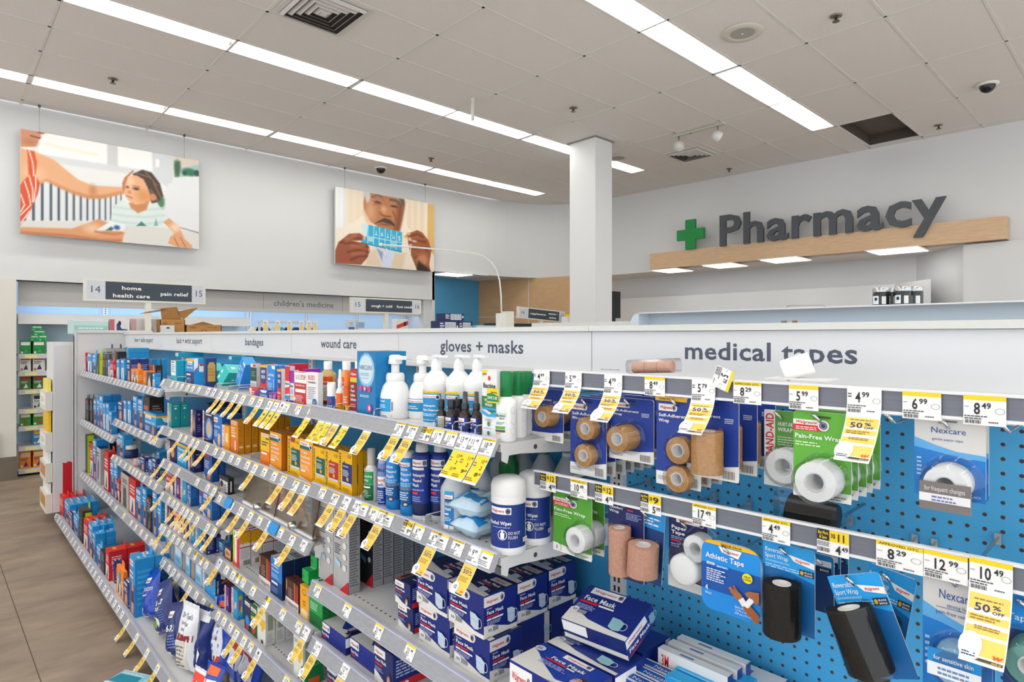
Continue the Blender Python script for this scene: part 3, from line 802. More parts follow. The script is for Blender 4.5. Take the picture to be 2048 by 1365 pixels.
# ---- pharmacy fascia: wooden beam, green cross, letters
def onP(px, py, off=0.):
    a = ray(px, py); k = (9.61 - off) / (a[0] + .0418 * a[1]); return Vector((a[0] * k, a[1] * k, HC + a[2] * k))
wn = Vector((-1, -.0418, 0)).normalized()
ya, yb = onP(1300, 510, .2).y, onP(2013, 431, .2).y
mb = MB()
Fb = lambda y, z, off: Vector((wallX(y) - off, y, z))
vs = [Fb(ya, 2.765, .2), Fb(yb, 2.765, .2), Fb(yb, 3.04, .2), Fb(ya, 3.04, .2), Fb(ya, 2.765, .01), Fb(yb, 2.765, .01), Fb(yb, 3.04, .01), Fb(ya, 3.04, .01)]
mb.add(vs, [(0, 1, 2, 3), (3, 2, 6, 7), (0, 4, 5, 1), (0, 3, 7, 4), (1, 5, 6, 2)], 'wood')
tag(mb.build('fascia_beam'), 'long pale wooden beam on the wall under the Pharmacy letters', 'beam')
a, b_ = onP(1437, 493, .21), onP(1893, 470, .21)
F = plane((a.x, a.y, 3.045), ((b_ - a).normalized().x, (b_ - a).normalized().y, 0), (0, 0, 1), wn)
Lw = (Vector((b_.x, b_.y, 0)) - Vector((a.x, a.y, 0))).length
e = empty('pharmacy_sign', 'large dark grey raised letters reading Pharmacy above the wooden beam', 'sign', (a.x, a.y, 3.045)); inv = -Vector((a.x, a.y, 3.045))
vsx, _, twx = layout('Pharmacy', 1); xo = 0
for i, c in enumerate('Pharmacy'):
    x0 = layout('Pharmacy'[:i], 1)[2] if i else 0; wc = layout(c, 1)[2]
    mb = MB(); solid_text(mb, F, c, x0 / twx * Lw, 0, wc / twx * Lw, .475, .045, '4a4e54c', '3a3d42c'); mb.build('letter', e, inv)
mb = MB(); c = onP(1383, 473, .2); hw = .245; t = .088
F = plane((c.x, c.y, 3.285), (Vector((b_.x - a.x, b_.y - a.y, 0)).normalized()), (0, 0, 1), wn)
pl = [(-t, -hw), (t, -hw), (t, -t), (hw, -t), (hw, t), (t, t), (t, hw), (-t, hw), (-t, t), (-hw, t), (-hw, -t), (-t, -t)]
mb.add([F(x, y, .05) for x, y in pl] + [F(x, y, 0) for x, y in pl], [tuple(range(12))] + [(i, i + 12, (i + 1) % 12 + 12, (i + 1) % 12) for i in range(12)], '0a8a3ec')
tag(mb.build('green_cross'), 'green pharmacy cross standing on the beam left of the letters', 'sign')
for k, (x0, x1, y) in enumerate(((1318, 1372, 540), (1420, 1480, 530), (1536, 1606, 518.5), (1752, 1838, 500))):
    p = onZ((x0 + x1) / 2, y, SOF2); w = (onZ(x0, y, SOF2) - onZ(x1, y, SOF2)).length
    e = empty('soffit_light', 'flat light panel in the pharmacy soffit under the beam, %s from the left' % ORD[k], 'ceiling light', (p.x, p.y, SOF2 - .004), 'soffit light panels', )
    MB().box((-.3, -w / 2 - .02, -.012), (.3, w / 2 + .02, 0), 'lampwhite').build('frame', e)
    MB().box((-.27, -w / 2, -.018), (.27, w / 2, -.0125), 'panel_light').build('diffuser', e)
p = onZ(905, 548, SOF2)
e = empty('soffit_light', 'square light panel in the low ceiling above the blue wall', 'ceiling light', (p.x, p.y, SOF2 - .004))
MB().box((-.62, -.31, -.012), (.62, .31, 0), 'lampwhite').build('frame', e); MB().box((-.3, -.22, -.018), (.3, .22, -.0125), 'panel_light').build('diffuser', e)
# ---- posters: printed pictures painted per vertex
import numpy as np
m, n, l, b = newmat('poster_print'); at_ = n.new('ShaderNodeAttribute'); at_.attribute_name = 'print'
l.new(at_.outputs['Color'], b.inputs['Base Color']); b.inputs['Roughness'].default_value = .4; MATS['poster_print'] = m
class Print:
    def __init__(s, zx0, zy0, sc, Y, x0, z0, x1, z1, nx, ny):
        s.Y, s.x0, s.z0, s.x1, s.z1, s.nx, s.ny = Y, x0, z0, x1, z1, nx, ny
        s.map = lambda p: (lambda w: (w.x, w.z))(onY(zx0 + p[0] / sc, zy0 + p[1] / sc, Y))
        X, Z = np.meshgrid(np.linspace(x0, x1, nx), np.linspace(z0, z1, ny)); s.X, s.Z = X.ravel(), Z.ravel()
        s.C = np.ones((nx * ny, 3)) * .9; s.sc = sc
    def mix(s, d, soft, col):
        a = np.clip(.5 - d / soft, 0, 1)[:, None]; s.C[:] = s.C * (1 - a) + np.array([int(col[i:i + 2], 16) / 255 for i in (0, 2, 4)]) * a
    def poly(s, pts, col, soft=.012):
        P = [s.map(p) for p in pts]; d = np.full(s.X.shape, 1e9); ins = np.zeros(s.X.shape, bool)
        for i in range(len(P)):
            (ax, az), (bx, bz) = P[i], P[(i + 1) % len(P)]
            ex, ez = bx - ax, bz - az; t = np.clip(((s.X - ax) * ex + (s.Z - az) * ez) / (ex * ex + ez * ez + 1e-12), 0, 1)
            d = np.minimum(d, np.hypot(s.X - ax - t * ex, s.Z - az - t * ez))
            c = ((az > s.Z) != (bz > s.Z)) & (s.X < ex * (s.Z - az) / (ez if abs(ez) > 1e-12 else 1e-12) + ax); ins ^= c
        s.mix(np.where(ins, -d, d), soft, col); return s
    def line(s, pts, r, col, soft=.01):
        P = [s.map(p) for p in pts]; k = abs(s.map((1000, 500))[0] - s.map((1010, 500))[0]) / 10; d = np.full(s.X.shape, 1e9)
        for (ax, az), (bx, bz) in zip(P, P[1:]):
            ex, ez = bx - ax, bz - az; t = np.clip(((s.X - ax) * ex + (s.Z - az) * ez) / (ex * ex + ez * ez + 1e-12), 0, 1)
            d = np.minimum(d, np.hypot(s.X - ax - t * ex, s.Z - az - t * ez))
        s.mix(d - r * k, soft, col); return s
    def ell(s, c, rx, ry, col, soft=.02):
        cx, cz = s.map(c); ax = abs(s.map((c[0] + rx, c[1]))[0] - cx); az = abs(s.map((c[0], c[1] + ry))[1] - cz)
        q = np.hypot((s.X - cx) / ax, (s.Z - cz) / az); s.mix((q - 1) * min(ax, az), soft, col); return s
    def build(s, label, extra=None):
        nx, ny = s.nx, s.ny
        e = empty('poster', label, 'poster', ((s.x0 + s.x1) / 2, s.Y, s.z0)); inv = (-(s.x0 + s.x1) / 2, -s.Y, -s.z0)
        me = bpy.data.meshes.new('print')
        me.from_pydata([(x, s.Y, z) for x, z in zip(s.X, s.Z)], [], [(j * nx + i, j * nx + i + 1, (j + 1) * nx + i + 1, (j + 1) * nx + i) for j in range(ny - 1) for i in range(nx - 1)])
        ca = me.color_attributes.new('print', 'FLOAT_COLOR', 'POINT')
        L = np.where(s.C <= .04045, s.C / 12.92, ((s.C + .055) / 1.055) ** 2.4)
        ca.data.foreach_set('color', np.hstack([L, np.ones((len(L), 1))]).astype(np.float32).ravel())
        me.materials.append(MATS['poster_print'])
        o = bpy.data.objects.new('print', me); COL.objects.link(o); o.parent = e; o.location = inv
        if extra:
            mb = MB(); extra(mb); mb.build('lettering', e, inv)
        MB().box((s.x0, s.Y + .003, s.z0), (s.x1, s.Y + .035, s.z1), 'c9c9c7c').build('backing_board', e, inv)
        for x in (s.x0 + .17, s.x1 - .17):
            MB().tube([(x, s.Y + .02, s.z1), (x, s.Y + .02, CEIL - .01)], .0022, '9a9a98k', 6).build('wire', e, inv)
            MB().box((x - .012, s.Y + .008, CEIL - .03), (x + .012, s.Y + .032, CEIL - .004), '77756fk').build('hanger', e, inv)
q = Print(0, 240, 4.876, 8.66, .686, 2.733, 2.516, 3.888, 190, 130)
q.poly([(0, 0), (2200, 0), (2200, 1400), (0, 1400)], 'e6e6e4')
q.poly([(380, 90), (1050, 235), (1045, 445), (380, 330)], 'f6f5f3').poly([(1145, 255), (1485, 300), (1480, 500), (1150, 465)], 'f5f4f3').line([(470, 235), (600, 275), (940, 340)], 10, 'f6e6d2', .05)
q.poly([(1045, 235), (1145, 250), (1150, 470), (1045, 450)], 'cfd0d1').poly([(380, 330), (1480, 500), (1500, 560), (380, 400)], 'd6d8da', .03)
q.poly([(1480, 300), (1690, 340), (1690, 700), (1500, 560)], 'd3d6d9', .03).poly([(1515, 380), (1555, 385), (1555, 460), (1515, 460)], 'f2f2f2')
q.poly([(1680, 350), (1960, 390), (1960, 560), (1700, 556)], 'd9cdbb').poly([(1700, 400), (1760, 405), (1750, 550), (1705, 556)], '4f7a5c', .03).poly([(1770, 470), (1960, 430), (1960, 552), (1750, 552)], '9fc4bb', .02).ell((1850, 510), 70, 36, '2f6d55', .03).ell((1730, 470), 28, 70, '39634a', .03).ell((1920, 520), 25, 30, '24483c', .02).ell((1800, 520), 22, 22, '1f4a3a', .02)
q.poly([(195, 560), (800, 600), (1190, 640), (1190, 990), (195, 1000)], 'dfe2e4', .03)
for i, x in enumerate((240, 326, 412, 497, 573, 650, 720, 788, 852, 912, 971, 1028, 1080, 1131, 1180)):
    q.line([(x, 600 + i * 9), (x, 975)], 12.5 - i * .5, '3e4d5c', .012)
q.poly([(195, 985), (1200, 1000), (1960, 1100), (1960, 1300), (195, 1120)], 'dcdad4', .03).poly([(1600, 1000), (1960, 1100), (1960, 1115), (1600, 1010)], '8b8b8b', .012)
q.poly([(1598, 860), (1605, 740), (1640, 630), (1730, 568), (1960, 552), (1960, 1100), (1740, 1040), (1640, 960)], 'e2e3e6', .015).ell((1570, 800), 35, 70, '4e7a5a', .03)
q.poly([(190, 270), (330, 305), (520, 385), (640, 480), (760, 580), (900, 640), (1190, 655), (1230, 650), (1215, 712), (1000, 765), (860, 765), (700, 715), (560, 650), (450, 595), (400, 625), (190, 620)], 'e2ab80', .02)
q.poly([(400, 610), (450, 580), (560, 630), (700, 690), (860, 735), (1000, 735), (1215, 690), (1215, 715), (1000, 768), (860, 768), (700, 718), (560, 652), (450, 597)], 'c9875a', .04).ell((905, 690), 30, 45, 'c48658', .06).ell((330, 520), 90, 60, 'e9bd96', .1)
q.poly([(195, 80), (390, 105), (460, 130), (400, 140), (405, 170), (385, 190), (350, 262), (195, 265)], 'cd8f6e', .015).line([(300, 155), (390, 178)], 7, '6b3232').line([(370, 120), (420, 132)], 7, '7a4030').ell((290, 215), 60, 30, 'b97a5a', .06)
q.poly([(190, 640), (280, 540), (265, 290), (335, 305), (362, 420), (345, 540), (392, 620), (370, 720), (290, 900), (190, 1040)], 'd5552f', .012)
for pts in (((285, 300), (320, 420), (330, 545)), ((240, 600), (280, 720), (300, 830), (200, 930)), ((285, 545), (320, 680), (320, 800)), ((200, 720), (240, 830), (200, 900)), ((345, 540), (350, 640), (330, 800)), ((200, 1010), (290, 890))): q.line(pts, 5, 'f1e6dd', .008)
q.poly([(185, 1045), (700, 1060), (850, 1010), (960, 965), (1060, 1005), (1040, 1045), (960, 1085), (1110, 1068), (1218, 1095), (1190, 1185), (1000, 1195), (700, 1145), (185, 1105)], 'dc9a6c', .02).poly([(185, 1085), (700, 1120), (1000, 1165), (1190, 1165), (1190, 1190), (1000, 1200), (700, 1150), (185, 1112)], 'bd7446', .03).ell((900, 1060), 70, 40, 'ecc3a3', .08).line([(930, 1090), (1110, 1115), (1180, 1105)], 6, 'b8683c', .03)
q.poly([(940, 1075), (1080, 985), (1190, 920), (1240, 880), (1262, 900), (1250, 985), (1200, 1085), (1050, 1080)], 'e9edf0', .015).poly([(1210, 920), (1245, 880), (1262, 900), (1250, 960)], 'b9d3e6').poly([(1030, 1078), (1085, 1040), (1110, 1060), (1090, 1080)], '1f6e4a').ell((1140, 1050), 30, 22, '3b5a9a')
q.poly([(1080, 975), (1100, 850), (1200, 770), (1270, 850), (1345, 915), (1430, 870), (1510, 785), (1645, 955), (1600, 1012), (1520, 1040), (1250, 1032)], 'd9e6e2', .015)
for y in (850, 920, 985): q.line([(1110, y), (1250, y + 20), (1420, y + 30), (1600, y + 10)], 10, 'c3d5d3', .03)
q.poly([(1330, 1035), (1380, 990), (1430, 1035)], '3e7a66').poly([(1500, 1035), (1520, 960), (1545, 1030)], '7fb0ad')
q.poly([(1255, 810), (1460, 780), (1430, 875), (1345, 912), (1275, 860)], 'c6875c', .02)
q.poly([(1290, 530), (1390, 485), (1480, 515), (1560, 620), (1592, 740), (1550, 800), (1480, 815), (1440, 720), (1400, 620), (1330, 560)], '4a382e', .015)
for a, b_ in (((1330, 520), (1460, 560)), ((1420, 510), (1530, 640)), ((1500, 620), (1570, 760)), ((1470, 680), (1540, 790))): q.line([a, b_], 6, '8a7057', .02)
q.poly([(1222, 600), (1260, 545), (1330, 540), (1400, 580), (1440, 660), (1470, 760), (1410, 815), (1320, 828), (1255, 790), (1218, 735), (1208, 665)], 'e6ad84', .015).ell((1400, 740), 60, 60, 'd8965f', .08).ell((1270, 600), 35, 40, 'f0cba8', .06)
q.ell((1490, 755), 36, 34, 'd08a5c').ell((1328, 672), 28, 12, '3a2a26').ell((1242, 655), 14, 9, '4a352e').line([(1290, 640), (1360, 652)], 4, '8a5a40').ell((1262, 705), 14, 12, 'c98055', .02).line([(1235, 742), (1290, 762)], 6, 'b5654f')
q.poly([(1190, 620), (1215, 560), (1300, 487), (1305, 505), (1250, 555), (1225, 620), (1215, 690), (1195, 680)], 'c47a50')
q.poly([(1595, 995), (1650, 958), (1750, 1050), (1800, 1160), (1872, 1225), (1875, 1255), (1740, 1245), (1640, 1205), (1660, 1140), (1700, 1110)], 'e0a273', .015).line([(1700, 1150), (1740, 1235)], 5, 'b06a3e').line([(1760, 1150), (1810, 1240)], 5, 'b06a3e').ell((1710, 1050), 45, 40, 'f0d2b8', .06)
q.build('wide poster of a mother in red touching a toddler, hanging on the left wall')
q = Print(640, 360, 6.823, 8.66, 4.44, 2.703, 6.279, 3.872, 180, 124)
q.poly([(0, 0), (2200, 0), (2200, 1500), (0, 1500)], 'efe2cd').poly([(190, 60), (340, 100), (345, 640), (190, 700)], 'dde3ea', .1)
for x in (235, 290): q.line([(x, 100), (x, 640)], 14, 'f4f4f2', .06)
for x in (420, 520, 600): q.line([(x, 120), (x, 560)], 22, 'e6d3b8', .12)
for x in (1220, 1300, 1390): q.line([(x, 300), (x, 700)], 16, 'e3cba8', .1)
q.poly([(1468, 320), (1580, 340), (1580, 1290), (1462, 1260)], 'dcb36c', .02)
q.poly([(190, 690), (470, 575), (600, 470), (700, 560), (1110, 640), (1130, 560), (1240, 700), (1420, 830), (1560, 1050), (1570, 1290), (190, 1160)], 'f0e4d2', .03)
q.poly([(640, 1000), (760, 940), (860, 1190), (620, 1170)], 'e2cfb4', .06).poly([(1010, 990), (1180, 1000), (1120, 1230), (960, 1200)], 'e3cfae', .06)
q.poly([(770, 930), (1030, 975), (960, 1200), (860, 1195)], 'd5dcf0', .02).poly([(770, 930), (860, 990), (845, 1110)], '8f9dbc', .03)
q.poly([(605, 250), (630, 160), (730, 185), (1150, 265), (1155, 400), (1120, 560), (1085, 700), (980, 715), (800, 650), (690, 570), (625, 450)], 'b5744a', .015)
q.ell((690, 430), 70, 140, 'd29a72', .12).poly([(1060, 300), (1150, 300), (1110, 560), (1080, 690), (1010, 700), (1050, 520)], '7b4528', .1).ell((640, 215), 48, 90, 'cfc9c6', .04).poly([(1085, 255), (1150, 265), (1155, 360), (1120, 345)], '5d5048', .03).ell((612, 330), 18, 90, 'c0764e', .02)
q.line([(710, 235), (790, 205), (850, 240)], 13, '7b6355', .02).line([(960, 270), (1030, 280), (1080, 320)], 13, '594438', .02).ell((785, 305), 46, 14, '4b2f25', .015).ell((1010, 362), 46, 14, '40271e', .015).line([(735, 330), (830, 330)], 5, '8a5434', .02)
q.ell((890, 430), 88, 60, 'c28050', .05).ell((870, 400), 30, 40, 'dca57c', .06).line([(830, 470), (880, 495), (960, 500)], 7, '6e3d24', .02).ell((820, 450), 22, 22, 'a8683e', .03).line([(1000, 440), (1050, 560)], 8, '7d4729', .03)
q.poly([(745, 600), (800, 560), (880, 520), (960, 545), (1015, 600), (1022, 640), (960, 610), (860, 575), (800, 585)], '4a372f', .02).line([(810, 605), (960, 632)], 8, 'a0604c', .015).line([(830, 600), (950, 618)], 4, '6b3a2c', .01)
q.poly([(575, 590), (660, 605), (660, 745), (575, 750)], 'cfe6ee', .012).poly([(655, 610), (1122, 715), (1112, 992), (565, 865), (562, 825), (640, 760)], '35b0d6', .01)
for i in range(6):
    x = 658 + i * 78; q.line([(x, 615 + i * 18), (x - 8, 885 + i * 18)], 4, 'cdeaf3', .008)
q.line([(640, 770), (1115, 858)], 5, 'bfe3ee', .01).poly([(660, 780), (740, 795), (730, 850), (655, 835)], 'a6dbe9', .02).poly([(970, 830), (1040, 845), (1035, 930), (965, 915)], '8fd0e2', .02).poly([(565, 865), (1112, 992), (1112, 975), (565, 850)], '1d8fb4', .012)
q.poly([(190, 1010), (250, 850), (400, 735), (545, 728), (628, 795), (560, 828), (440, 832), (650, 872), (684, 965), (640, 1072), (560, 1160), (190, 1140)], '9c5334', .015)
for pts in (((330, 870), (450, 860), (660, 920)), ((380, 985), (520, 960), (650, 985)), ((420, 1090), (540, 1040), (640, 1040)), ((280, 860), (420, 790), (560, 800))): q.line(pts, 9, '66301c', .03)
q.line([(350, 820), (480, 760)], 14, 'b87350', .06).line([(430, 900), (600, 900)], 14, 'b36b48', .06).line([(440, 1010), (600, 1000)], 14, 'b36b48', .06).ell((605, 795), 20, 22, 'dfae97', .02).ell((672, 950), 12, 22, 'd8a48c', .02)
q.poly([(1180, 740), (1330, 685), (1400, 722), (1480, 830), (1522, 960), (1490, 1150), (1510, 1270), (1330, 1250), (1235, 1010), (1210, 900), (1195, 800)], 'a05a37', .015)
for pts in (((1210, 770), (1330, 740), (1400, 780)), ((1215, 860), (1340, 830), (1440, 850)), ((1260, 940), (1400, 930), (1470, 970)), ((1300, 1060), (1400, 1020))): q.line(pts, 9, '6b341e', .03)
q.ell((1400, 1090), 70, 80, 'c98a63', .08).ell((1210, 735), 24, 22, 'e2b29c', .02).ell((1225, 810), 24, 24, 'e2b29c', .02).ell((1235, 890), 22, 18, 'e2b29c', .02).ell((1285, 838), 35, 12, 'ead0b8', .02).ell((1178, 775), 30, 17, 'e0a02c', .015).poly([(1320, 1200), (1345, 1100), (1500, 1230), (1510, 1275), (1330, 1258)], '3a2a22', .05)
def pills(mb):
    for i, c in enumerate('SMTWT'):
        x, y = 1098 - i * 79, 775 - i * 19
        w = onY(640 + x / 6.823, 360 + y / 6.823, 8.66)
        F = plane((w.x, 8.6585, w.z), (-1, 0, -.0), (0, 0, -1), (0, -1, 0)); mb.art(F, [('t', 0, 0, .045, .068, c, 'e9f4f7c')])
q.build('poster of an older man holding a blue pill box, hanging beside the curved wall', pills)
# ---- aisle signs
def aisle_sign(Y, px0, px1, z0, z1, left, right, lines, label, pole_x=None, roll=0, dark=(.16, .875), zb=1.605):
    x0, x1 = XY(px0, Y), XY(px1, Y); w = x1 - x0; h = z1 - z0; cx = (x0 + x1) / 2
    e = empty('aisle_sign', label, 'aisle sign', (cx, Y, z0), 'aisle number signs')
    rz = (0, roll, 0)
    MB().box((-w / 2, 0, 0), (w / 2, .05, h), 'd9d6c8c').build('frame', e, (0, 0, 0), rz)
    F = plane((-w / 2, -.0005, 0), (1, 0, 0), (0, 0, 1), (0, -1, 0), w, h)
    its = [('r', .02, .09, .98, .91, 'c9ccd3c'), ('r', dark[0], .09, dark[1], .91, '38424dc'), ('t', .035, .38, .09, .3, left, '474c58c', 0, 0), ('t', .895, .38, .08, .3, right, '474c58c', 0, 0)]
    for (x, y, wd, t) in lines: its.append(('t', x, y, wd, .17, t, 'f2f2f0c'))
    MB().art(F, its).build('panel', e, (0, 0, 0), rz)
    px_ = 0 if pole_x is None else pole_x - cx
    MB().box((px_ - .025, .005, zb - z0), (px_ + .025, .045, .02), 'dedccfc').build('pole', e)
aisle_sign(6.62, 168, 411, 1.915, 2.115, '14', '15', [(.285, .56, .16, 'home'), (.215, .2, .3, 'health care'), (.6, .36, .24, 'pain relief')], 'aisle sign 14 and 15 reading home health care and pain relief', XY(297, 6.62), zb=1.619)
aisle_sign(6.4, 703, 842, 1.868, 2.045, '15', '16', [(.265, .4, .3, 'cough + cold'), (.63, .4, .24, 'foot needs')], 'aisle sign 15 and 16 reading cough + cold and foot needs', XY(774, 6.4), 0, (.19, .86))
aisle_sign(6.4, 1037, 1129, 1.83, 2.0, '16', '17', [(.235, .44, .34, 'supplements'), (.63, .58, .2, 'antacids +'), (.645, .24, .16, 'laxatives')], 'tilted aisle sign 16 and 17 reading supplements and antacids', XY(1084, 6.4), .05, (.2, .87))
# ---- medicine shelving along the left wall
ZH0, ZH1 = 1.972, 2.224
def mw(mb, name, par): return mb.build(name, par, (-3.5, -9.1, 0))
med = empty('wall_shelving', 'white wall shelving with lit blue back under the childrens medicine header', 'shelving', (3.5, 9.1, 0))
mb = MB().box((.69, 8.95, ZH0), (6.17, 8.975, ZH1), 'c8c7c5c'); mb.box((.69, 8.94, ZH0 - .03), (6.17, 8.985, ZH0 + .02), 'd4d3d1c')
F = plane((XY(547, 8.95), 8.949, 0), (1, 0, 0), (0, 0, 1), (0, -1, 0)); mb.art(F, [('t', 0, 2.038, XY(667, 8.95) - XY(547, 8.95), .082, "children's medicine", '565a62c', 0, 0)])
for p in (527, 685): mb.box((XY(p, 8.95) - .003, 8.9485, ZH0 + .02), (XY(p, 8.95) + .003, 8.95, ZH1), '8d8d8cc')
mw(mb, 'header_panel', med)
mw(MB().box((.69, 9.36, .05), (6.17, 9.38, 2.2), 'c9e0f2c'), 'back_panel', med)
mw(MB().box((.75, 8.995, ZH0 + .02), (6.1, 9.1, ZH0 + .05), 'shelf_glow'), 'strip_light', med)
for p in (212, 366, 500, 617, 718, 808):
    x = XY(p, 9.3); mb = MB().box((x - .03, 9.33, .1), (x + .03, 9.36, 2.0), 'e6e6e4c')
    for k in range(14): mb.box((x - .006, 9.3285, 1.62 + k * .026), (x + .006, 9.33, 1.634 + k * .026), '55565am')
    mw(mb, 'upright', med)
ws = []
for k, yy in enumerate((709, 744, 780, 819, 853, 893, 938)):
    z = onY(60, yy, 8.93).z; ws.append(z)
    mb = MB().box((.69, 8.93, z - .025), (3.9, 9.34, z), 'dedddac'); mb.box((.69, 8.92, z - .05), (3.9, 8.94, z + .005), 'd0d2d6c')
    for t in range(10): mb.box((.75 + t * .3, 8.9185, z - .042), (.86 + t * .3, 8.92, z - .008), ['f4e9a0c', 'f3f3efc', '5aa7dac'][t % 3])
    mw(mb, 'shelf', med)
mw(MB().box((.69, 8.94, 1.735), (XY(500, 8.95), 9.34, 1.855), 'e6e7e8c'), 'upper_shelf', med)
mw(MB().box((.69, 8.96, 0), (6.17, 9.34, ws[-1] - .05), '17181am'), 'kick_base', med)
STY_BOX = [('1e8a3cc', 'f0f0eec', '3aa35ac'), ('e9e4dcc', 'c7772ec', '2d3a6ac'), ('3c7a3cc', 'b5462ec', 'e3e3d8c'), ('d9d9d6c', '2f2f35c', '3f8a3cc'), ('2f9a3ac', 'f2f2eec', 'c03a2ac'), ('2f86c4c', 'f0c23cc', 'f4f4f0c'), ('ee8a1cc', 'f6d9a8c', '3a3a8ac')]
def plainbox(x0, x1, Y, dep, z, h, st, label, name='medicine_box', group='boxes on the wall shelving'):
    a, b_, c = st; w = x1 - x0
    mb = MB().box((0, 0, 0), (w, dep, h), a)
    mb.art(plane((0, -.0004, 0), (1, 0, 0), (0, 0, 1), (0, -1, 0), w, h), [('r', .08, .66, .92, .9, b_), ('l', .1, .45, .8, .62, 2, c), ('p', [(.3, .1), (.75, .12), (.55, .42)], c), ('r', .08, .06, .26, .2, b_)])
    o = mb.build(name, None, (x0, Y, z)); tag(o, label, 'box', group); return o
XP = lambda p: XY(p, 8.98)
for k, (z, hh) in enumerate(zip(ws, (.155, .2, .165, .165, .15, .19, .2))):
    for j, (a, b_) in enumerate(((40, 64), (66, 92))):
        if k == 3 and j == 0: continue
        if k == 5 and j == 0: continue
        plainbox(XP(a), XP(b_) - .01, 8.98, .25, z, hh, STY_BOX[k], '%s medicine box on the %s wall shelf at far left, %s' % (['green', 'white and orange', 'green and red', 'white and green', 'green', 'blue and orange', 'orange'][k], ORD[k], ['nearer the door', 'nearer the gondola'][j]))
zt = ws[0]
for k, (a, b_, z, h, lab) in enumerate(((62, 78, zt + .155, .06, 'lower green carton on the stack of boxes by the door'), (78, 94, zt + .155, .06, 'right lower green carton on the stack by the door'), (68, 90, zt + .217, .055, 'middle green carton on the stack by the door'), (64, 84, zt + .274, .05, 'topmost green carton on the stack by the door'), (98, 121, zt, .1, 'dark green carton on the top wall shelf behind the wing display'))):
    plainbox(XP(a), XP(b_), 9.0 - .01 * k, .2, z, h, ('27b566c', 'e6efe8c', '1c8a4ac') if k < 4 else ('157a3ac', 'e8efe8c', '20904ac'), lab)
# ---- end display at the head of the gondola
ec = empty('end_display', 'white end display with a tall red marked side wing at the head of the gondola', 'display', (1.5, 6.8, 0)); inv = (-1.5, -6.8, 0)
MB().box((.95, 6.52, .03), (2.2, 7.0, 1.618), 'd5d5d3c').build('cabinet', ec, inv)
xw0, xw1 = XY(106, 6.5), XY(147, 6.5)
mb = MB().box((xw0, 6.5, .09), (xw1, 6.9, 1.545), 'dadad9c')
F = plane((xw0, 6.4995, .09), (1, 0, 0), (0, 0, 1), (0, -1, 0), xw1 - xw0, 1.455)
zz = lambda y: (onY(130, y, 6.5).z - .09) / 1.455
mb.art(F, [('r', .08, .01, .9, .98, 'cfcfcfc'), ('p', [(.47, zz(1001)), (.93, zz(998)), (.93, zz(926)), (.75, zz(924)), (.6, zz(927)), (.47, zz(925))], 'c01420c'), ('r', .47, zz(1022), .93, zz(1005), 'c9b9b5c')]); mb.build('wing', ec, inv)
F = plane((xw0 - .0005, 6.9, .09), (0, -1, 0), (0, 0, 1), (-1, 0, 0), .4, 1.455)
for k, (y0, y1, c1, c2) in enumerate(((.62, .78, 'f0d765c', 'f3eedfc'), (.38, .6, 'e9b91cc', 'f0efeac'), (.2, .4, 'ecebe4c', 'd98a3cc'), (.02, .17, 'ecebe4c', 'c98a2cc'))):
    s = MB().box((xw0 - .05, 6.5, .09 + 1.455 * y0 - .03), (xw0 - .002, 6.9, .09 + 1.455 * (y0 + .09)), 'dcd9cfc').build('pocket', ec, inv)
    mb = MB().box((xw0 - .03, 6.53, .09 + 1.455 * y0 - .02), (xw0 - .01, 6.87, .09 + 1.455 * y1), c1)
    mb.art(plane((xw0 - .0505, 6.9, .09 + 1.455 * y0), (0, -1, 0), (0, 0, 1), (-1, 0, 0), .4, .12), [('r', .1, .1, .9, .9, c2), ('l', .2, .3, .8, .7, 3, '9a9a98c')])
    mb.build('leaflet', s)
for xx in (xw1 + .015,): MB().box((xx - .012, 6.5, .05), (xx + .012, 6.53, 1.6), '2e2f31m').build('slot_strip', ec, inv)
# ---- things on top of the end display and the gondola
def carton(px0, px1, Y, ytop, zb, dep, k, label, art=None, name='carton', cat='box', group=None):
    x0, x1 = XY(px0, Y), XY(px1, Y); h = onY(px0, ytop, Y).z - zb
    mb = MB().box((0, 0, 0), (x1 - x0, dep, h), k)
    if art: mb.art(plane((0, -.0004, 0), (1, 0, 0), (0, 0, 1), (0, -1, 0), x1 - x0, h), art)
    return tag(mb.build(name, None, (x0, Y, zb)), label, cat, group)
carton(146, 217, 6.6, 640, 1.618, .3, 'b9d6d2c', 'pale teal shrink wrapped box on top of the end display', [('r', .03, .25, .97, .6, '9cc4bec'), ('l', .15, .35, .9, .55, 1, 'd9e6e4c'), ('r', 0, .9, 1, 1, 'd9dfdec')])
carton(219, 259, 6.6, 639, 1.618, .3, 'dcd9dac', 'red and white box picturing a dark blue seat, on the end display', [('r', 0, 0, .25, 1, 'b9646ac'), ('p', [(.35, .1), (.95, .08), (.9, .3), (.6, .35), (.45, .75), (.35, .7)], '28456ec'), ('e', .5, .72, .08, .18, '26282dc'), ('r', .55, .05, .8, .14, 'd9402fc')])
carton(261, 317, 6.72, 638, 1.618, .3, 'd8d3d2c', 'white box with a portrait of a dark haired person, behind the aisle 14 sign pole', [('r', 0, 0, .2, 1, 'cfa9acc'), ('e', .62, .72, .1, .2, '4a3328c'), ('e', .62, .62, .08, .18, 'c0805cc'), ('p', [(.45, .05), (.85, .05), (.75, .45), (.55, .45)], 'a5a0a0c'), ('r', .86, .1, .99, .5, 'e6e6e6c')])
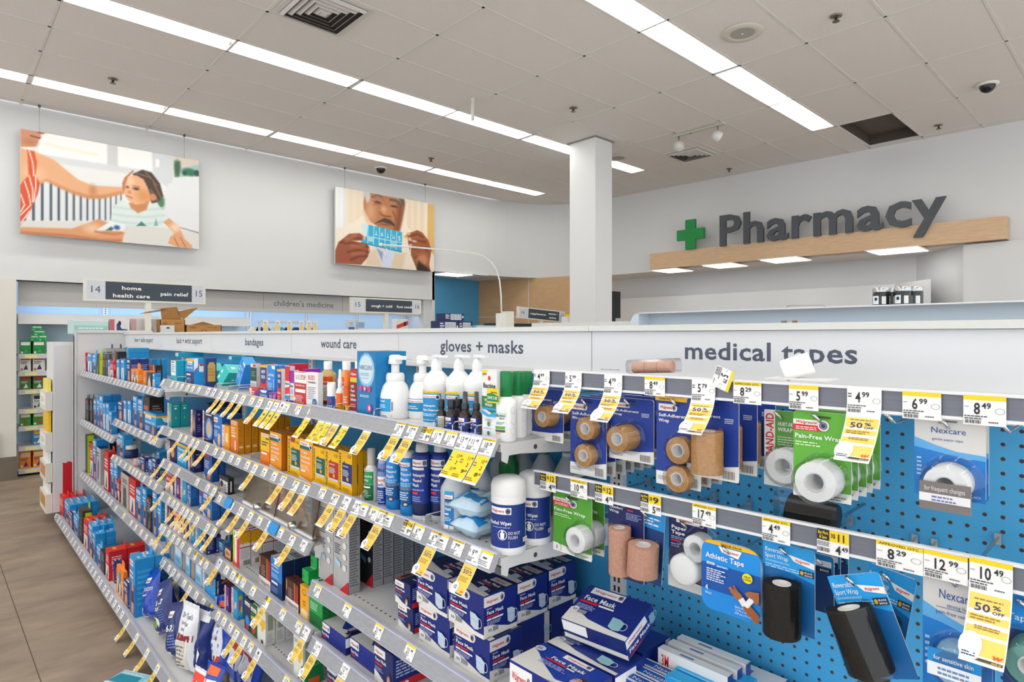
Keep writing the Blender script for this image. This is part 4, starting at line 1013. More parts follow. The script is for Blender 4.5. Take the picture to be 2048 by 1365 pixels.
def open_box(px0, px1, Y, ytop, label, flaps):
    x0, x1 = XY(px0, Y), XY(px1, Y); w = x1 - x0; h = onY(px0, ytop, Y).z - 1.618; dp = .3
    e = empty('cardboard_box', label, 'cardboard box', (x0, Y, 1.618))
    mb = MB(); t = .006
    mb.box((0, 0, 0), (w, t, h), 'cardboard'); mb.box((0, dp - t, 0), (w, dp, h), 'cardboard'); mb.box((0, 0, 0), (t, dp, h), 'cardboard'); mb.box((w - t, 0, 0), (w, dp, h), 'cardboard'); mb.box((0, 0, 0), (w, dp, t), 'cardboard')
    mb.art(plane((0, -.0004, 0), (1, 0, 0), (0, 0, 1), (0, -1, 0), w, h), [('l', .6, .7, .95, .8, 1, '5a4020c'), ('o', .5, .3, .08, .2, .8, '5a4020c'), ('t', .1, .65, .2, .15, '2421', '5a4020c')])
    mb.build('body', e)
    for f in flaps: MB().prism(f, 'y', 0, .005, 'cardboard').build('flap', e, (0, .02, h - .01), (.35, 0, 0))
open_box(320, 370, 6.6, 639, 'open brown cardboard box with raised flaps on the end display', [[(-.17, .06), (.05, .1), (.03, .12), (-.15, .07)], [(.02, .0), (.2, .0), (.14, .14), (.0, .12)], [(.2, .02), (.2, .0), (.33, .14), (.14, .09)]])
open_box(372, 443, 6.6, 650, 'low brown cardboard box to the right of the open box', [[(.02, 0), (.3, 0), (.16, .045)]])
carton(323, 349, 6.52, 651, 1.618, .05, 'd9dadcc', 'small white handled box in front of the open cardboard box', [('e', .5, .7, .15, .1, '4a3a2ac')])
# ---- gondolas behind
g2 = empty('rear_gondola', 'white gondola of the next aisle with a pale blue raised canopy', 'shelving', (4.0, 3, 0)); inv = (-4.0, -3, 0)
MB().box((3.5, -.6, 0), (4.7, 6.55, 1.60), 'd6d7d7c').build('body', g2, inv)
MB().box((3.45, -.6, 1.60), (4.6, 3.45, 1.70), 'dcdddcc').build('top_deck', g2, inv)
yc = YX(1283, 3.42); n_ = 10
mb = MB().box((3.42, -.6, 1.48), (3.46, yc - .06, 1.742), 'c5d5e2c'); mb.box((3.3, -.6, 1.742), (3.5, yc - .05, 1.748), 'e4e9edc'); mb.build('canopy', g2, inv)
pr = [(-.06 + .06 * math.sin(q_ * .157), .26 - .06 + .06 * math.cos(q_ * .157)) for q_ in range(11)] + [(0, 0), (-.06, 0)]
mb = MB().prism([(yc + a, 1.485 + b_) for a, b_ in pr], 'x', 3.3, 3.46, 'cddbe6c'); mb.build('canopy_end', g2, inv)
g3 = empty('far_gondola', 'white gondola under the tilted aisle sign 16 and 17', 'shelving', (6.3, 6.5, 0)); MB().box((-.55, -.85, 0), (.6, .3, 1.60), 'd2d3d3c').build('body', g3)
MB().box((-.5, .02, 1.60), (.25, .28, 1.78), '2b3038c').build('end_cabinet', g3)
for k, (px, nm) in enumerate(((1762, 'leftmost'), (1785, 'second'), (1806, 'third'), (1829, 'rightmost'))):
    p = onX(px, 612, 3.42); x = 3.42 if k % 2 else 3.37
    e = empty('supplement_jar', 'dark jar with a silver lid on the canopy ledge, %s of four' % nm, 'jar', (x + .02, YX(px, x + .02), 1.748), 'jars on the rear canopy')
    r_ = .036
    mb = MB().lathe([(r_, 0), (r_, .062), (r_ - .002, .066)], '24282cg', 20)
    Fc = lambda u, v, zz_: Vector(((r_ + zz_ + .0003) * math.cos(math.pi + .9 - u * 1.8), -(r_ + zz_ + .0003) * -math.sin(math.pi + .9 - u * 1.8), v * .062))
    mb.art(Fc, [('r', .0, .1, .3, .7, 'd8d8d6c'), ('r', .5, .1, 1, .75, 'dfe4e6c'), ('e', .7, .5, .12, .14, '1c3a5ac')], 10); mb.build('body', e)
    MB().lathe([(r_ + .001, .066), (r_ + .001, .085), (r_ - .003, .088)], 'b9bbbdk', 20).build('lid', e)
o = MB().tube([(0, .09, 0), (0, .085, .015), (0, -.1, .012), (0, -.12, -.0)], .002, '9a9c9ek', 6).build('wire_hook', None, (3.42, YX(1606, 3.42), 1.75)); tag(o, 'bent wire hook lying on the pale blue canopy ledge', 'hook')
e = empty('sign_clip', 'small clear sign clip on the cap of the tape bay header', 'clip', (1.42, YX(1575, 1.42), 1.6255)); MB().box((-.006, -.028, .0), (.006, .028, .004), 'd0d0ccc').build('bar', e); MB().box((-.006, .004, .003), (.006, .012, .009), '7a7468k').build('screw', e); MB().box((-.005, -.02, .003), (.005, -.012, .009), '8a5f48k').build('screw', e)
# things standing on the next gondola, seen over the cap
Y2 = 6.0
e = empty('label_rail', 'clear label rail with hanging tags on the next gondola', 'label rail', (XY(575, Y2), Y2, 1.60))
xa, xb = XY(515, Y2) - XY(575, Y2), XY(634, Y2) - XY(575, Y2)
MB().box((xa, 0, .12), (xb, .006, .145), 'c6c9cdc').build('rail', e); MB().box((xa + .01, .0, 0), (xa + .03, .01, .12), 'c6c9cdc').build('post', e); MB().box((xb - .03, .0, 0), (xb - .01, .01, .12), 'c6c9cdc').build('post', e)
for k, p in enumerate((531, 555, 579, 603, 618, 630)):
    mb = MB().box((-.025, -.003, -.075), (.025, 0, .028), 'ece9e0c'); mb.art(plane((-.025, -.0034, -.075), (1, 0, 0), (0, 0, 1), (0, -1, 0), .05, .103), [('r', .06, .08, .94, .58, 'edd28ac'), ('l', .2, .65, .8, .9, 2, '8a8a88c')])
    tag(mb.build('price_tag', None, (XY(p, Y2), Y2 - .001, 1.722)), 'tiny yellow and white tag on the clear rail of the next gondola, %s from left' % ORD[k], 'price tag', 'tags on the clear rail')
for k, (p, c) in enumerate(((508, 'e8e6dac'), (520, '2a4a8ac'), (533, '3a86c4c'), (547, 'e9e9e9c'), (562, '3fa2d8c'), (577, '2b2f3ac'), (593, '2a4a8ac'), (607, '7ab6dac'), (624, '3a86c4c'))):
    mb = MB(); mb.prism([(-.045, 0), (.045, 0), (.04, .06), (.02, .085), (-.02, .085), (-.04, .06)], 'y', 0, .03, c)
    tag(mb.build('hanging_pack', None, (XY(p, Y2 + .05), Y2 + .05, 1.6)), '%s small coloured pack behind the clear rail, counted from left' % ORD[k], 'pack', 'packs behind the clear rail')
carton(697, 709, Y2, 640, 1.6, .06, 'c9ced6c', 'narrow grey and blue box standing left on the next gondola', [('r', 0, .25, 1, .55, '44648cc'), ('l', .15, .65, .85, .9, 3, '8a97a8c')])
carton(717, 729, Y2, 640, 1.6, .06, 'cdd6dec', 'second narrow pale blue box on the next gondola', [('r', 0, .5, 1, .85, '7fa9c8c'), ('l', .15, .2, .85, .4, 3, '8a97a8c')])
o = carton(793, 816, Y2, 638, 1.6, .1, 'd8d6d4c', 'red and white box leaning on the next gondola near the sign pole', [('p', [(0, .4), (1, .65), (1, .9), (0, .62)], 'c8402fc'), ('r', 0, .05, .8, .3, 'c8402fc'), ('e', .72, .7, .12, .14, '3a3030c')])
for k, (a, b_, yt, zz_, lab) in enumerate(((879, 917, 642, 1.60, 'lower left'), (918, 945, 643, 1.60, 'lower right'), (890, 928, 627, 0, 'top'))):
    Y_ = 5.4; zb = zz_ or onY(900, 642, Y_).z + .001
    carton(a, b_, Y_, yt, zb, .16, '24305ac', '%s dark blue box of the stack in front of the blue wall' % lab, [('l', .03, .3, .24, .95, 4, 'e6e8eec'), ('r', .28, .12, .86, .92, 'c9cdd4c'), ('b', .3, .2, .84, .85, '9aa0acc'), ('r', .9, .4, .97, .7, 'd9dde4c')], group='dark blue boxes on the next gondola')
carton(953, 994, 5.4, 651, 1.60, .12, 'b9d9ecc', 'flat pale blue carton left of the white arm post', [('l', .05, .4, .9, .8, 1, '5a9ac8c')])
e = empty('swing_arm', 'white curved swing arm with hooks rising behind the gondola', 'arm', (XY(1003, 5.0), 5.0, 1.60)); ex, ez = XY(1003, 5.0), 1.60
P5 = lambda x, y: (onY(x, y, 5.0) - Vector((ex, 5.0, ez)))
mb = MB().box((-.03, -.02, 0), (.06, .06, P5(1003, 627).z), 'dcdbd6c'); mb.box((.0, -.021, .02), (.008, -.0205, .03), '2a2a2am'); mb.build('post', e)
MB().box((.061, -.02, 0), (.17, .06, P5(1010, 623).z), 'dad6c8c').build('housing', e)
MB().tube([P5(1003, 628), P5(1002, 590), P5(999, 560), P5(992, 538), P5(981, 523), P5(966, 512), P5(945, 507), P5(900, 501.5), P5(830, 495), P5(765, 490)], .0085, 'dfdfdbc', 10).build('arm_tube', e)
MB().lathe([(.0, -.018), (.013, -.012), (.018, 0), (.013, .012), (.0, .018)], 'e2e2dec', 12, Matrix.Translation(P5(762, 489.5))).build('end_ball', e)
for p in (770, 818): MB().tube([P5(p + 3, 496), P5(p + 3, 514), P5(p + 1, 517), P5(p - 1, 514), P5(p - 1, 503)], .0035, 'e4e4e0c', 6).build('hook', e)
e = empty('dispenser', 'white dispenser with a yellow lid in front of the pillar', 'dispenser', (XY(1154, 6.0), 6.0, 1.60)); w = (XY(1172, 6) - XY(1136, 6)) / 2
MB().box((-w, 0, 0), (w, .12, onY(1150, 634, 6).z - 1.6), 'e4e4e0c').build('body', e); MB().box((-w * .75, .01, onY(1150, 634, 6).z - 1.599), (w * .55, .1, onY(1150, 629, 6).z - 1.6), 'e9bf1cc').build('lid', e)
e = empty('monitor', 'black flat monitor on the pharmacy counter right of the pillar', 'monitor', tuple(onY(1231, 640, 6.9))); p = onY(1231, 640, 6.9); q2 = onY(1241, 584, 6.9); q1 = onY(1215, 636, 6.9)
MB().box((q1.x - p.x, 0, q1.z - p.z), (q2.x - p.x, .04, q2.z - p.z), '232427c').build('screen', e); MB().box((-.1, .0, -p.z + 1.0), (.0, .04, q1.z - p.z), '232427c').build('stand', e)
o = MB().box((-.6, -.1, 0), (.9, .3, 1.0), 'c9b08cc').build('pharmacy_counter', None, (p.x, p.y, 0)); tag(o, 'low wooden pharmacy counter behind the pillar', 'counter')
# crates by the door
e = empty('crate_stack', 'grey metal crates on the floor at the left edge', 'crate', (.42, 9.0, 0))
MB().box((-.5, -.25, .0), (.02, .15, .2), '6f6e6ac').build('base', e)
for k in range(3):
    mb = MB().box((-.55, -.3, .2 + k * .11), (.06, .18, .29 + k * .11), '8d8b85k'); mb.box((-.57, -.32, .28 + k * .11), (.08, .2, .305 + k * .11), '9a9892k'); mb.build('crate', e)
# ================================================================ BOXED GOODS ON THE SHELVES
WHT, RED, SKY, NAV, BLU, TEA, BLK = 'f1f1efc', 'cf2030c', '1f93d6c', '1b2a6ac', '1767b4c', '1fb0b4c', '1d1e22c'
SKN, ORG, YLW, GRY, GRN, LIM, PUR = 'c99270c', 'ef7f1ac', 'f3b70ac', 'a9aaacc', '0c9a48c', 'b9cf10c', '7b2a90c'
def wg(x0=.08, y0=.85, x1=.7, y1=.95, k=WHT): return [('r', x0, y0, x1, y1, k), ('t', x0 + .04, y0 + .03, (x1 - x0) * .8, (y1 - y0) * .45, 'Walgreens', RED, 0, 1, .3)]
def limb(k=SKN, k2='30343ac'): return [('p', [(.3, .02), (.75, .02), (.8, .3), (.7, .6), (.45, .62), (.38, .3)], k), ('p', [(.36, .22), (.79, .22), (.75, .42), (.42, .42)], k2)]
S = {}
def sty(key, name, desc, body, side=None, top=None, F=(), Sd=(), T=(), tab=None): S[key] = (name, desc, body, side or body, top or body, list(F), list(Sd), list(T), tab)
txt = lambda k, n=4: [('l', .12, .12, .88, .8, n, k)]
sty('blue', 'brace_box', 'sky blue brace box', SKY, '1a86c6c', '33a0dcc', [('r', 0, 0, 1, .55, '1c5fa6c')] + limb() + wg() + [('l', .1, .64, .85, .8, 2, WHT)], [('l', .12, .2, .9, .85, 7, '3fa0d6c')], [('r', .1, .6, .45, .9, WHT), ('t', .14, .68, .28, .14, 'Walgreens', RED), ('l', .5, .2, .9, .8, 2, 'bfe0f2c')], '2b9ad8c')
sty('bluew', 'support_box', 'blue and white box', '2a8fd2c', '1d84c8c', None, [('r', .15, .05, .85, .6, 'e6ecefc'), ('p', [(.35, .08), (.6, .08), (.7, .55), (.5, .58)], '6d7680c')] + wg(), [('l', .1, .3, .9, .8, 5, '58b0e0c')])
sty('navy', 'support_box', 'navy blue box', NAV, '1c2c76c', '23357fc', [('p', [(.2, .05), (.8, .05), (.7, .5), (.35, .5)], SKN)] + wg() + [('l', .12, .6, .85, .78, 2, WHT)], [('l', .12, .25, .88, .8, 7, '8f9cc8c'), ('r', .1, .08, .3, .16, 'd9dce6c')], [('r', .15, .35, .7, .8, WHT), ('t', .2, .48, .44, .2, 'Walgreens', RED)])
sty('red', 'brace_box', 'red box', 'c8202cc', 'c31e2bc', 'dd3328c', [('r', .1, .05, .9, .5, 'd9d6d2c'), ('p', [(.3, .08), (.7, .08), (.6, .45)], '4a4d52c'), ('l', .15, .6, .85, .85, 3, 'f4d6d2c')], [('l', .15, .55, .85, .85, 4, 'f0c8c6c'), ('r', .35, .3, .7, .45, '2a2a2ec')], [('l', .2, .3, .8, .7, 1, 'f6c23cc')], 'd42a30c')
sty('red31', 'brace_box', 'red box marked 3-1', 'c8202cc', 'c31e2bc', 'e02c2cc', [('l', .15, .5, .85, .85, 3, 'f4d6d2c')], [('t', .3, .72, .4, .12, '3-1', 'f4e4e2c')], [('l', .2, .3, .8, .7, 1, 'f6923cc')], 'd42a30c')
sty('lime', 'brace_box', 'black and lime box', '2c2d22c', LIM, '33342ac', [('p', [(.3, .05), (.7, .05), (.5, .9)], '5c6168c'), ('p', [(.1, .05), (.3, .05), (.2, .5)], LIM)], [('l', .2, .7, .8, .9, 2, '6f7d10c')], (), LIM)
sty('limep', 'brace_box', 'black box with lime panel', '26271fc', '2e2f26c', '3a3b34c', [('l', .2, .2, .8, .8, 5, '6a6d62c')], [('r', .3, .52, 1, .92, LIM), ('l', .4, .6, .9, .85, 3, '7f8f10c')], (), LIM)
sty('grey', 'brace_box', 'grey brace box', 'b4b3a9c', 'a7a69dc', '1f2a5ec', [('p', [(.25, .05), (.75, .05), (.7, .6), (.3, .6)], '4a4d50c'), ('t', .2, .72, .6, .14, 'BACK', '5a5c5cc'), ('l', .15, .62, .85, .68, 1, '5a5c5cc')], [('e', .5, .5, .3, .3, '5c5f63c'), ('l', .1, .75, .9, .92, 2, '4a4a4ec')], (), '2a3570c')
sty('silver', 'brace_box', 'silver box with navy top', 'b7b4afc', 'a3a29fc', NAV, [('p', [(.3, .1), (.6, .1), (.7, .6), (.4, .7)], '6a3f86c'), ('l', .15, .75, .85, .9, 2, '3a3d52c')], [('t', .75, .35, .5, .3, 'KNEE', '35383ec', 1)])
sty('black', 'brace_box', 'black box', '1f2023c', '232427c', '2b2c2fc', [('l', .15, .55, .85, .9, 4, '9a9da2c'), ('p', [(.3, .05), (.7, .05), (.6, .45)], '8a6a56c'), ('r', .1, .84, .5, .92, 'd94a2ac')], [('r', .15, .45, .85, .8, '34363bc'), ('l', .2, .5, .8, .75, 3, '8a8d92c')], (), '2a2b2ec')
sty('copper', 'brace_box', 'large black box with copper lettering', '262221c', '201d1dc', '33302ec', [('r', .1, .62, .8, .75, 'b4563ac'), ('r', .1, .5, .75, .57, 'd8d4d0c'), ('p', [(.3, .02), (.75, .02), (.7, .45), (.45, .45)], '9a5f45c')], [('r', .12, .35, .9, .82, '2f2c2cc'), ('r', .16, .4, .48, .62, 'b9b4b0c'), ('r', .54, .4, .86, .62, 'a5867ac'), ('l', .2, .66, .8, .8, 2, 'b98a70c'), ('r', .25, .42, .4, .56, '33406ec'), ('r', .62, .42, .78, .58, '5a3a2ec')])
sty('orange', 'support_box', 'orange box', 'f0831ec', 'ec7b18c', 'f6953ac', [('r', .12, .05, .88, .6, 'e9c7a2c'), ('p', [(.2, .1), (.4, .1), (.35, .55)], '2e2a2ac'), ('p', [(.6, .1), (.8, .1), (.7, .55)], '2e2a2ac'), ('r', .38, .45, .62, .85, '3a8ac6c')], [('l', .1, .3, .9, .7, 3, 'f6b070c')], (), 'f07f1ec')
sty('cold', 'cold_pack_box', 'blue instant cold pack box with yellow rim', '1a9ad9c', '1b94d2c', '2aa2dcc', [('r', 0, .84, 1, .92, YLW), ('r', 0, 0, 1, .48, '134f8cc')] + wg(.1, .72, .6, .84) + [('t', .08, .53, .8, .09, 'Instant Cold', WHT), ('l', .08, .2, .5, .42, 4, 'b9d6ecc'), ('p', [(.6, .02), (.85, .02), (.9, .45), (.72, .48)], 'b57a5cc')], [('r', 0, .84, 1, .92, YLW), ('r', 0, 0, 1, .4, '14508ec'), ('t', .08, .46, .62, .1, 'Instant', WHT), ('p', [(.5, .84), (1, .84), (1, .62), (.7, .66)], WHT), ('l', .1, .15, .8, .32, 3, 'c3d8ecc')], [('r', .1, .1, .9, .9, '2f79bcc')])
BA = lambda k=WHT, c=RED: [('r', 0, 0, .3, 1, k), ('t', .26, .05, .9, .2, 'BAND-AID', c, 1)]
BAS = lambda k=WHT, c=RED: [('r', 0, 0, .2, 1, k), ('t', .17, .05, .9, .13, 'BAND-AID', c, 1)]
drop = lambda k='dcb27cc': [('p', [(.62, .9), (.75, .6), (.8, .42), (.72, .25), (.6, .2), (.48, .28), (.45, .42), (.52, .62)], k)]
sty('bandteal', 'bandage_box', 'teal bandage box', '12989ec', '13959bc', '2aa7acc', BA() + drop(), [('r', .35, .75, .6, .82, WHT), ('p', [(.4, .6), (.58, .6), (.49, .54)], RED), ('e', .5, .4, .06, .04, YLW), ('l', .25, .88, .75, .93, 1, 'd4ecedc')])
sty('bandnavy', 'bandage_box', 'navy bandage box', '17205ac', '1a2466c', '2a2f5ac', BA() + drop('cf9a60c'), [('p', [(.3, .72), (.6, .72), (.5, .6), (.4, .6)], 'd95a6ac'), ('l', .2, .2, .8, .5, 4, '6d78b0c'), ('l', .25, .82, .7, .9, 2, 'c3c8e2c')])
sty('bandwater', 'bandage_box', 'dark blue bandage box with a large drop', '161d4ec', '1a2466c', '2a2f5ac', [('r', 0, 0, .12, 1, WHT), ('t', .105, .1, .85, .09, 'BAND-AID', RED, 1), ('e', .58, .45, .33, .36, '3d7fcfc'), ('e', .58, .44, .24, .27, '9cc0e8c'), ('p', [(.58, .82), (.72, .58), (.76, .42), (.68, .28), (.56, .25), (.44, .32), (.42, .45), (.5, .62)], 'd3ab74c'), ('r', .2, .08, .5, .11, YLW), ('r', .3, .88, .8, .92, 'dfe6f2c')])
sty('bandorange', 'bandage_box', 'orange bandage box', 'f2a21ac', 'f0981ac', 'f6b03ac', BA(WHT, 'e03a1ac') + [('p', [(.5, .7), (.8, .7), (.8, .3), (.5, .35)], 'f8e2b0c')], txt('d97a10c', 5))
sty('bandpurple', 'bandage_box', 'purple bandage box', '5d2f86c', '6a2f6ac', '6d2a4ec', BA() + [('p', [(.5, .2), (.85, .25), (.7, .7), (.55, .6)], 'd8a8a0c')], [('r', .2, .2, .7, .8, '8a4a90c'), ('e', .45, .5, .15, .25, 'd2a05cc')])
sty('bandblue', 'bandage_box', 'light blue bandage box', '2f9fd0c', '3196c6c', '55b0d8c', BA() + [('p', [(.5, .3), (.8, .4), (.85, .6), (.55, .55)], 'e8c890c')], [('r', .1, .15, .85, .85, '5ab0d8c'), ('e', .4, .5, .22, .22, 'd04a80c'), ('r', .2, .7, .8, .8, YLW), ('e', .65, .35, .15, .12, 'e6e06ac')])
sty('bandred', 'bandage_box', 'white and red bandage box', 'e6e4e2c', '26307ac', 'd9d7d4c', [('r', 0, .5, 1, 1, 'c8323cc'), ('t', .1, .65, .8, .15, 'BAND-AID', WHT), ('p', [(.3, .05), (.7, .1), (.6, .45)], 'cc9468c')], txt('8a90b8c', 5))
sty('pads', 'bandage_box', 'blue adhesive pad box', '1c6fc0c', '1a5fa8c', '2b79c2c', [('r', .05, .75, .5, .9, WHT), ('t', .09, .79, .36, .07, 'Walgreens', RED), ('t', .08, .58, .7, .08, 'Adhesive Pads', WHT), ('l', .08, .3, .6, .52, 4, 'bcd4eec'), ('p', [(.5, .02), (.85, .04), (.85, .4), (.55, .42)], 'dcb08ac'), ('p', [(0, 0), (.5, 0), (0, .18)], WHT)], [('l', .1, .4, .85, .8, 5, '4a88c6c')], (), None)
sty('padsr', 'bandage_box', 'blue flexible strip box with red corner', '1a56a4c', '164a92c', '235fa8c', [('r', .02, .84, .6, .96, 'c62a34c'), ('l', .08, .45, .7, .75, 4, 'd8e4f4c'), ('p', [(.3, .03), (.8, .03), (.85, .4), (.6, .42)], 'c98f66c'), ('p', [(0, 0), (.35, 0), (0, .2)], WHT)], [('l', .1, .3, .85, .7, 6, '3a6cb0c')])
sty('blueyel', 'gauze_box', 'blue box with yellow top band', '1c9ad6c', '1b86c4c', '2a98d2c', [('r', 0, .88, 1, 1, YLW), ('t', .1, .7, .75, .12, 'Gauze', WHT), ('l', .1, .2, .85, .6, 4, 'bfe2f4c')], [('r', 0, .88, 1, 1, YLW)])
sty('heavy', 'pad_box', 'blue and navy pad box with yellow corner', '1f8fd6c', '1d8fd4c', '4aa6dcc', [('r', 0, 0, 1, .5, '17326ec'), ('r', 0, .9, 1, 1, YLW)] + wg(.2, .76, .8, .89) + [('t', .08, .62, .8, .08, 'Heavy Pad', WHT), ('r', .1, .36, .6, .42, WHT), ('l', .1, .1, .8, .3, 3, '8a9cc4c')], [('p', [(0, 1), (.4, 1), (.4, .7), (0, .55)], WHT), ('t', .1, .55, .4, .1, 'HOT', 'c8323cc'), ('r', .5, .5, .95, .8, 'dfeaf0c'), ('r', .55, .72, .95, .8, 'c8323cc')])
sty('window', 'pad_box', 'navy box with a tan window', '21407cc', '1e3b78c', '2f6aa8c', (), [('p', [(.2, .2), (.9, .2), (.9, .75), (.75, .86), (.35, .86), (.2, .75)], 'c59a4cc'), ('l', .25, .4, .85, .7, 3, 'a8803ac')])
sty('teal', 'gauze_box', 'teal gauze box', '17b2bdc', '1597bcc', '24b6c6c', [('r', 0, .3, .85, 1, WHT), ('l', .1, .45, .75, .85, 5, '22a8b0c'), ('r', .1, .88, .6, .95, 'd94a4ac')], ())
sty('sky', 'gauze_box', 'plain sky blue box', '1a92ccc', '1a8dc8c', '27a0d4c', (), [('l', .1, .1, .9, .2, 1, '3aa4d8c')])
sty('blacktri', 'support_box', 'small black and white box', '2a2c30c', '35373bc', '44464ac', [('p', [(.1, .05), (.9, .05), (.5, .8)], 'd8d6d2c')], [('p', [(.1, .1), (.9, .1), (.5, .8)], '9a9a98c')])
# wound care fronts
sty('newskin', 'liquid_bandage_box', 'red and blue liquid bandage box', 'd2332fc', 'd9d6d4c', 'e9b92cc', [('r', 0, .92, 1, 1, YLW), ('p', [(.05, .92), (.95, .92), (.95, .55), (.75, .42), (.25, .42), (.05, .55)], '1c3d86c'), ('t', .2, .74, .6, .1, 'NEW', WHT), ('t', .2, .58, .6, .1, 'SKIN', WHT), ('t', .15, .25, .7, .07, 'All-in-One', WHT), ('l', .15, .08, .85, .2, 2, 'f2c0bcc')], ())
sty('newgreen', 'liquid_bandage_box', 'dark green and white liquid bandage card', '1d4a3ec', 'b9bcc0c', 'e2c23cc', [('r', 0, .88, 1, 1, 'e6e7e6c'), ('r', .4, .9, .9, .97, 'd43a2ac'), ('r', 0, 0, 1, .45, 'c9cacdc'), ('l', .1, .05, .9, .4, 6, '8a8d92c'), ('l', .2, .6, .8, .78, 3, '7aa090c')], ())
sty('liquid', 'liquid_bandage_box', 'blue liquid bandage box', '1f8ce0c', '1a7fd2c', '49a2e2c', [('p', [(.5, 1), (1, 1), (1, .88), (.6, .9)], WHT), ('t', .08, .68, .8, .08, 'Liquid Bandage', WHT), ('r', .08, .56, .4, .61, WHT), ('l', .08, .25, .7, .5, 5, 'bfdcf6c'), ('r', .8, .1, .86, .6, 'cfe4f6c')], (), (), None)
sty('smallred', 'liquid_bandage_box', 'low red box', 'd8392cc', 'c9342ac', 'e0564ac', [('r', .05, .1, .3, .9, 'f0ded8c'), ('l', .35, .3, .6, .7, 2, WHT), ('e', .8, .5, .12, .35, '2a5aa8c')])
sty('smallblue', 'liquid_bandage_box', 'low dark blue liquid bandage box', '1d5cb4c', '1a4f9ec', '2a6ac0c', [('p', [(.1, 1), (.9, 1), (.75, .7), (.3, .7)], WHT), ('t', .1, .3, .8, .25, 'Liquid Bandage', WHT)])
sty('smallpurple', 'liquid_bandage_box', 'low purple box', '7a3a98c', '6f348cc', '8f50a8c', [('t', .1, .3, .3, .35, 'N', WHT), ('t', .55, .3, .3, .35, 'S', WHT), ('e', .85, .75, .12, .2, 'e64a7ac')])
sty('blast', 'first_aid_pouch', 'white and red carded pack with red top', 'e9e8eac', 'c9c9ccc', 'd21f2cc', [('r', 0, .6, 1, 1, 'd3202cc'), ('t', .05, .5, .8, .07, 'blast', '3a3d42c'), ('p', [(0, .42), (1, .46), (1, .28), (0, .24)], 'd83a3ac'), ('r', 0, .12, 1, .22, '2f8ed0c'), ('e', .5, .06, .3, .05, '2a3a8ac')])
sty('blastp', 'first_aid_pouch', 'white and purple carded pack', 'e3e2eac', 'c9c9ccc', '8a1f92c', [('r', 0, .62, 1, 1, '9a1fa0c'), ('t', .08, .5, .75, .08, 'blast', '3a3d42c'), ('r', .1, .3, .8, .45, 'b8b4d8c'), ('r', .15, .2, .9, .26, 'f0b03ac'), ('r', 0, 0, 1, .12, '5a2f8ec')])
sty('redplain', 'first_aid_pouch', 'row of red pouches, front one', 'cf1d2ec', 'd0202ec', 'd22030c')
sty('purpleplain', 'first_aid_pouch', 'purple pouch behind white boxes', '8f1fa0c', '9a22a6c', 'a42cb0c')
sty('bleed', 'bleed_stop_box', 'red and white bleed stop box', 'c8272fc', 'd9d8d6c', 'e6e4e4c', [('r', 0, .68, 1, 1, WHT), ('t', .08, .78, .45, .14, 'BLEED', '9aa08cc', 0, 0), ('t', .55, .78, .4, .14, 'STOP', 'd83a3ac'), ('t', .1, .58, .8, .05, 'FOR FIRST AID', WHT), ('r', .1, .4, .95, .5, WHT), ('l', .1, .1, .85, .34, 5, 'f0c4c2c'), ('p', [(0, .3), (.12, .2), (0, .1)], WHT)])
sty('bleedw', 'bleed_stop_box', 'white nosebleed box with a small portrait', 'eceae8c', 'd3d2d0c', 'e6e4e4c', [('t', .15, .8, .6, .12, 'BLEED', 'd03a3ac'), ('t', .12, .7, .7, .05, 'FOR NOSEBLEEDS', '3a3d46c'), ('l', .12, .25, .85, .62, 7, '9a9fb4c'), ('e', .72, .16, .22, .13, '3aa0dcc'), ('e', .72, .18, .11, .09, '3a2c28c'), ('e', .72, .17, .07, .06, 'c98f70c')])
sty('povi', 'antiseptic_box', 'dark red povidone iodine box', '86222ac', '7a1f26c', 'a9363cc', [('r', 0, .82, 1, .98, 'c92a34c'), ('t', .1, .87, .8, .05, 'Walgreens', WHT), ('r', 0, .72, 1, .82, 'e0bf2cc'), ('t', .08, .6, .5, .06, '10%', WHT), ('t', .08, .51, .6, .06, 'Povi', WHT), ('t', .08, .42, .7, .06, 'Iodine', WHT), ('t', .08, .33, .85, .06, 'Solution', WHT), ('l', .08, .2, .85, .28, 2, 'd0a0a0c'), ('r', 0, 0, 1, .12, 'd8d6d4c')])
sty('hibi', 'antiseptic_box', 'tall blue cleanser box with open curved lid', '1478b2c', '0f76b0c', '2a2c30c', [('e', .5, .7, .46, .29, '3f9acbc'), ('e', .52, .71, .44, .26, '8cc2dfc'), ('e', .5, .72, .38, .22, 'c9dfe9c'), ('t', .14, .72, .7, .065, 'HIBICLENS', '123f6ec', 0, 0), ('l', .2, .63, .8, .68, 2, '7ab4ccc'), ('l', .18, .585, .82, .6, 1, 'd05a86c'), ('e', .22, .43, .09, .047, 'dc3a78c'), ('e', .46, .43, .09, .047, 'dc3a78c'), ('e', .7, .43, .09, .047, 'dc3a78c'), ('e', .46, .43, .035, .025, WHT), ('l', .2, .3, .75, .34, 2, 'dfeaf2c'), ('e', .72, .14, .12, .06, 'dc3a78c'), ('r', .69, .11, .75, .17, WHT)], [])
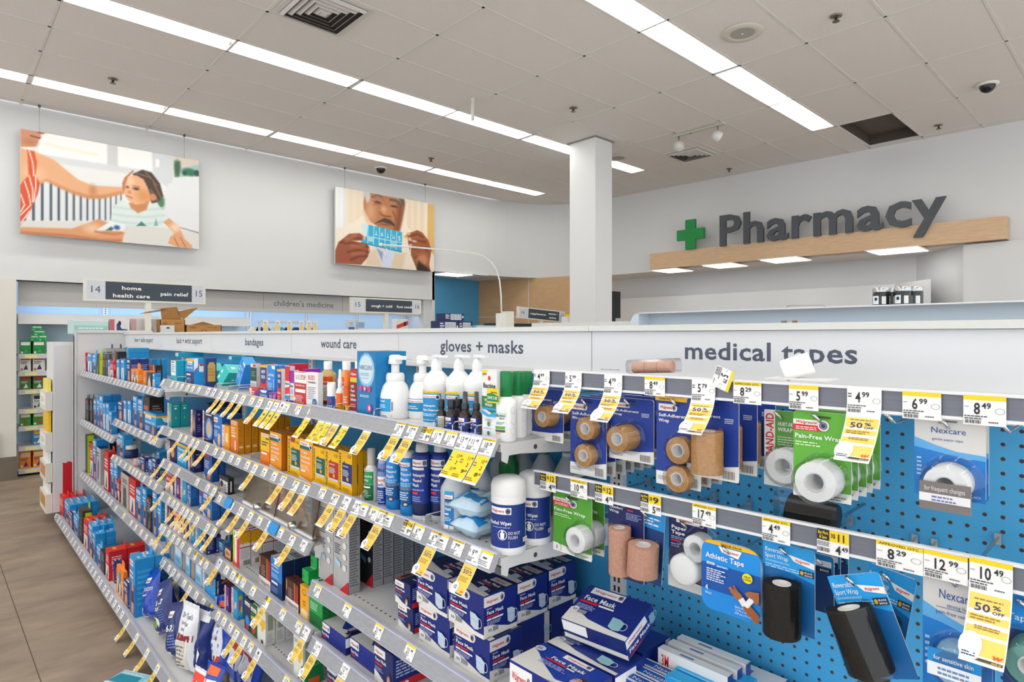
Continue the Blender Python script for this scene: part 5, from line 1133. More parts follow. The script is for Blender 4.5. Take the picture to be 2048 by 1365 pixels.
sty('bactine', 'wound_wash_box', 'white and green wound wash box with yellow corner', 'e6e7e6c', 'd3d5d5c', 'f0f0eec', [('p', [(0, 1), (.5, 1), (0, .89)], 'f0cf1cc'), ('t', .02, .92, .3, .03, 'NEW', '3a3a1ec'), ('e', .5, .88, .09, .035, 'd23040c'), ('t', .08, .74, .85, .07, 'Bactine', BLK), ('t', .5, .67, .44, .04, 'MAX', BLK, 0, 0), ('p', [(0, .62), (1, .62), (1, .35), (0, .46)], '1f7a3ac'), ('p', [(.5, .62), (1, .64), (1, .56)], '2fa0dcc'), ('t', .2, .545, .6, .045, 'WOUND', WHT), ('t', .25, .48, .5, .045, 'WASH', WHT), ('r', .06, .43, 1, .46, '2f9ad8c'), ('p', [(0, .42), (.5, .36), (1, .42), (1, .34), (.4, .33), (0, .37)], '35a0dcc'), ('l', .25, .27, .75, .31, 2, '8a8a9ac'), ('e', .5, .23, .09, .035, '3f8a5cc'), ('l', .2, .16, .8, .18, 1, '7aa8ccc'), ('e', .5, .1, .08, .03, '2f6a4cc')])
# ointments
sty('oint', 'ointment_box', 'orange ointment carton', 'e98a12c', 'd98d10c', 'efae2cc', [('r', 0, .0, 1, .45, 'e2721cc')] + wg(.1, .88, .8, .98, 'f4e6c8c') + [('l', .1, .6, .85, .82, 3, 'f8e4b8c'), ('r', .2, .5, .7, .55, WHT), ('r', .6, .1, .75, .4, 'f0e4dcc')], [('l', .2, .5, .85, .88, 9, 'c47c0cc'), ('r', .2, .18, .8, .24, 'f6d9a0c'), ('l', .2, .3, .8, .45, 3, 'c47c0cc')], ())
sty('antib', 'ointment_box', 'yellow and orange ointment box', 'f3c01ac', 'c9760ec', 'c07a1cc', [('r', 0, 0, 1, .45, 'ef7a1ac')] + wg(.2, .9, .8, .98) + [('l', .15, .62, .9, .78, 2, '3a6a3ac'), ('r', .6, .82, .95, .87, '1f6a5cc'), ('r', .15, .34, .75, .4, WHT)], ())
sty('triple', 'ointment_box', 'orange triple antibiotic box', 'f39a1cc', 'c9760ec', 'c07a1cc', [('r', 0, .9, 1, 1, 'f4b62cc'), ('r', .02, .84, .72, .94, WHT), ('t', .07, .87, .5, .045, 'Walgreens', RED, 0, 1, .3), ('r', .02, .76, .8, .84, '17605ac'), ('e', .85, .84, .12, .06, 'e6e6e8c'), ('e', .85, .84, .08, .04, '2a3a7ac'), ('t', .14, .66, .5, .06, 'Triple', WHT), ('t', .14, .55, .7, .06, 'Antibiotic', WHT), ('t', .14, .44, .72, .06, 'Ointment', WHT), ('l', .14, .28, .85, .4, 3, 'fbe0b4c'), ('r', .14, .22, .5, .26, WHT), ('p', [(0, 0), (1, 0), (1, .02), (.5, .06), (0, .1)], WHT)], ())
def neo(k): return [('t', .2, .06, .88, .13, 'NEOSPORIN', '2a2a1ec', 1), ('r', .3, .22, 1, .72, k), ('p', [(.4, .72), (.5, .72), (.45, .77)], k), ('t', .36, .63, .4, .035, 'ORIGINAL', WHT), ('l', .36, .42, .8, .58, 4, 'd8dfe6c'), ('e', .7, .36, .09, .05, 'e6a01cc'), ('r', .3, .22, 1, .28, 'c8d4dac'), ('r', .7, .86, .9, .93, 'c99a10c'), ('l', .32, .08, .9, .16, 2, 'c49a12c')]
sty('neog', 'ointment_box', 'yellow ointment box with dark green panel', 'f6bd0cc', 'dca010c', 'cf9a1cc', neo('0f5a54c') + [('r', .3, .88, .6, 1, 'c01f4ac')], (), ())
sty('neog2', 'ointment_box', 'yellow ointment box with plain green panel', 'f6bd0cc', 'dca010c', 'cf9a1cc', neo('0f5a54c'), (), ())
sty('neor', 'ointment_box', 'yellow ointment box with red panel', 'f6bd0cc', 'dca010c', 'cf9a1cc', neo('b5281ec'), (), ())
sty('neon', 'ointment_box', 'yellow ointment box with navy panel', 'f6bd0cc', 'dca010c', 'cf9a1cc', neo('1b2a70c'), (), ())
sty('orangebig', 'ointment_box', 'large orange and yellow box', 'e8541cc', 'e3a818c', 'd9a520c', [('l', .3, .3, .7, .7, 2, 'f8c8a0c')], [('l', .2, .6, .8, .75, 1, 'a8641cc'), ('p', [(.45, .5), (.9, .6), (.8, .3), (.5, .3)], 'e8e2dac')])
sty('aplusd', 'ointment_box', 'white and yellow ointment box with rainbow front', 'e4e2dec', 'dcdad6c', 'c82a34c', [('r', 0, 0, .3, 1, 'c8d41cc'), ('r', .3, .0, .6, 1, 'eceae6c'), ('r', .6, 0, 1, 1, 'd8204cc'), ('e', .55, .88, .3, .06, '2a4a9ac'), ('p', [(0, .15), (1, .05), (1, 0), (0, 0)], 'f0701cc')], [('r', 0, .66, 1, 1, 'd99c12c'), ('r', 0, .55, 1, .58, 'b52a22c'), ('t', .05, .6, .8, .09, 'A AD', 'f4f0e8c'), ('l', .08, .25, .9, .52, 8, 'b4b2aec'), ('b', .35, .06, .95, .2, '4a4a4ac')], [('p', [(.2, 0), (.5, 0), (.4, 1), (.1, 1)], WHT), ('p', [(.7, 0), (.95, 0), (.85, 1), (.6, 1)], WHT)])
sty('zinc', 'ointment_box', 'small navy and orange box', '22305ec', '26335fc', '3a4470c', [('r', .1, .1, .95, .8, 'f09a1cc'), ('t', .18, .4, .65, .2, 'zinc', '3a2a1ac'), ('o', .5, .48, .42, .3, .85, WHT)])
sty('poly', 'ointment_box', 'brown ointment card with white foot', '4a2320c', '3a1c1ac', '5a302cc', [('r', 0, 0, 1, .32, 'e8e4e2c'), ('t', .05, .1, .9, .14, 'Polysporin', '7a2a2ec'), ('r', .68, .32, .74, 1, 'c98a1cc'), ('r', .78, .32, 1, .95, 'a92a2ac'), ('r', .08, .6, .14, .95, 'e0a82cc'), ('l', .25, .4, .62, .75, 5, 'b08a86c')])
sty('antibblue', 'ointment_box', 'blue antibiotic ointment card', '1d7fd0c', '16254ac', 'd9dadcc', [('r', 0, 0, 1, .42, '173f7cc'), ('p', [(.2, 1), (.9, 1), (.8, .9), (.4, .92)], WHT), ('t', .4, .935, .35, .03, 'Walgreens', RED), ('t', .1, .76, .6, .055, 'Antibiotic', WHT), ('t', .1, .66, .65, .055, 'Ointment', WHT), ('l', .1, .48, .85, .6, 3, 'a9cdeec'), ('r', .1, .32, .65, .38, 'e6ecf2c'), ('l', .1, .1, .8, .26, 3, '7fa0ccc')], (), [('b', .3, .2, .95, .8, '2a2a2ac')])
sty('burt', 'ointment_box', 'yellow and white salve box', 'f0a81cc', 'dcd8ccc', 'f2c04cc', [('o', .5, .82, .22, .1, .75, '8a5a10c'), ('t', .35, .5, .3, .05, 'RES', '5a3a10c'), ('t', .35, .4, .3, .05, 'Q', '5a3a10c'), ('p', [(.1, .02), (.9, .02), (.9, .25), (.5, .3), (.1, .25)], 'f4d9a0c')], [('l', .2, .2, .8, .8, 6, '5a5a4ac')])
sty('green', 'ointment_box', 'bright green carton', '0f9a46c', '0c6f34c', '1fae58c', [('r', 0, .72, 1, .74, '47b878c'), ('t', .1, .82, .7, .05, 'Cutter', '9ad8b0c'), ('l', .08, .45, .7, .68, 4, 'b9e2c8c'), ('r', 0, 0, 1, .35, '0a6a32c')], [('p', [(.1, .7), (.6, .76), (.6, .84), (.1, .78)], 'b9d6c2c')])
sty('greensm', 'ointment_box', 'small bright green box', '12b052c', '0f9c48c', '1cb85cc', [('r', .1, .3, .3, .6, '0a7a38c')], [('l', .1, .1, .9, .4, 1, WHT)], [('r', .2, .3, .9, .7, 'd8eedcc')])
sty('strip', 'bandage_pack', 'tan bandage strip pack', '2a8ac8c', 'c3d8e2c', '8ac0dcc', [('p', [(.2, .05), (.8, .05), (.85, .9), (.3, .95)], 'c48e62c')])
sty('stripc', 'bandage_pack', 'clear and blue bandage pack', '8cc4dec', '1d5aa0c', 'a9d4e6c', [('r', .1, .5, .8, .9, 'd9e8f0c'), ('l', .1, .2, .8, .4, 3, '2a7ab4c')])
sty('family', 'bandage_box', 'large family pack bandage box', '2a9cd6c', '1a2a60c', '1f3a7ac', [('r', 0, 0, .16, 1, WHT), ('t', .14, .05, .85, .11, 'BAND-AID', RED, 1), ('p', [(.25, .55), (.4, .5), (.5, .95), (.35, 1)], 'a9683cc'), ('p', [(.5, .5), (.62, .52), (.6, 1), (.5, 1)], 'd8c8b8c'), ('p', [(.66, .5), (.8, .55), (.85, 1), (.75, 1)], 'b5764cc'), ('r', .9, .3, .96, .34, WHT)], [('r', 0, 0, 1, .22, WHT), ('t', .1, .06, .8, .11, 'BAND-AID', 'c8323cc'), ('t', .16, .3, .6, .09, 'FAMILY PACK', WHT, 1), ('p', [(.3, .7), (.7, .8), (.65, .9), (.3, .82)], 'a9683cc'), ('p', [(.4, .4), (.8, .5), (.8, .6), (.4, .52)], 'c48a60c'), ('p', [(.6, .6), (.95, .85), (.85, .9), (.55, .7)], '9a5a34c')])
sty('navywg', 'bandage_box', 'navy carton with white brand patch', '1a2350c', '1b2554c', '1a2350c', wg(.05, .78, .9, .9) + [('e', .5, .3, .35, .18, '2f8ad0c'), ('e', .5, .1, .3, .08, 'c8402cc')], (), [('r', .2, .2, .85, .6, WHT), ('t', .25, .35, .55, .12, 'Walgreens', RED)])
sty('greenwg', 'bandage_box', 'dark green carton with white brand patch', '0f6a34c', '0e6030c', '12703ac', wg(.05, .78, .9, .9) + [('p', [(.1, .5), (.9, .55), (.8, .65), (.1, .6)], 'e6c02cc'), ('e', .5, .25, .3, .2, 'c84a2cc')], (), [('r', .2, .2, .85, .6, WHT), ('t', .25, .35, .55, .12, 'Walgreens', RED)])
PLUS = [('p', [(.3, .5), (.3, .62), (.5, .62), (.5, .75), (.95, .75), (.95, .5), (.75, .5), (.75, .38), (.5, .38), (.5, .5)], 'f2bf0ec'), ('l', .1, .8, .6, .9, 2, '8a8a86c'), ('e', .6, .07, .12, .06, '2a2a2ac')]
sty('plus', 'first_aid_box', 'white first aid box with yellow cross', 'e4e2ddc', 'd6d4cec', 'e9e7e2c', PLUS, [('r', .25, .45, .8, .92, '94a08ec'), ('l', .15, .1, .85, .38, 5, 'a6a49ec'), ('r', .85, .7, .98, .85, 'e9a82cc')])
sty('kneebox', 'brace_box', 'tall grey brace box with red top', 'b2b1b0c', '9d9d9dc', 'c9202ec', [('r', 0, .9, .4, 1, 'd0202ec'), ('t', .06, .925, .26, .045, '3M', WHT), ('e', .75, .92, .1, .03, '6a8ac0c'), ('l', .1, .72, .55, .85, 5, '5c5c5ec'), ('l', .1, .55, .5, .68, 5, '5c5c5ec'), ('l', .1, .38, .5, .5, 5, '5c5c5ec'), ('p', [(.6, .75), (.9, .8), (.8, .95)], 'd8c8bcc'), ('e', .75, .62, .12, .035, 'e0e0e0c'), ('e', .75, .5, .12, .035, 'e0e0e0c'), ('e', .75, .38, .12, .035, 'e0e0e0c'), ('e', .75, .26, .12, .035, 'dcdcdcc'), ('p', [(.15, .28), (.5, .24), (.5, .3), (.15, .34)], 'a9cbe6c'), ('p', [(.45, 0), (1, .0), (1, .14)], 'd01f2ec'), ('t', .1, .12, .07, .08, 'L', WHT)], [('l', .06, .08, .92, .96, 30, '66666ac')])
sty('kneedark', 'brace_box', 'tall black fronted brace box', '232325c', 'a0a0a0c', 'c9202ec', [('r', .0, .93, .5, 1, 'd0202ec'), ('l', .1, .4, .5, .85, 12, '55555ac'), ('e', .75, .6, .1, .03, 'd0d0d0c'), ('e', .75, .45, .1, .03, 'd0d0d0c'), ('e', .75, .3, .1, .03, 'd0d0d0c'), ('p', [(.15, .28), (.5, .24), (.5, .3), (.15, .34)], '5a86b0c'), ('p', [(.45, 0), (1, .0), (1, .16)], 'd01f2ec')], [('l', .06, .08, .92, .96, 30, '66666ac')])
sty('padlock', 'lock_box', 'black and white lock box', '2a2a2ec', '1f1f22c', '3a3a3ec', [('r', .08, .08, .92, .75, 'd6d6d4c'), ('e', .3, .5, .16, .2, '26262ac'), ('e', .36, .42, .06, .06, 'd0203ac'), ('l', .5, .2, .85, .6, 3, '7a7a7ac')], [('r', .3, .15, .6, .8, 'd0d0ccc')])
sty('greenfa', 'first_aid_box', 'flat green first aid box', '0f8a40c', '0c7a38c', '1a9a4cc', [('b', .2, .2, .8, .7, WHT)], [('r', .2, .0, .8, .4, 'e0561cc')], [('o', .45, .6, .3, .28, .9, '7ad09ac'), ('t', .2, .5, .5, .14, 'FIRST AID', WHT), ('t', .5, .2, .4, .14, 'ocr', 'd6ecdcc')])
MC = {}
def boxmesh(key, w, d, h):
    ck = (key, round(w, 3), round(d, 3), round(h, 3))
    if ck in MC: return MC[ck]
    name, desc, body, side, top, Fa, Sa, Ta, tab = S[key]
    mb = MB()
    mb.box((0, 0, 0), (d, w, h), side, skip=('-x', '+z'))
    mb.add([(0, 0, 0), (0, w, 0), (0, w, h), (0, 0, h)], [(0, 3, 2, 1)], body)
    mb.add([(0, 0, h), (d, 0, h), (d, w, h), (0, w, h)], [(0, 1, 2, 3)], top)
    if Fa: mb.art(plane((0, w, 0), (0, -1, 0), (0, 0, 1), (-1, 0, 0), w, h), Fa)
    if Sa: mb.art(plane((0, 0, 0), (1, 0, 0), (0, 0, 1), (0, -1, 0), d, h), Sa)
    if Ta: mb.art(plane((0, w, h), (0, -1, 0), (1, 0, 0), (0, 0, 1), w, d), Ta)
    # the tuck flap seam at the top front edge
    e = .0006
    mb.add([(-e, w * .03, h - .0012), (-e, w * .97, h - .0012), (-e, w * .97, h + e), (-e, w * .03, h + e)], [(0, 3, 2, 1)], body)
    MC[ck] = mb.data(name)
    if tab:
        tb = MB(); tw = w * .4
        tb.prism([(w * .5 - tw / 2, h), (w * .5 - tw / 2, h + .03), (w * .5 - tw / 5, h + .038), (w * .5 + tw / 5, h + .038), (w * .5 + tw / 2, h + .03), (w * .5 + tw / 2, h)], 'x', d - .003, d - .0015, tab)
        MC[ck, 'tab'] = tb.data('hang_tab')
    return MC[ck]
ROWS = {}
def bx(b, lv, l, c, r, yt, key, n=1, xf=None, dep=None, z=None, yb=None, gap=.003, group=None, tabs=True, lean=0, label=None, zb=None):
    z0 = (BZ if b == 0 else LV[b, lv]) - .0115 if z is None else z
    if yb is not None: xf = onZ(c, yb, z0).x
    if xf is None: xf = (BX if b == 0 else FL) + .03
    yn, yf = YX(c, xf), YX(l, xf); w = max(yf - yn - .001, .012); h = max(onX(c, yt, xf).z - z0, .02)
    if dep is None: dep = min(max(XY(r, yn) - xf, .018), .34) if r else .03
    me = boxmesh(key, w, dep, h)
    name, desc = S[key][0], S[key][1]
    out = []
    for k in range(n):
        x = xf + k * (dep + gap)
        if k and x + dep > XB - .018: break
        o = bpy.data.objects.new(name, me); COL.objects.link(o); o.location = (x, yn + random.uniform(-.0006, .0006) * (k > 0), z0)
        if lean: o.rotation_euler = (0, lean, 0)
        ck = next((q_ for q_, m_ in MC.items() if m_ == me), None)
        if tabs and (ck, 'tab') in MC and n <= 3:
            t = bpy.data.objects.new('hang_tab', MC[ck, 'tab']); COL.objects.link(t); t.parent = o
        o['category'] = 'box'; out.append(o)
    if label:
        for k, o in enumerate(out): o['label'] = label if k == 0 else '%s, %s back in its row' % (label, ORD[k])
    else: ROWS.setdefault((b, lv), []).append((l, desc, out))
    if group:
        for o in out: o['group'] = group
    elif len(out) > 1:
        for o in out: o['group'] = 'rows of cartons on the gondola shelves'
    return out[0]
SHN_ = ['top', 'second', 'third', 'fourth', 'fifth', 'sixth']
def finish_labels():
    for (b, lv), L in ROWS.items():
        L.sort(key=lambda t: t[0])
        nm = 'bottom deck by the floor' if b == 0 else '%s %s shelf' % (SHO[b, lv], BN[b])
        for i, (l, desc, out) in enumerate(L):
            for k, o in enumerate(out):
                o['label'] = '%s, %s from left on the %s' % (desc, ORD[i], nm) if k == 0 else '%s back of the %s row, %s' % (ORD[k], ORD[i], nm)
                if k: o['label'] = desc.split(' with')[0] + ', ' + o['label']
L_ = [
 # top shelf, far bays
 (5, 'A', [(166, 172, 178, 706, 'red'), (175, 184, 187, 708, 'bluew'), (185, 193, 195, 710, 'blue'), (194, 199, 205, 708, 'lime'), (204, 212, 229, 698, 'grey', 2, 1.02), (205, 211, 214, 719, 'black'), (211, 216, 219, 719, 'black'), (216, 220, 222, 720, 'bluew'), (220, 227, 230, 724, 'red')]),
 (4, 'A', [(231, 236, 256, 704, 'black', 1, 1.06), (233, 239, 243, 720, 'bluew'), (242, 249, 255, 720, 'bluew'), (254, 261, 279, 719, 'navy', 2), (262, 277, 287, 740, 'orange'), (287, 291, 310, 743, 'orange'), (281, 285, 290, 730, 'orange', 1, 1.06), (294, 298, 303, 730, 'orange', 1, 1.06), (307, 312, 325, 731, 'black', 1, 1.02), (294, 303, 306, 746, 'blacktri'), (305, 310, 322, 748, 'bluew'), (298, 302, 316, 719, 'sky', 1, 1.1), (314, 318, 334, 719, 'sky', 1, 1.1)]),
 (3, 'A', [(342, 353, 368, 722, 'teal', 2), (372, 388, 408, 718, 'heavy'), (407, 411, 433, 717, 'window'), (440, 443, 458, 727, 'sky', 1, 1.12), (459, 462, 476, 727, 'sky', 1, 1.12), (477, 480, 492, 728, 'sky', 1, 1.12)]),
 (2, 'A', [(501, 513, 521, 728, 'newgreen', 1, .975), (520, 533.5, 537, 731, 'newskin', 3, .975), (535, 550, 556, 732, 'liquid', 3, .975), (498, 517, 521, 777, 'smallred'), (518, 536, 539, 782, 'smallblue'), (537, 553, 556, 787, 'smallpurple'), (554, 563, 570, 739, 'newskin'), (570, 580, 582, 733, 'blast'), (579, 588, 590, 741, 'blastp'), (577, 588, 617, 729, 'redplain', 1, 1.08), (606, 612, 641, 739, 'purpleplain', 1, 1.04), (589, 612.5, 615, 746, 'bleed'), (612.5, 636, 641, 747, 'bleedw'), (700.5, 714, 720, 739, 'povi')]),
 (1, 'A', [(714, 751, 812, 704, 'hibi'), (964, 993.5, 1000, 741, 'bactine')]),
 # second level
 (5, 'B', [(168, 172, 176, 798, 'black'), (172, 177, 181, 799, 'black'), (180, 185, 188, 800, 'black'), (187, 193, 195, 801, 'blue'), (194, 199, 201, 801, 'blue'), (199, 206, 224, 793, 'blue', 2), (206, 211, 213, 808, 'bluew'), (212, 218, 238, 808, 'bluew'), (218, 224, 235, 825, 'blue')]),
 (4, 'B', [(236, 246, 248, 806, 'navy'), (247, 253, 256, 802, 'bluew'), (255, 262, 268, 803, 'bluew'), (266, 275, 289, 794, 'blue'), (276, 287, 290, 801, 'blue'), (286, 299, 328, 796, 'copper'), (289, 312, 335, 830, 'cold', 1, .925)]),
 (3, 'B', [(335, 343, 360, 808, 'bandteal', 2), (382, 392, 405, 822, 'bandnavy'), (405.5, 428, 432, 827, 'bandwater'), (427, 444, 464, 832, 'pads', 2), (414, 420, 497, 807, 'black', 1, 1.18)]),
 (2, 'B', [(444, 459, 462, 854, 'bandorange'), (461, 476, 488.5, 844, 'oint', 8), (521, 539, 545, 870, 'antib'), (540, 563, 571, 869, 'triple', 3), (573, 577, 628, 855, 'orangebig', 1, 1.04), (575, 600, 606, 879, 'neog', 4), (599.5, 626, 633, 884, 'triple', 4)]),
 (1, 'B', [(625, 650, 656, 899, 'neog2', 4), (649.5, 677, 684, 906, 'neor', 4), (676.5, 704, 711, 907, 'neon', 3)]),
 # third level
 (5, 'C', [(167, 175, 188, 872, 'lime'), (180, 186, 189, 891, 'red'), (186, 193, 217, 882, 'blue'), (192, 201, 216, 899, 'silver'), (219, 222, 233, 886, 'copper', 1, 1.05), (208, 217, 233, 907, 'red'), (221, 228, 232, 927, 'blue'), (228, 235, 240, 928, 'blue')]),
 (4, 'C', [(236, 248, 266, 873, 'blue'), (276, 281, 284, 922, 'blue'), (281, 290, 306, 918, 'navy'), (297, 305, 308, 923, 'blue'), (305, 313, 317, 920, 'navy'), (314, 319, 334, 906, 'blue', 1, 1.02)]),
 (3, 'C', [(334, 353, 357, 888, 'bandnavy'), (354, 373, 378, 893, 'blueyel'), (376, 388, 405, 905, 'bandnavy', 2), (408, 424, 437, 911, 'padsr', 2)]),
 (2, 'C', [(438, 457, 468, 958, 'padlock')]),
 # fourth level and below
 (4, 'D', [(233, 239, 244, 961, 'red'), (242, 257, 268, 954, 'grey'), (258, 271, 296, 963, 'red'), (272, 284, 287, 984, 'blue'), (285, 293, 306, 980, 'blue'), (293, 303, 306, 999, 'black'), (305, 314, 318, 987, 'blue'), (315, 323, 330, 1002, 'blue')]),
 (3, 'D', [(332, 346, 349, 954, 'bandred'), (349, 360, 363, 959, 'bandpurple'), (361, 373, 376, 964, 'bandblue'), (375, 382, 397, 970, 'pads', 2), (398, 406, 409, 982, 'padsr'), (406, 424, 440, 992, 'pads', 2)]),
 (3, 'E', [(330, 345, 350, 1015, 'bandnavy'), (348, 362, 366, 1024, 'bandred'), (364, 376, 386, 1036, 'bandnavy'), (378, 390, 394, 1046, 'bandblue'), (391, 403, 407, 1056, 'bandblue'), (404, 414, 430, 1072, 'navy', 2)]),
 (2, 'E', [(438, 447, 463, 1089, 'blue'), (449, 462, 467, 1098, 'zinc'), (466, 479, 501, 1067, 'aplusd', 4), (518, 541, 545, 1123, 'poly', 3), (541.5, 564, 568, 1126, 'antibblue', 6, None, .045), (571, 597, 600, 1173, 'poly', 2), (600, 617, 622, 1180, 'burt'), (619, 645, 659, 1193, 'green', 5)]),
 (3, 'F', [(331, 341, 345, 1083, 'strip'), (341, 348, 351, 1090, 'strip'), (349, 365, 370, 1098, 'stripc'), (364, 371, 374, 1108, 'strip'), (371, 380, 384, 1113, 'stripc'), (381, 390, 394, 1119, 'strip'), (391, 404, 409, 1131, 'stripc'), (405, 431, 470, 1160, 'family')]),
 (2, 'F', [(449, 458, 471, 1177, 'bandpurple'), (463, 475, 487, 1184, 'bandblue', 2), (489, 501, 518, 1204, 'navywg', 2), (501, 514, 524, 1217, 'greenwg', 2), (514.5, 531, 550, 1228, 'plus', 3), (587, 606, 624, 1279, 'plus', 3), (602, 610, 646, 1341, 'greenfa', 1, .935)]),
 # the bottom deck
 (0, 'F', [(119, 127, 141, 998, 'red31', 3), (129, 140, 154, 1012, 'blue', 4), (137, 146, 158, 1031, 'navy', 2), (147, 157, 161, 1041, 'blue'), (158, 165, 183, 1023, 'limep'), (167, 176, 189, 1047, 'red', 3), (177, 186, 200, 1055, 'blue', 3), (185, 191, 211, 1070, 'blue', 2), (193, 203, 206, 1102, 'blue'), (201, 209, 213, 1108, 'black'), (211, 218, 254, 1105, 'red', 2), (220, 230, 237, 1127, 'navy', 2, .80), (233, 247, 255, 1146, 'orange'), (247, 257, 260, 1171, 'navy'), (259, 270, 309, 1122, 'blue', 2)]),
]
for b, lv, items in L_:
    for it in items:
        l, c, r, yt, key = it[:5]
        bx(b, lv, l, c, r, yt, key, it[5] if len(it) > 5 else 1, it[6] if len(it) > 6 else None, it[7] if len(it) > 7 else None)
# tall grey brace boxes on the third gloves and masks shelf
bx(1, 'C', 667, 698, 720, 1003, 'kneebox', 1, yb=1191, label='tall grey brace box nearest the face masks, red corner at its foot')
bx(1, 'C', 637, 666, 690, 995, 'kneebox', 1, yb=1172, label='tall grey brace box at the left end behind the 10.99 tag')
bx(1, 'C', 719, 746, 766, 1000, 'kneedark', 5, yb=1177, label='tall dark fronted brace box behind the grey ones', group='row of tall brace boxes')
# loose and stacked boxes far left
def loose(pos, size, rot, key, label):
    o = bpy.data.objects.new(S[key][0], boxmesh(key, size[1], size[0], size[2])); COL.objects.link(o); o.location = pos; o.rotation_euler = rot; tag(o, label, 'box'); return o
zA4, zA3 = LV[4, 'A'] - .0115, LV[3, 'A'] - .0115
for k, (l, c, r, y0, y1, xf, key, lab) in enumerate(((253, 258, 298, 707, 718, 1.03, 'sky', 'lower flat blue box lying on the navy boxes, top back and wrist shelf'), (252, 257, 298, 697, 706.5, 1.03, 'sky', 'upper flat blue box lying on the navy boxes, top back and wrist shelf'),
        (351, 357, 407, 706, 715, 1.15, 'teal', 'flat teal box lying high at the back of the top bandages shelf, left one'), (458, 464, 509, 713, 722, 1.15, 'teal', 'flat teal box lying high at the back of the top bandages shelf, right one'))):
    yn, yf = YX(c, xf), YX(l, xf); za, zb = onX(c, y1, xf).z, onX(c, y0, xf).z
    loose((xf, yn, za), (min(XY(r, yn) - xf, .28), yf - yn, zb - za), (0, 0, 0), key, lab)
sty('tealopen', 'gauze_box', 'teal box', '1fb9b4c', '0fa79ec', '5fd6cdc', [('l', .1, .1, .3, .9, 2, 'dff0eec')], [('r', .42, .42, .58, .5, 'e6f4f2c')], [('p', [(.3, .3), (.6, .3), (.5, .6), (.35, .6)], 'e9eeeec')])
for (p, lab) in (((408, 762), 'left tipped over teal box on the top bandages shelf'), ((447, 764), 'right tipped over teal box on the top bandages shelf')):
    q_ = onX(p[0], p[1], .985); loose((.985, q_.y + .03, zA3 + .012), (.08, .062, .085), (.7, .1, .2), 'tealopen', lab)
q_ = onX(478, 765, 1.02); loose((1.02, q_.y, zA3 + .004), (.05, .06, .14), (.62, 0, 0), 'liquid', 'blue box leaning over at the right of the tipped teal boxes')
o = MB().lathe([(.02, 0), (.024, .01), (.026, .08), (.03, .12)], '1c96ccc', 14).build('gauze_tube', None, (1.0, YX(388, 1.0), zA3 + .03), (1.3, 0, .3)); tag(o, 'small blue tube lying left of the tipped teal boxes', 'tube')
# green cartons piled on the ointment row
g0 = onX(608, 1200, .96)
for k, (dx, dy, dz, s, lab) in enumerate(((0, 0, .118, (.075, .05, .045), 'lowest small green box piled on the salve box'), (.03, -.004, .166, (.06, .045, .04), 'middle small green box of the pile by the brown cards'), (.09, -.03, .175, (.07, .05, .05), 'topmost small green box next to the grey brace boxes'))):
    loose((.955 + dx, YX(617, .955) + dy, LV[2, 'E'] - .0115 + dz), s, (0, 0, .06 * k), 'greensm', lab)
# jars and roll on the third back and wrist shelf
def jar(px, yb, x, r, h, k1, k2, label):
    z0 = LV[4, 'C'] - .0115; e = empty('jar', label, 'jar', (x, YX(px, x), z0))
    MB().lathe([(r * .9, 0), (r, .006), (r, h * .62), (r * .8, h * .72)], k1, 18).build('body', e); MB().lathe([(r * .86, h * .72), (r * .88, h), (r * .8, h + .003)], k2, 18).build('lid', e)
jar(262, 0, .99, .045, .085, '222c5ac', 'd8d0bec', 'navy jar with a cream lid on the third back and wrist shelf')
jar(276, 0, .955, .028, .05, 'c79c86c', 'cfa890c', 'small skin coloured jar beside the navy jar')
finish_labels()
# ---- the locked acrylic case
e = empty('locked_case', 'clear locked display case with two flap doors on the third wound care shelf', 'display case', (.93, 2.35, LV[2, 'C'])); z0 = LV[2, 'C']
ca, cb = YX(487, .93), 1.975
MB().box((0, cb - 2.35, .0), (.4, cb - 2.345, .17), 'acrylic').build('side_panel', e); MB().box((0, ca - 2.35 - .005, .0), (.4, ca - 2.35, .17), 'acrylic').build('side_panel', e)
mid = (ca + cb) / 2
for (y0, y1) in ((cb, mid - .003), (mid + .003, ca)):
    d_ = MB().prism([(.0, .004), (.003, .004), (.035, .165), (.032, .165)], 'y', y0 - 2.35, y1 - 2.35, 'acrylic').build('door', e)
    MB().box((-.004, y0 - 2.35, .002), (.012, y1 - 2.35, .012), 'e6e6e4c').build('door_rail', d_)
    MB().tube([(.0, y0 - 2.35, .01), (.034, y0 - 2.35, .165)], .0018, '3a3d52g', 6).build('edge', d_)
    yc_ = y0 + (y1 - y0) * .42 - 2.35
    MB().lathe([(.014, 0), (.014, .02), (.010, .022)], 'chrome', 16, Matrix.Translation((-.004, yc_, .024)) @ Matrix.Rotation(-1.5708, 4, 'Y')).build('lock', d_)
for k, (f, key, hh) in enumerate(((.06, 'neog', .12), (.16, 'oint', .11), (.26, 'pads', .12), (.38, 'zinc', .08), (.48, 'neor', .12), (.58, 'oint', .12), (.68, 'pads', .11), (.78, 'orangebig', .1), (.9, 'triple', .1))):
    loose((1.02 + .02 * (k % 3), ca - .06 - (ca - cb - .08) * f, z0 - .0115), (.05, .055, hh), (0, 0, 0), key, '%s carton inside the clear locked case, counted from left' % ORD[k])['group'] = 'cartons inside the locked case'
for k, px in enumerate((463, 554)):
    y = YX(px, FL); o = MB().prism([(0, .006), (-.004, .006), (-.022, -.028), (-.018, -.03)], 'y', -.035, .035, '1f8fd8c').build('shelf_clip', None, (FL - .0032, y, z0)); tag(o, 'blue plastic clip on the channel under the locked case, %s one' % ('left', 'right')[k], 'clip')
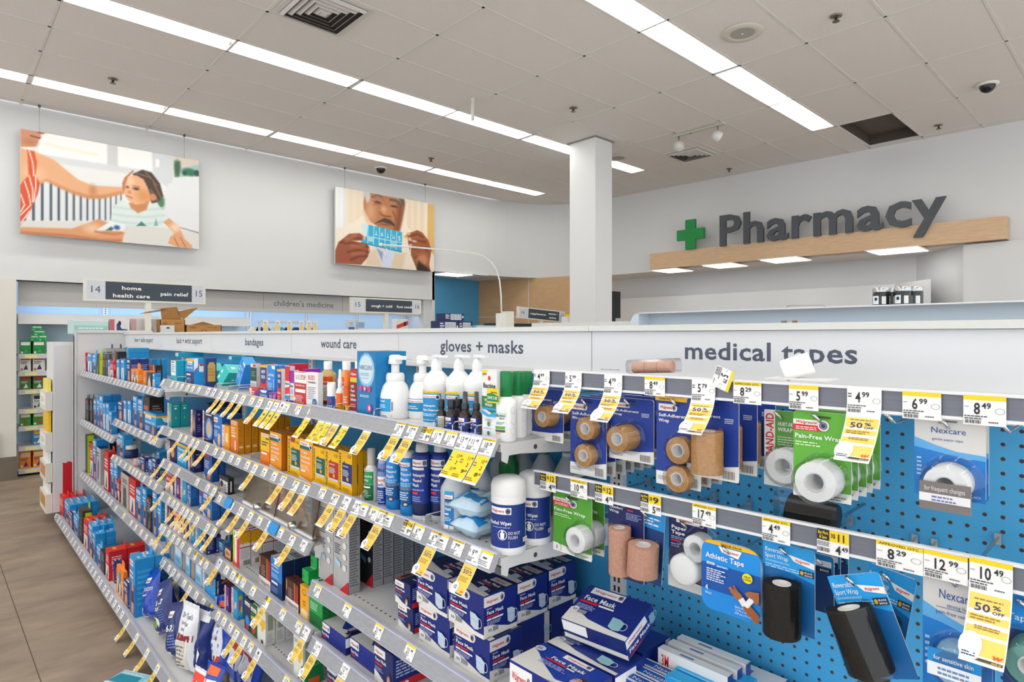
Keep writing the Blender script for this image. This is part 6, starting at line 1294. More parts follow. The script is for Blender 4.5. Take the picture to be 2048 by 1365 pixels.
# ================================================================ BOTTLES, CANISTERS AND SPRAYS
CY = lambda x, y, r, ac, span, z0, h: (lambda u, v, l: Vector(((r + l + .0003) * math.cos(ac + (u - .5) * span), (r + l + .0003) * math.sin(ac + (u - .5) * span), z0 + v * h)))
def fit(px, w, x):
    y = YX(px, x); d = x * DX + y * DY; return y, w / 2 / FPX * d
def patch(mb, r, ac, span, z0, h, k, items=()):
    mb.art(CY(0, 0, r, ac, span, z0, h), [('r', 0, 0, 1, 1, k)] + list(items), max(6, int(span * 6)))
def bottle(name, label, px, w, yt, z0, x, prof, k, parts=(), labels=(), cat='bottle', group=None, seg=24):
    """prof: (radius fraction, height fraction) of the body; parts: (name, prof, material); labels: (angle centre, span, v0, v1, colour, artwork)"""
    y, r = fit(px, w, x); h = onX(px, yt, x).z - z0
    if abs(y) < 1e-9: y = .1
    e = empty(name, label, cat, (x, y, z0), group)
    mb = MB().lathe([(a * r, b_ * h) for a, b_ in prof], k, seg)
    for (ac, span, v0, v1, col, art) in labels:
        rr = max(a for a, b_ in prof if v0 - .12 <= b_ <= v1 + .12) * r
        patch(mb, rr, math.radians(ac), math.radians(span), v0 * h, (v1 - v0) * h, col, art)
    mb.build('body', e)
    for p in parts:
        if p[0] == 'spout':
            _, z, L, tk, col = p; MB().box((-.25 * r, -L * r, z * h), (.25 * r, .25 * r, (z + tk) * h), col).build('spout', e)
        else: MB().lathe([(a * r, b_ * h) for a, b_ in p[1]], p[2], seg).build(p[0], e)
    return e
Z1, Z2 = LV[1, 'A'] - .0115, LV[2, 'A'] - .0115
BW = 'eeeeecp'
foam = [(.95, 0), (1, .02), (1, .3), (.95, .4), (.8, .51), (.6, .575), (.55, .6)]
fparts = [('collar', [(.6, .585), (.62, .6), (.6, .68), (.5, .715)], 'e9e9e7p'), ('neck', [(.27, .7), (.27, .86), (.25, .87)], 'e4e4e2p'), ('nozzle', [(.42, .855), (.46, .87), (.4, .985), (.25, 1.0), (0, 1.0)], 'efefedp'), ('spout', .925, .95, .06, 'efefedp')]
lab1 = (180, 84, .12, .32, '1c93cbc', [('l', .1, .3, .9, .6, 2, 'c9e6f4c'), ('t', .3, .75, .4, .12, 'FOAM', WHT)])
bar = (226, 10, .13, .28, 'e4e4e2c', [('b', .2, .05, .8, .95, '2a2a2ec')])
bottle('foam_soap_bottle', 'white foam pump bottle standing in front of the blue cleanser box', 790.5, 61, 710, Z1, 1.0, foam, BW, fparts, (lab1, bar, (200, 50, .01, .1, 'e9e9e7c', [('o', .5, .5, .48, .45, .96, '3a3a3ec'), ('l', .1, .2, .8, .7, 2, '6a6a6ec')])))
bottle('foam_soap_bottle', 'white foam pump bottle between the front pump and the large cleanser bottles', 845, 58, 711, Z1, 1.06, foam, BW, fparts, ((200, 110, .12, .32, '1c86bcc', [('r', .1, .7, .9, .95, WHT), ('t', .2, .76, .6, .1, 'Walgreens', RED), ('l', .1, .2, .8, .5, 2, 'c9e6f4c')]),))
ant = [(.97, 0), (1, .015), (1, .545), (1.03, .56), (1.03, .62), (.98, .66), (.5, .765), (.42, .775)]
aparts = [('collar', [(.42, .77), (.43, .87), (.36, .885)], 'e3e4e4p'), ('nozzle', [(.36, .885), (.3, .93), (.12, .95), (.12, .975), (.3, .985), (.3, 1.0), (0, 1.0)], 'e9ecedp'), ('spout', .965, 1.1, .03, 'e9ecedp')]
ALAB = lambda sp: (178, sp, .06, .5, '1c8bc4c', [('r', 0, .92, 1, 1, 'f0d02cc'), ('l', .4, .945, .95, .975, 1, '6a5a1ac'), ('r', .4, .78, .88, .88, WHT), ('t', .45, .81, .38, .04, 'Walgreens', RED), ('e', .9, .8, .07, .08, 'd9dadcc'), ('e', .9, .8, .045, .055, '2a3a5ac'), ('t', .45, .5, .4, .07, 'Antiseptic', WHT), ('t', .45, .36, .5, .07, 'Skin Cleanser', WHT), ('l', .45, .2, .95, .3, 2, 'c9e6f4c'), ('l', .3, .06, .9, .12, 1, 'c9e6f4c')])
for k, (px, x, lab) in enumerate(((873, 1.0, 'left'), (918, 1.02, 'middle'), (955, 1.03, 'right'))):
    bottle('skin_cleanser_bottle', 'large white pump bottle with yellow and blue label, %s of three on the top shelf' % lab, px, 52, 710, Z1, x, ant, BW, aparts, (ALAB(150 if k == 0 else 110),), group='large skin cleanser bottles')
vial = [(.93, 0), (1, .03), (1, .5), (.85, .6), (.55, .66), (.52, .7)]
for px, w, yt, x, lab, kind, nm in ((883, 20, 799, .955, 'small dark bottle with a cream and blue label, left of the tea tree bottles', 0, ''), (903.5, 25, 799, .962, 'leftmost dark tea tree bottle with a ribbed black cap', 1, ''), (918, 22, 798, 1.0, 'dark tea tree bottle standing behind the spray bottles', 1, ''), (930.5, 26, 783, .962, 'left dark tea tree spray bottle with a clear cap', 2, ''), (953, 23, 783, .975, 'right dark tea tree spray bottle next to the wound wash box', 2, '')):
    hf = 1.0
    prof = [(a, b_ * (1 if kind < 2 else .8)) for a, b_ in vial]
    pts = [('cap', [(.62, .70), (.65, .72), (.65, .97), (.6, 1.0), (0, 1.0)], '1c1c1fg')] if kind < 2 else [('collar', [(.58, .56), (.62, .58), (.62, .7), (.5, .72)], '26272ag'), ('sprayer', [(.34, .7), (.34, .98), (0, 1.0)], '3a3f45g'), ('overcap', [(.48, .72), (.42, .99), (0, 1.0)], 'clear')]
    top = .47 if kind < 2 else .4
    L = (185, 150, .04, top, '1b2f86c', [('r', .1, .72, .75, .95, WHT), ('t', .16, .78, .5, .1, 'Walgreens', RED), ('t', .3, .5, .5, .14, 'Tea Tree', WHT), ('t', .3, .28, .2, .14, 'Oil', WHT), ('r', 0, 0, 1, .08, '6a86c0c')]) if kind else (190, 150, .04, .47, 'd8d6bcc', [('r', 0, 0, .5, 1, '2a86c4c'), ('l', .55, .1, .95, .9, 7, '7a7a66c'), ('r', .05, .1, .4, .25, RED)])
    bottle('essential_oil_bottle', lab, px, w, yt, Z1, x, prof, '2a1a12g', pts, (L,), group='small dark bottles on the top shelf')
bac = [(.9, 0), (1, .03), (1.0, .35), (1, .55), (.85, .6), (.55, .625), (.53, .64)]
for k, (px, w, x, lab) in enumerate(((1012, 43, .968, 'first'), (1035, 40, 1.02, 'second'), (1054, 38, 1.075, 'third'))):
    L = [(196, 66, .02, .57, 'e6e7e6c', [('r', .0, .6, 1, .72, 'bcd6c0c'), ('t', .1, .62, .8, .06, 'Bactine', BLK), ('t', .45, .55, .4, .04, 'MAX', BLK), ('l', .1, .42, .9, .5, 2, '4a9a6cc'), ('r', .0, .3, .9, .37, '5aa83cc'), ('r', .0, .22, .9, .28, '4a5248c'), ('r', .1, .16, .5, .2, 'e6b82cc')])] if k == 0 else []
    L += [(268, 30, .1 + j * .15, .2 + j * .15, 'eeeeecp', [('e', .5, .5, .48, .5, 'd4d4d2p'), ('e', .47, .53, .4, .42, 'e9e9e7p')]) for j in range(3)]  # finger dents: their shading is painted on as offset grey ovals
    e = bottle('wound_spray_bottle', 'white bottle with a green cap at the top shelf end, %s in its row' % lab, px, w, 743, Z1, x, bac, BW, [('cap', [(.53, .635), (.56, .64), (.55, .98), (.5, 1.0), (0, 1.0)], '0b7a3ec')], L, group='green capped bottles at the shelf end')
    if k == 0:
        y, r = fit(px, w, x); mb = MB().box((-r - .004, -.006, .088), (-r - .0032, .034, .122), 'e9cf2cc')
        mb.art(plane((-r - .004, .034, .088), (0, -1, 0), (0, 0, 1), (-1, 0, 0), .04, .034), [('p', [(0, .0), (1, .0), (1, .5), (.4, .68), (0, .6)], '1f8a3ec'), ('r', 0, 0, 1, .1, 'e6cc2cc'), ('t', .06, .26, .85, .2, 'SAVE 3.00', WHT), ('t', .4, .68, .5, .12, 'Bactine', '3a3a1ec')]); mb.build('savings_flag', e)
# wound care shelf: brown bottles of antiseptic, sprays
bet = [(.95, 0), (1, .02), (1, .66), (.9, .73), (.45, .80), (.42, .82)]
for px, w, x, lab in ((656, 33, 1.03, 'left'), (693, 33, 1.05, 'middle'), (718, 32, 1.08, 'right')):
    bottle('antiseptic_bottle', 'orange and tan antiseptic bottle with white cap, %s of three' % lab, px, w, 723, Z2, x, [(a, b_) for a, b_ in bet], 'c9a86ap', [('cap', [(.5, .81), (.5, .98), (.47, 1.0), (0, 1.0)], 'efefedp')], ((190, 170, .04, .66, 'e2501cc', [('r', 0, 0, 1, .12, '2a2620c'), ('r', 0, .12, .4, .4, 'f2b81cc'), ('r', .45, .15, 1, .7, 'd6d4ccc'), ('l', .5, .2, .95, .65, 7, '8a8880c'), ('l', .5, .8, .95, .86, 1, 'f4d8b8c'), ('r', .1, .8, .35, .92, 'f0dcacc')]),), group='orange antiseptic bottles')
bottle('antiseptic_spray', 'white capped spray can with blue band in front of the antiseptic bottles', 663, 17, 765, Z2, .96, [(1, 0), (1, .5), (1, .52)], '2a6ab8c', [('cap', [(1, .52), (1, .93), (.85, 1.0), (0, 1.0)], 'ecececp')], ((190, 170, .02, .5, '1d56a4c', [('p', [(0, .6), (1, .45), (1, 1), (0, 1)], 'e6eaf0c'), ('t', .2, .66, .6, .14, 'Healing', RED), ('t', .2, .3, .7, .14, 'Spray', WHT)]),))
bottle('antiseptic_spray', 'small orange spray bottle with tall white pump', 680, 17, 739, Z2, .962, [(1, 0), (1, .46), (.7, .54), (.4, .58)], 'e8e6e2p', [('pump', [(.45, .56), (.5, .6), (.48, .78), (.3, .8), (.3, .99), (0, 1.0)], 'efefedp')], ((190, 170, .02, .45, 'e2651cc', [('r', 0, 0, 1, .35, 'f0b41cc'), ('l', .3, .1, .8, .3, 2, '4a3a20c'), ('r', .3, .7, .5, .9, 'f0d8a0c')]),))
bottle('antiseptic_spray', 'orange bottle with an orange ribbed cap right of the white pump', 694.5, 14, 740, Z2, .965, [(1, 0), (1, .6), (.8, .66)], 'e2551cc', [('cap', [(.85, .62), (.9, .66), (.85, .97), (0, 1.0)], 'ef7a2ac')], ((190, 170, .02, .6, 'e2651cc', [('r', 0, 0, 1, .3, 'f0b41cc'), ('e', .5, .2, .12, .1, '4a3a20c'), ('l', .2, .4, .9, .7, 3, 'f4d0b0c')]),))
# second shelf of the gloves bay
ZB = LV[1, 'B'] - .0115
bottle('cleansing_spray', 'white spray bottle with green label and grey cap on the second gloves shelf', 743, 27, 896, ZB, .965, [(.9, 0), (1, .03), (1, .55), (.8, .64), (.5, .68), (.45, .7)], BW, [('cap', [(.6, .68), (.62, .7), (.6, .99), (0, 1.0)], 'bcbcbap')], ((190, 130, .03, .62, '1d9a50c', [('r', 0, 0, 1, .48, '0f6a34c'), ('r', 0, .92, 1, 1, WHT), ('t', .2, .94, .6, .04, 'Walgreens', RED), ('t', .2, .74, .7, .07, 'Cleansing', WHT), ('t', .2, .62, .5, .07, 'Spray', WHT), ('r', 0, .5, 1, .53, '8a9a90c'), ('r', .2, .4, .8, .45, WHT), ('l', .15, .1, .85, .36, 5, 'a9d4b8c')]),))
bottle('wound_wash_bottle', 'clear topped wound wash bottle with red lettering right of the green spray', 766, 20, 905, ZB, .965, [(.95, 0), (1, .02), (1, .72), (.9, .86), (.5, .93), (.4, .95)], 'a9b4d8p', [('cap', [(.5, .92), (.45, 1.0), (0, 1.0)], 'e6e6eap')], ((185, 170, .03, .8, '1c3f96c', [('r', 0, .68, 1, 1, '7a8fc8c'), ('t', .1, .8, .8, .09, 'NeilMed', '1c3076c'), ('r', .0, .42, 1, .68, WHT), ('t', .12, .56, .8, .08, 'Wound', 'd01f2ec'), ('t', .12, .45, .7, .08, 'Wash', '1c3f96c'), ('l', .1, .05, .9, .36, 6, 'c9d4f0c')]),))
SPR = [(.96, 0), (1, .012), (1, .845), (.96, .87), (.8, .9)]
SCAP = lambda k: [('cap', [(.78, .89), (.8, .9), (.78, .985), (.6, 1.0), (0, 1.0)], k)]
SAL = (195, 170, .02, .84, '1c8edcc', [('r', 0, 0, 1, .5, '14599ec'), ('r', 0, 0, 1, .18, '1c84d0c'), ('t', .3, .84, .4, .06, 'Saline', WHT), ('t', .3, .74, .55, .06, 'Wound', WHT), ('t', .3, .64, .45, .06, 'Wash', WHT), ('l', .3, .54, .95, .62, 2, 'a9d6f4c'), ('r', 0, .47, 1, .52, '8a98a4c'), ('t', .3, .48, .6, .03, 'SPRAY AT ANY ANGLE', '2a3a4ac'), ('l', .3, .28, .8, .45, 4, 'cfe6f6c'), ('e', .62, .2, .14, .05, '3a3f46c'), ('e', .62, .2, .07, .025, 'c9ccd0c')])
bottle('wound_spray_can', 'sky blue saline wound wash can, left one on the second gloves shelf', 788, 30, 900, ZB, .972, SPR, '1c8edcc', SCAP('e6e6e4p'), (SAL,), group='saline spray cans')
bottle('wound_spray_can', 'sky blue saline wound wash can, right one beside the navy cans', 817, 31, 902, ZB, .968, SPR, '1c8edcc', SCAP('e6e6e4p'), (SAL[:5] + (SAL[5] + [('r', .1, .92, .8, 1, WHT), ('t', .2, .935, .5, .04, 'Walgreens', RED)],),), group='saline spray cans')
ASP = (200, 150, .06, .84, '16358cc', [('r', 0, 0, 1, .2, '121f4cc'), ('r', .22, .83, .92, .94, WHT), ('t', .27, .865, .42, .045, 'Walgreens', RED, 0, 1, .3), ('e', .83, .885, .08, .045, '5a6274c'), ('r', .25, .77, .8, .81, WHT), ('t', .3, .66, .55, .05, 'Antiseptic', WHT), ('t', .3, .57, .42, .05, 'Wound', WHT), ('t', .3, .49, .32, .05, 'Wash', WHT), ('l', .3, .42, .85, .47, 1, '8fa6dcc'), ('r', .3, .36, .58, .4, 'd9263cc'), ('l', .3, .24, .7, .34, 3, '8fa6dcc')])
bottle('wound_spray_can', 'navy antiseptic wound wash can with white dome cap, front one', 844, 37, 886, ZB, .975, [(.98, 0), (1, .012), (1, .05), (1, .82), (.93, .865), (.7, .885)], '14307ec', [('cap', [(.68, .875), (.7, .89), (.66, .97), (.5, 1.0), (0, 1.0)], 'd6d6d6p'), ('base_ring', [(1.015, 0), (1.015, .06), (1.0, .065)], 'dcdcdcp')], (ASP,), group='navy spray cans')
bottle('wound_spray_can', 'navy antiseptic wound wash can half hidden behind the front navy can', 880, 36, 886, ZB, 1.01, [(.98, 0), (1, .012), (1, .82), (.93, .865), (.7, .885)], '14307ec', [('cap', [(.68, .875), (.7, .89), (.66, .97), (.5, 1.0), (0, 1.0)], 'd6d6d6p'), ('base_ring', [(1.015, 0), (1.015, .06), (1.0, .065)], 'dcdcdcp')], (ASP,), group='navy spray cans')
wit = [(.95, 0), (1, .02), (1, .62), (.98, .68), (.4, .93), (.36, .95)]
bottle('witch_hazel_bottle', 'frosted bottle with a blue label and white cap at the front of the second shelf', 911.5, 61, 935, ZB, .985, wit, 'b9bec2p', [('cap', [(.4, .94), (.4, .99), (.36, 1.0), (0, 1.0)], 'e9e9e9p')], ((206, 38, .06, .66, '1b78b8c', [('r', 0, .9, 1, 1, '2a9ad0c'), ('r', .05, .8, .9, .9, WHT), ('t', .12, .83, .6, .04, 'Walgreens', RED), ('r', .05, .75, .8, .79, '2a3a4ac'), ('t', .1, .62, .6, .08, 'Witch', WHT), ('t', .1, .5, .65, .08, 'Hazel', WHT), ('r', .1, .38, .5, .42, WHT), ('l', .1, .22, .8, .34, 3, 'c9e0f0c'), ('p', [(0, 0), (1, 0), (1, .08), (0, .12)], WHT)]),))
bottle('witch_hazel_bottle', 'frosted bottle standing behind the front frosted bottle', 960, 58, 930, ZB, 1.06, wit, 'b9bec2p', [('cap', [(.4, .94), (.4, .99), (.36, 1.0), (0, 1.0)], 'e9e9e9p')], ((206, 38, .06, .66, '1b78b8c', []),))
for k, (px, x) in enumerate(((1008, 1.27), (1046, 1.275), (1088, 1.28), (1135, 1.285), (1185, 1.28))):
    if YX(px, x) < 1.075: continue
    bottle('frosted_bottle', 'grey frosted bottle at the back of the second gloves shelf, %s from left' % ORD[k], px, 56, 893 + k * 4, ZB, x, wit, 'a7adb2p', [('cap', [(.4, .94), (.4, .99), (.36, 1.0), (0, 1.0)], ('2f7a4cp', 'c9ccd0p')[k % 2])], group='frosted bottles at the back')
bottle('green_bottle', 'green capped bottle behind the wipes canisters', 1018, 40, 890, ZB, 1.22, [(1, 0), (1, .7), (.5, .9), (.4, 1.0)], '0f6a2cp', (), ((200, 120, .3, .7, '0f7a34c', [('t', .2, .4, .6, .25, 'Antisep', 'a9d8b8c')]),))
can = [(.96, 0), (1, .015), (1, .09), (.985, .1), (.985, .66), (1, .665), (1, .75), (.99, .755)]
CLAB = (208, 175, .1, .655, '16317ec', [('p', [(0, 0), (1, 0), (1, .0), (.62, .0), (.62, .17), (.3, .26), (0, .36)], 'e6e7eac'), ('r', .22, .78, .66, .94, WHT), ('t', .25, .825, .28, .07, 'Walgreens', RED, 0, 1, .3), ('o', .6, .86, .045, .065, .6, '4a5060c'), ('e', .6, .86, .024, .035, '1b2a5ac'), ('t', .2, .54, .46, .085, 'Alcohol Wipes', WHT), ('l', .3, .47, .65, .51, 1, '8fa6dcc'), ('o', .5, .31, .085, .12, .86, WHT), ('p', [(.47, .22), (.53, .22), (.54, .36), (.46, .36)], WHT), ('e', .5, .39, .02, .03, WHT), ('t', .6, .32, .22, .07, 'DO NOT', WHT, 0, 0), ('t', .6, .22, .17, .07, 'FLUSH', WHT, 0, 0), ('r', .88, .12, 1.02, .22, WHT), ('l', .89, .14, 1.0, .21, 3, RED)])
LID = [('lid', [(1.005, .755), (1.01, .765), (1.01, .875), (.98, .9), (.9, .95), (.62, .985), (0, 1.0)], 'e9e9e7p'), ('lid_band', [(1.012, .66), (1.012, .7), (1.0, .705)], 'e2e2e0p')]
bottle('wipes_canister', 'navy and white wipes canister at the front end of the second gloves shelf', 1017, 70, 950, ZB, .975, can, 'e6e6e6p', LID, (CLAB,), cat='canister', group='wipes canisters', seg=32)
bottle('wipes_canister', 'navy and white wipes canister behind the front canister by the label rail', 1068.5, 65, 940, ZB, 1.065, can, 'e6e6e6p', LID, (CLAB,), cat='canister', group='wipes canisters', seg=32)
# ---- soft packs and pouches
def pouch(name, label, pos, w, h, d, k, art=(), rot=(0, 0, 0), group=None, cat='bag', crimp=.07, seed=1, gus=1.0, wr=.1):
    rr = random.Random(seed); ph = [rr.random() * 6.3 for _ in range(8)]
    def T(u, v):
        a = max(0, 1 - abs(2 * u - 1) ** 3.0) ** .6; vv = v
        b_ = max(0, 1 - max(0, (vv - .35) / .65) ** 2.2) if vv > .35 else max(.0, 1 - ((.35 - vv) / .35) ** 4) ** .7
        wv = 1 + wr * (math.sin(9 * u + 5 * v + ph[0]) + .8 * math.sin(15 * v - 7 * u + ph[1]) + .6 * math.sin(23 * u + 11 * v + ph[2]))
        return d / 2 * a * b_ * wv
    def X(u, v): return w * (u - .5) * (1 - .10 * math.sin(math.pi * min(v * 1.1, 1)) + .02 * math.sin(7 * v + ph[3]))
    Ff = lambda u, v, l: Vector((-T(u, v) - .0006 - l, -X(u, v), v * h))
    N, Mv = 16, 20; vs = []; fs = []
    for s in (-1, 1):
        for j in range(Mv + 1):
            for i in range(N + 1):
                u, v = i / N, j / Mv; vs.append((s * T(u, v), -X(u, v), v * h))
    n1 = (N + 1) * (Mv + 1)
    for s in (0, 1):
        for j in range(Mv):
            for i in range(N):
                a = s * n1 + j * (N + 1) + i; q_ = (a, a + 1, a + N + 2, a + N + 1); fs.append(q_ if s == 0 else q_[::-1])
    mb = MB().add(vs, fs, k, True)
    for it in art:                                       # printed areas follow the pouch
        if it[0] == 'r':
            _, x0, y0, x1, y1, kk = it; g = []; m_ = 8
            for j in range(m_ + 1):
                for i in range(m_ + 1): g.append(Ff(x0 + (x1 - x0) * i / m_, y0 + (y1 - y0) * j / m_, .0004))
            mb.add(g, [(j * (m_ + 1) + i, j * (m_ + 1) + i + 1, (j + 1) * (m_ + 1) + i + 1, (j + 1) * (m_ + 1) + i) for j in range(m_) for i in range(m_)], kk, True)
        else: mb.art(lambda x, y, l: Ff(x, y, l + .001), [it])
    pos = Vector(pos); pos.z += w * .46 * abs(math.sin(rot[0])) + (d * .3 * abs(math.sin(rot[1])) if abs(rot[1]) < 1 else 0)
    e = empty(name, label, cat, pos, group); e.rotation_euler = rot
    mb.build('pouch', e)
    mb = MB(); g = []
    for i in range(N + 1):
        u = i / N; g += [(.0012 * math.sin(i * 1.7), -X(u, .985), h * .985), (.0012 * math.sin(i * 1.7 + 1), -X(u, 1) * 1.02, h * (1 + crimp))]
    mb.add(g, [(2 * i, 2 * i + 2, 2 * i + 3, 2 * i + 1) for i in range(N)], k); mb.build('seal', e)
    return e
y_ = YX(945, .97)
WP = [('r', .05, .1, .95, .3, '2a8fd0c'), ('p', [(.3, .4), (.6, .38), (.55, .6), (.35, .6)], '6ab4dcc'), ('t', .3, .72, .4, .1, 'Wipes', '3a8ac4c')]
special('film_pale', 'c3dcebp'[:6], .25, bump=(60, .5))
pouch('wipes_pack', 'lower pale blue soft wipes pack lying on the second gloves shelf', (.945, y_ + .01, ZB + .026), .105, .16, .05, 'film_pale', WP, (0, 1.5708, 0), 'soft wipes packs', 'wipes pack', .05, 3, wr=.12)
pouch('wipes_pack', 'upper pale blue soft wipes pack lying on the lower pack', (.94, y_ + .004, ZB + .077), .11, .17, .052, 'film_pale', WP, (0, 1.5708, .12), 'soft wipes packs', 'wipes pack', .05, 5, wr=.12)
DZ = BZ - .0115
def stand(px, yb, x=None):
    if x is None: q_ = onZ(px, yb, DZ + .012); return Vector((q_.x, q_.y, DZ + .004))
    return Vector((x, YX(px, x), DZ + .004))
WGP = [('r', .18, .78, .55, .9, WHT), ('t', .22, .81, .3, .05, 'Walgreens', RED, 0, 1, .3)]
pouch('salt_bag', 'leftmost bright blue bag with a yellow corner beside the big blue brace box', stand(291, 0, .86), .17, .27, .075, 'foil_blue', WGP + [('r', .12, .9, .45, 1.0, 'f0c81cc'), ('t', .1, .5, .5, .09, 'sm', WHT), ('p', [(.05, .02), (.4, .02), (.45, .3), (.1, .35)], '6a4a30c')], (.05, .1, .1), 'bags on the bottom deck', seed=2)
pouch('salt_bag', 'bright blue bag reading Epsom leaning right in front of the first bag', stand(306, 0, .835), .165, .22, .08, 'foil_blue', WGP + [('t', .15, .6, .7, .12, 'Epsom', WHT, 0, 0), ('l', .2, .5, .6, .56, 1, WHT), ('e', .3, .15, .18, .14, 'e6e2dac'), ('p', [(.1, .02), (.3, .02), (.2, .2)], '6a4428c')], (-.35, .15, .1), 'bags on the bottom deck', seed=4)
pouch('salt_bag', 'navy bag with a pale green plant picture leaning right', stand(333, 0, .835), .165, .235, .08, 'foil_navy', WGP + [('t', .2, .58, .6, .1, '16-32', WHT), ('t', .2, .47, .5, .08, 'SCENT', WHT), ('e', .3, .2, .22, .16, 'd8dccac'), ('e', .28, .24, .1, .1, '6a8a4ac'), ('e', .36, .2, .08, .08, '8aa45ac'), ('l', .5, .2, .9, .5, 6, '5a78b8c')], (-.45, .15, .1), 'bags on the bottom deck', seed=6)
pouch('salt_bag', 'navy bag with a purple lavender picture', stand(356, 0, .82), .15, .22, .08, 'foil_navy', WGP + [('t', .2, .52, .6, .12, '16-33', WHT), ('e', .25, .42, .05, .035, 'e03a2ac'), ('e', .3, .2, .2, .16, '6a5a8ac'), ('e', .3, .24, .1, .12, '4a3a7ac'), ('r', .15, .0, .6, .12, 'e2ded4c'), ('l', .5, .2, .9, .48, 5, '6a84c0c')], (-.32, .1, .1), 'bags on the bottom deck', seed=8)
pouch('salt_bag', 'white bag with dark red band and script lettering', stand(376, 0, .83), .15, .27, .085, 'foil_white', [('t', .25, .84, .6, .07, "Dr Teal's", '22252ac', 0, 0), ('t', .3, .74, .45, .05, 'Epsom Salt', '3a3d42c', 0, 0), ('t', .35, .65, .3, .05, 'soak', '3a3d42c', 0, 0), ('r', .03, .5, .97, .6, '8e2a2ec'), ('r', .12, .05, .88, .48, 'd9d2c6c'), ('l', .18, .1, .8, .44, 6, '7a756cc')], (-.06, .08, .15), 'bags on the bottom deck', seed=10)
pouch('salt_bag', 'dark blue bag with white leaf panel right of the white bag', stand(402, 0, .87), .15, .26, .085, 'foil_navy', [('r', .05, .85, .9, 1.0, 'e2e4e6c'), ('p', [(.1, .5), (.7, .2), (.8, .35), (.2, .65)], 'e4e6e4c'), ('e', .35, .45, .08, .05, '2f7a3cc'), ('e', .5, .34, .08, .05, '3f8a44c')], (-.04, .1, .2), 'bags on the bottom deck', seed=12)
pouch('salt_bag', 'blue and white bag with an orange top at the bottom edge', stand(428, 0, .80), .14, .185, .08, 'foil_blue', [('r', .05, .2, .95, .78, 'e6e8ecc'), ('t', .1, .42, .8, .2, "Teal's", '22252ac', 0, 0), ('r', .2, .86, .8, 1.0, 'ea6a2ac')], (-.1, .1, .15), 'bags on the bottom deck', seed=14)
pouch('salt_bag', 'upright blue bag with white label and round top behind the orange topped bag', stand(450, 0, .93), .17, .30, .09, 'foil_blue', [('r', .06, .2, .7, .9, 'd9dde4c'), ('t', .12, .66, .5, .08, "Dr Teal's", '22252ac', 0, 0), ('t', .15, .5, .4, .06, 'Pink Salt', '5a3a3ac', 0, 0), ('r', .06, .2, .7, .28, 'a9382ec'), ('r', .2, .92, .8, 1.0, 'd8502ac')], (-.2, .15, .2), 'bags on the bottom deck', seed=16)
pouch('salt_bag', 'red and white bag at the very bottom beside the white bag', stand(400, 0, .775), .13, .15, .07, 'foil_white', [('r', .0, .55, 1, .95, 'e2402ac'), ('l', .1, .1, .9, .4, 4, '8a8a8ac')], (.0, .1, .2), 'bags on the bottom deck', seed=18)
for k, (px, x, h, lab) in enumerate(((335, 1.0, .3, 'dark navy bag standing at the back behind the plant bag'), (372, 1.02, .29, 'dark navy bag at the back behind the white bag'), (408, 1.05, .30, 'dark navy bag at the back under the third bandages shelf'), (470, .95, .24, 'deep blue bag with red stripe at the right of the label bag'), (492, .95, .26, 'rightmost deep blue bag on the bottom deck'))):
    pouch('salt_bag', lab, stand(px, 0, x), .15, h, .07, 'foil_navy' if k < 3 else 'foil_blue', (WGP + [('l', .2, .3, .8, .5, 4, '4a66acc')]) if k < 3 else [('r', .05, .3, .9, .6, 'dcdcdec'), ('r', .05, .6, .9, .75, 'a8302ac')], (-.1 + .1 * k, .1, .1), 'bags on the bottom deck', seed=20 + k)
bottle('dark_capped_bottle', 'bottle with a dark brown cap at the very bottom edge', 452, 18, 1348, DZ, .82, [(1, 0), (1, .8), (.6, .86)], '1c3f96c', [('cap', [(.65, .85), (.65, .99), (0, 1.0)], '4a4436c')])
p0 = onZ(258, 1356, .045)
o = bpy.data.objects.new('adhesive_box', MB().box((-.05, -.09, 0), (.05, .09, .04), 'dfe8eac').art(plane((-.05, .09, .04), (0, -1, 0), (1, 0, 0), (0, 0, 1), .18, .1), [('r', .02, .05, .98, .95, '86c4d4c'), ('p', [(.05, .1), (.9, .1), (.8, .7), (.1, .7)], '0f8aa4c'), ('l', .1, .75, .9, .9, 2, 'e9f2f4c'), ('r', 0, 0, .03, 1, 'c0485ac')]).data('adhesive_box')); COL.objects.link(o); o.location = (p0.x, p0.y, .001); o.rotation_euler = (0, 0, .5)
tag(o, 'small teal and white box lying on the floor by the bottom deck', 'box')
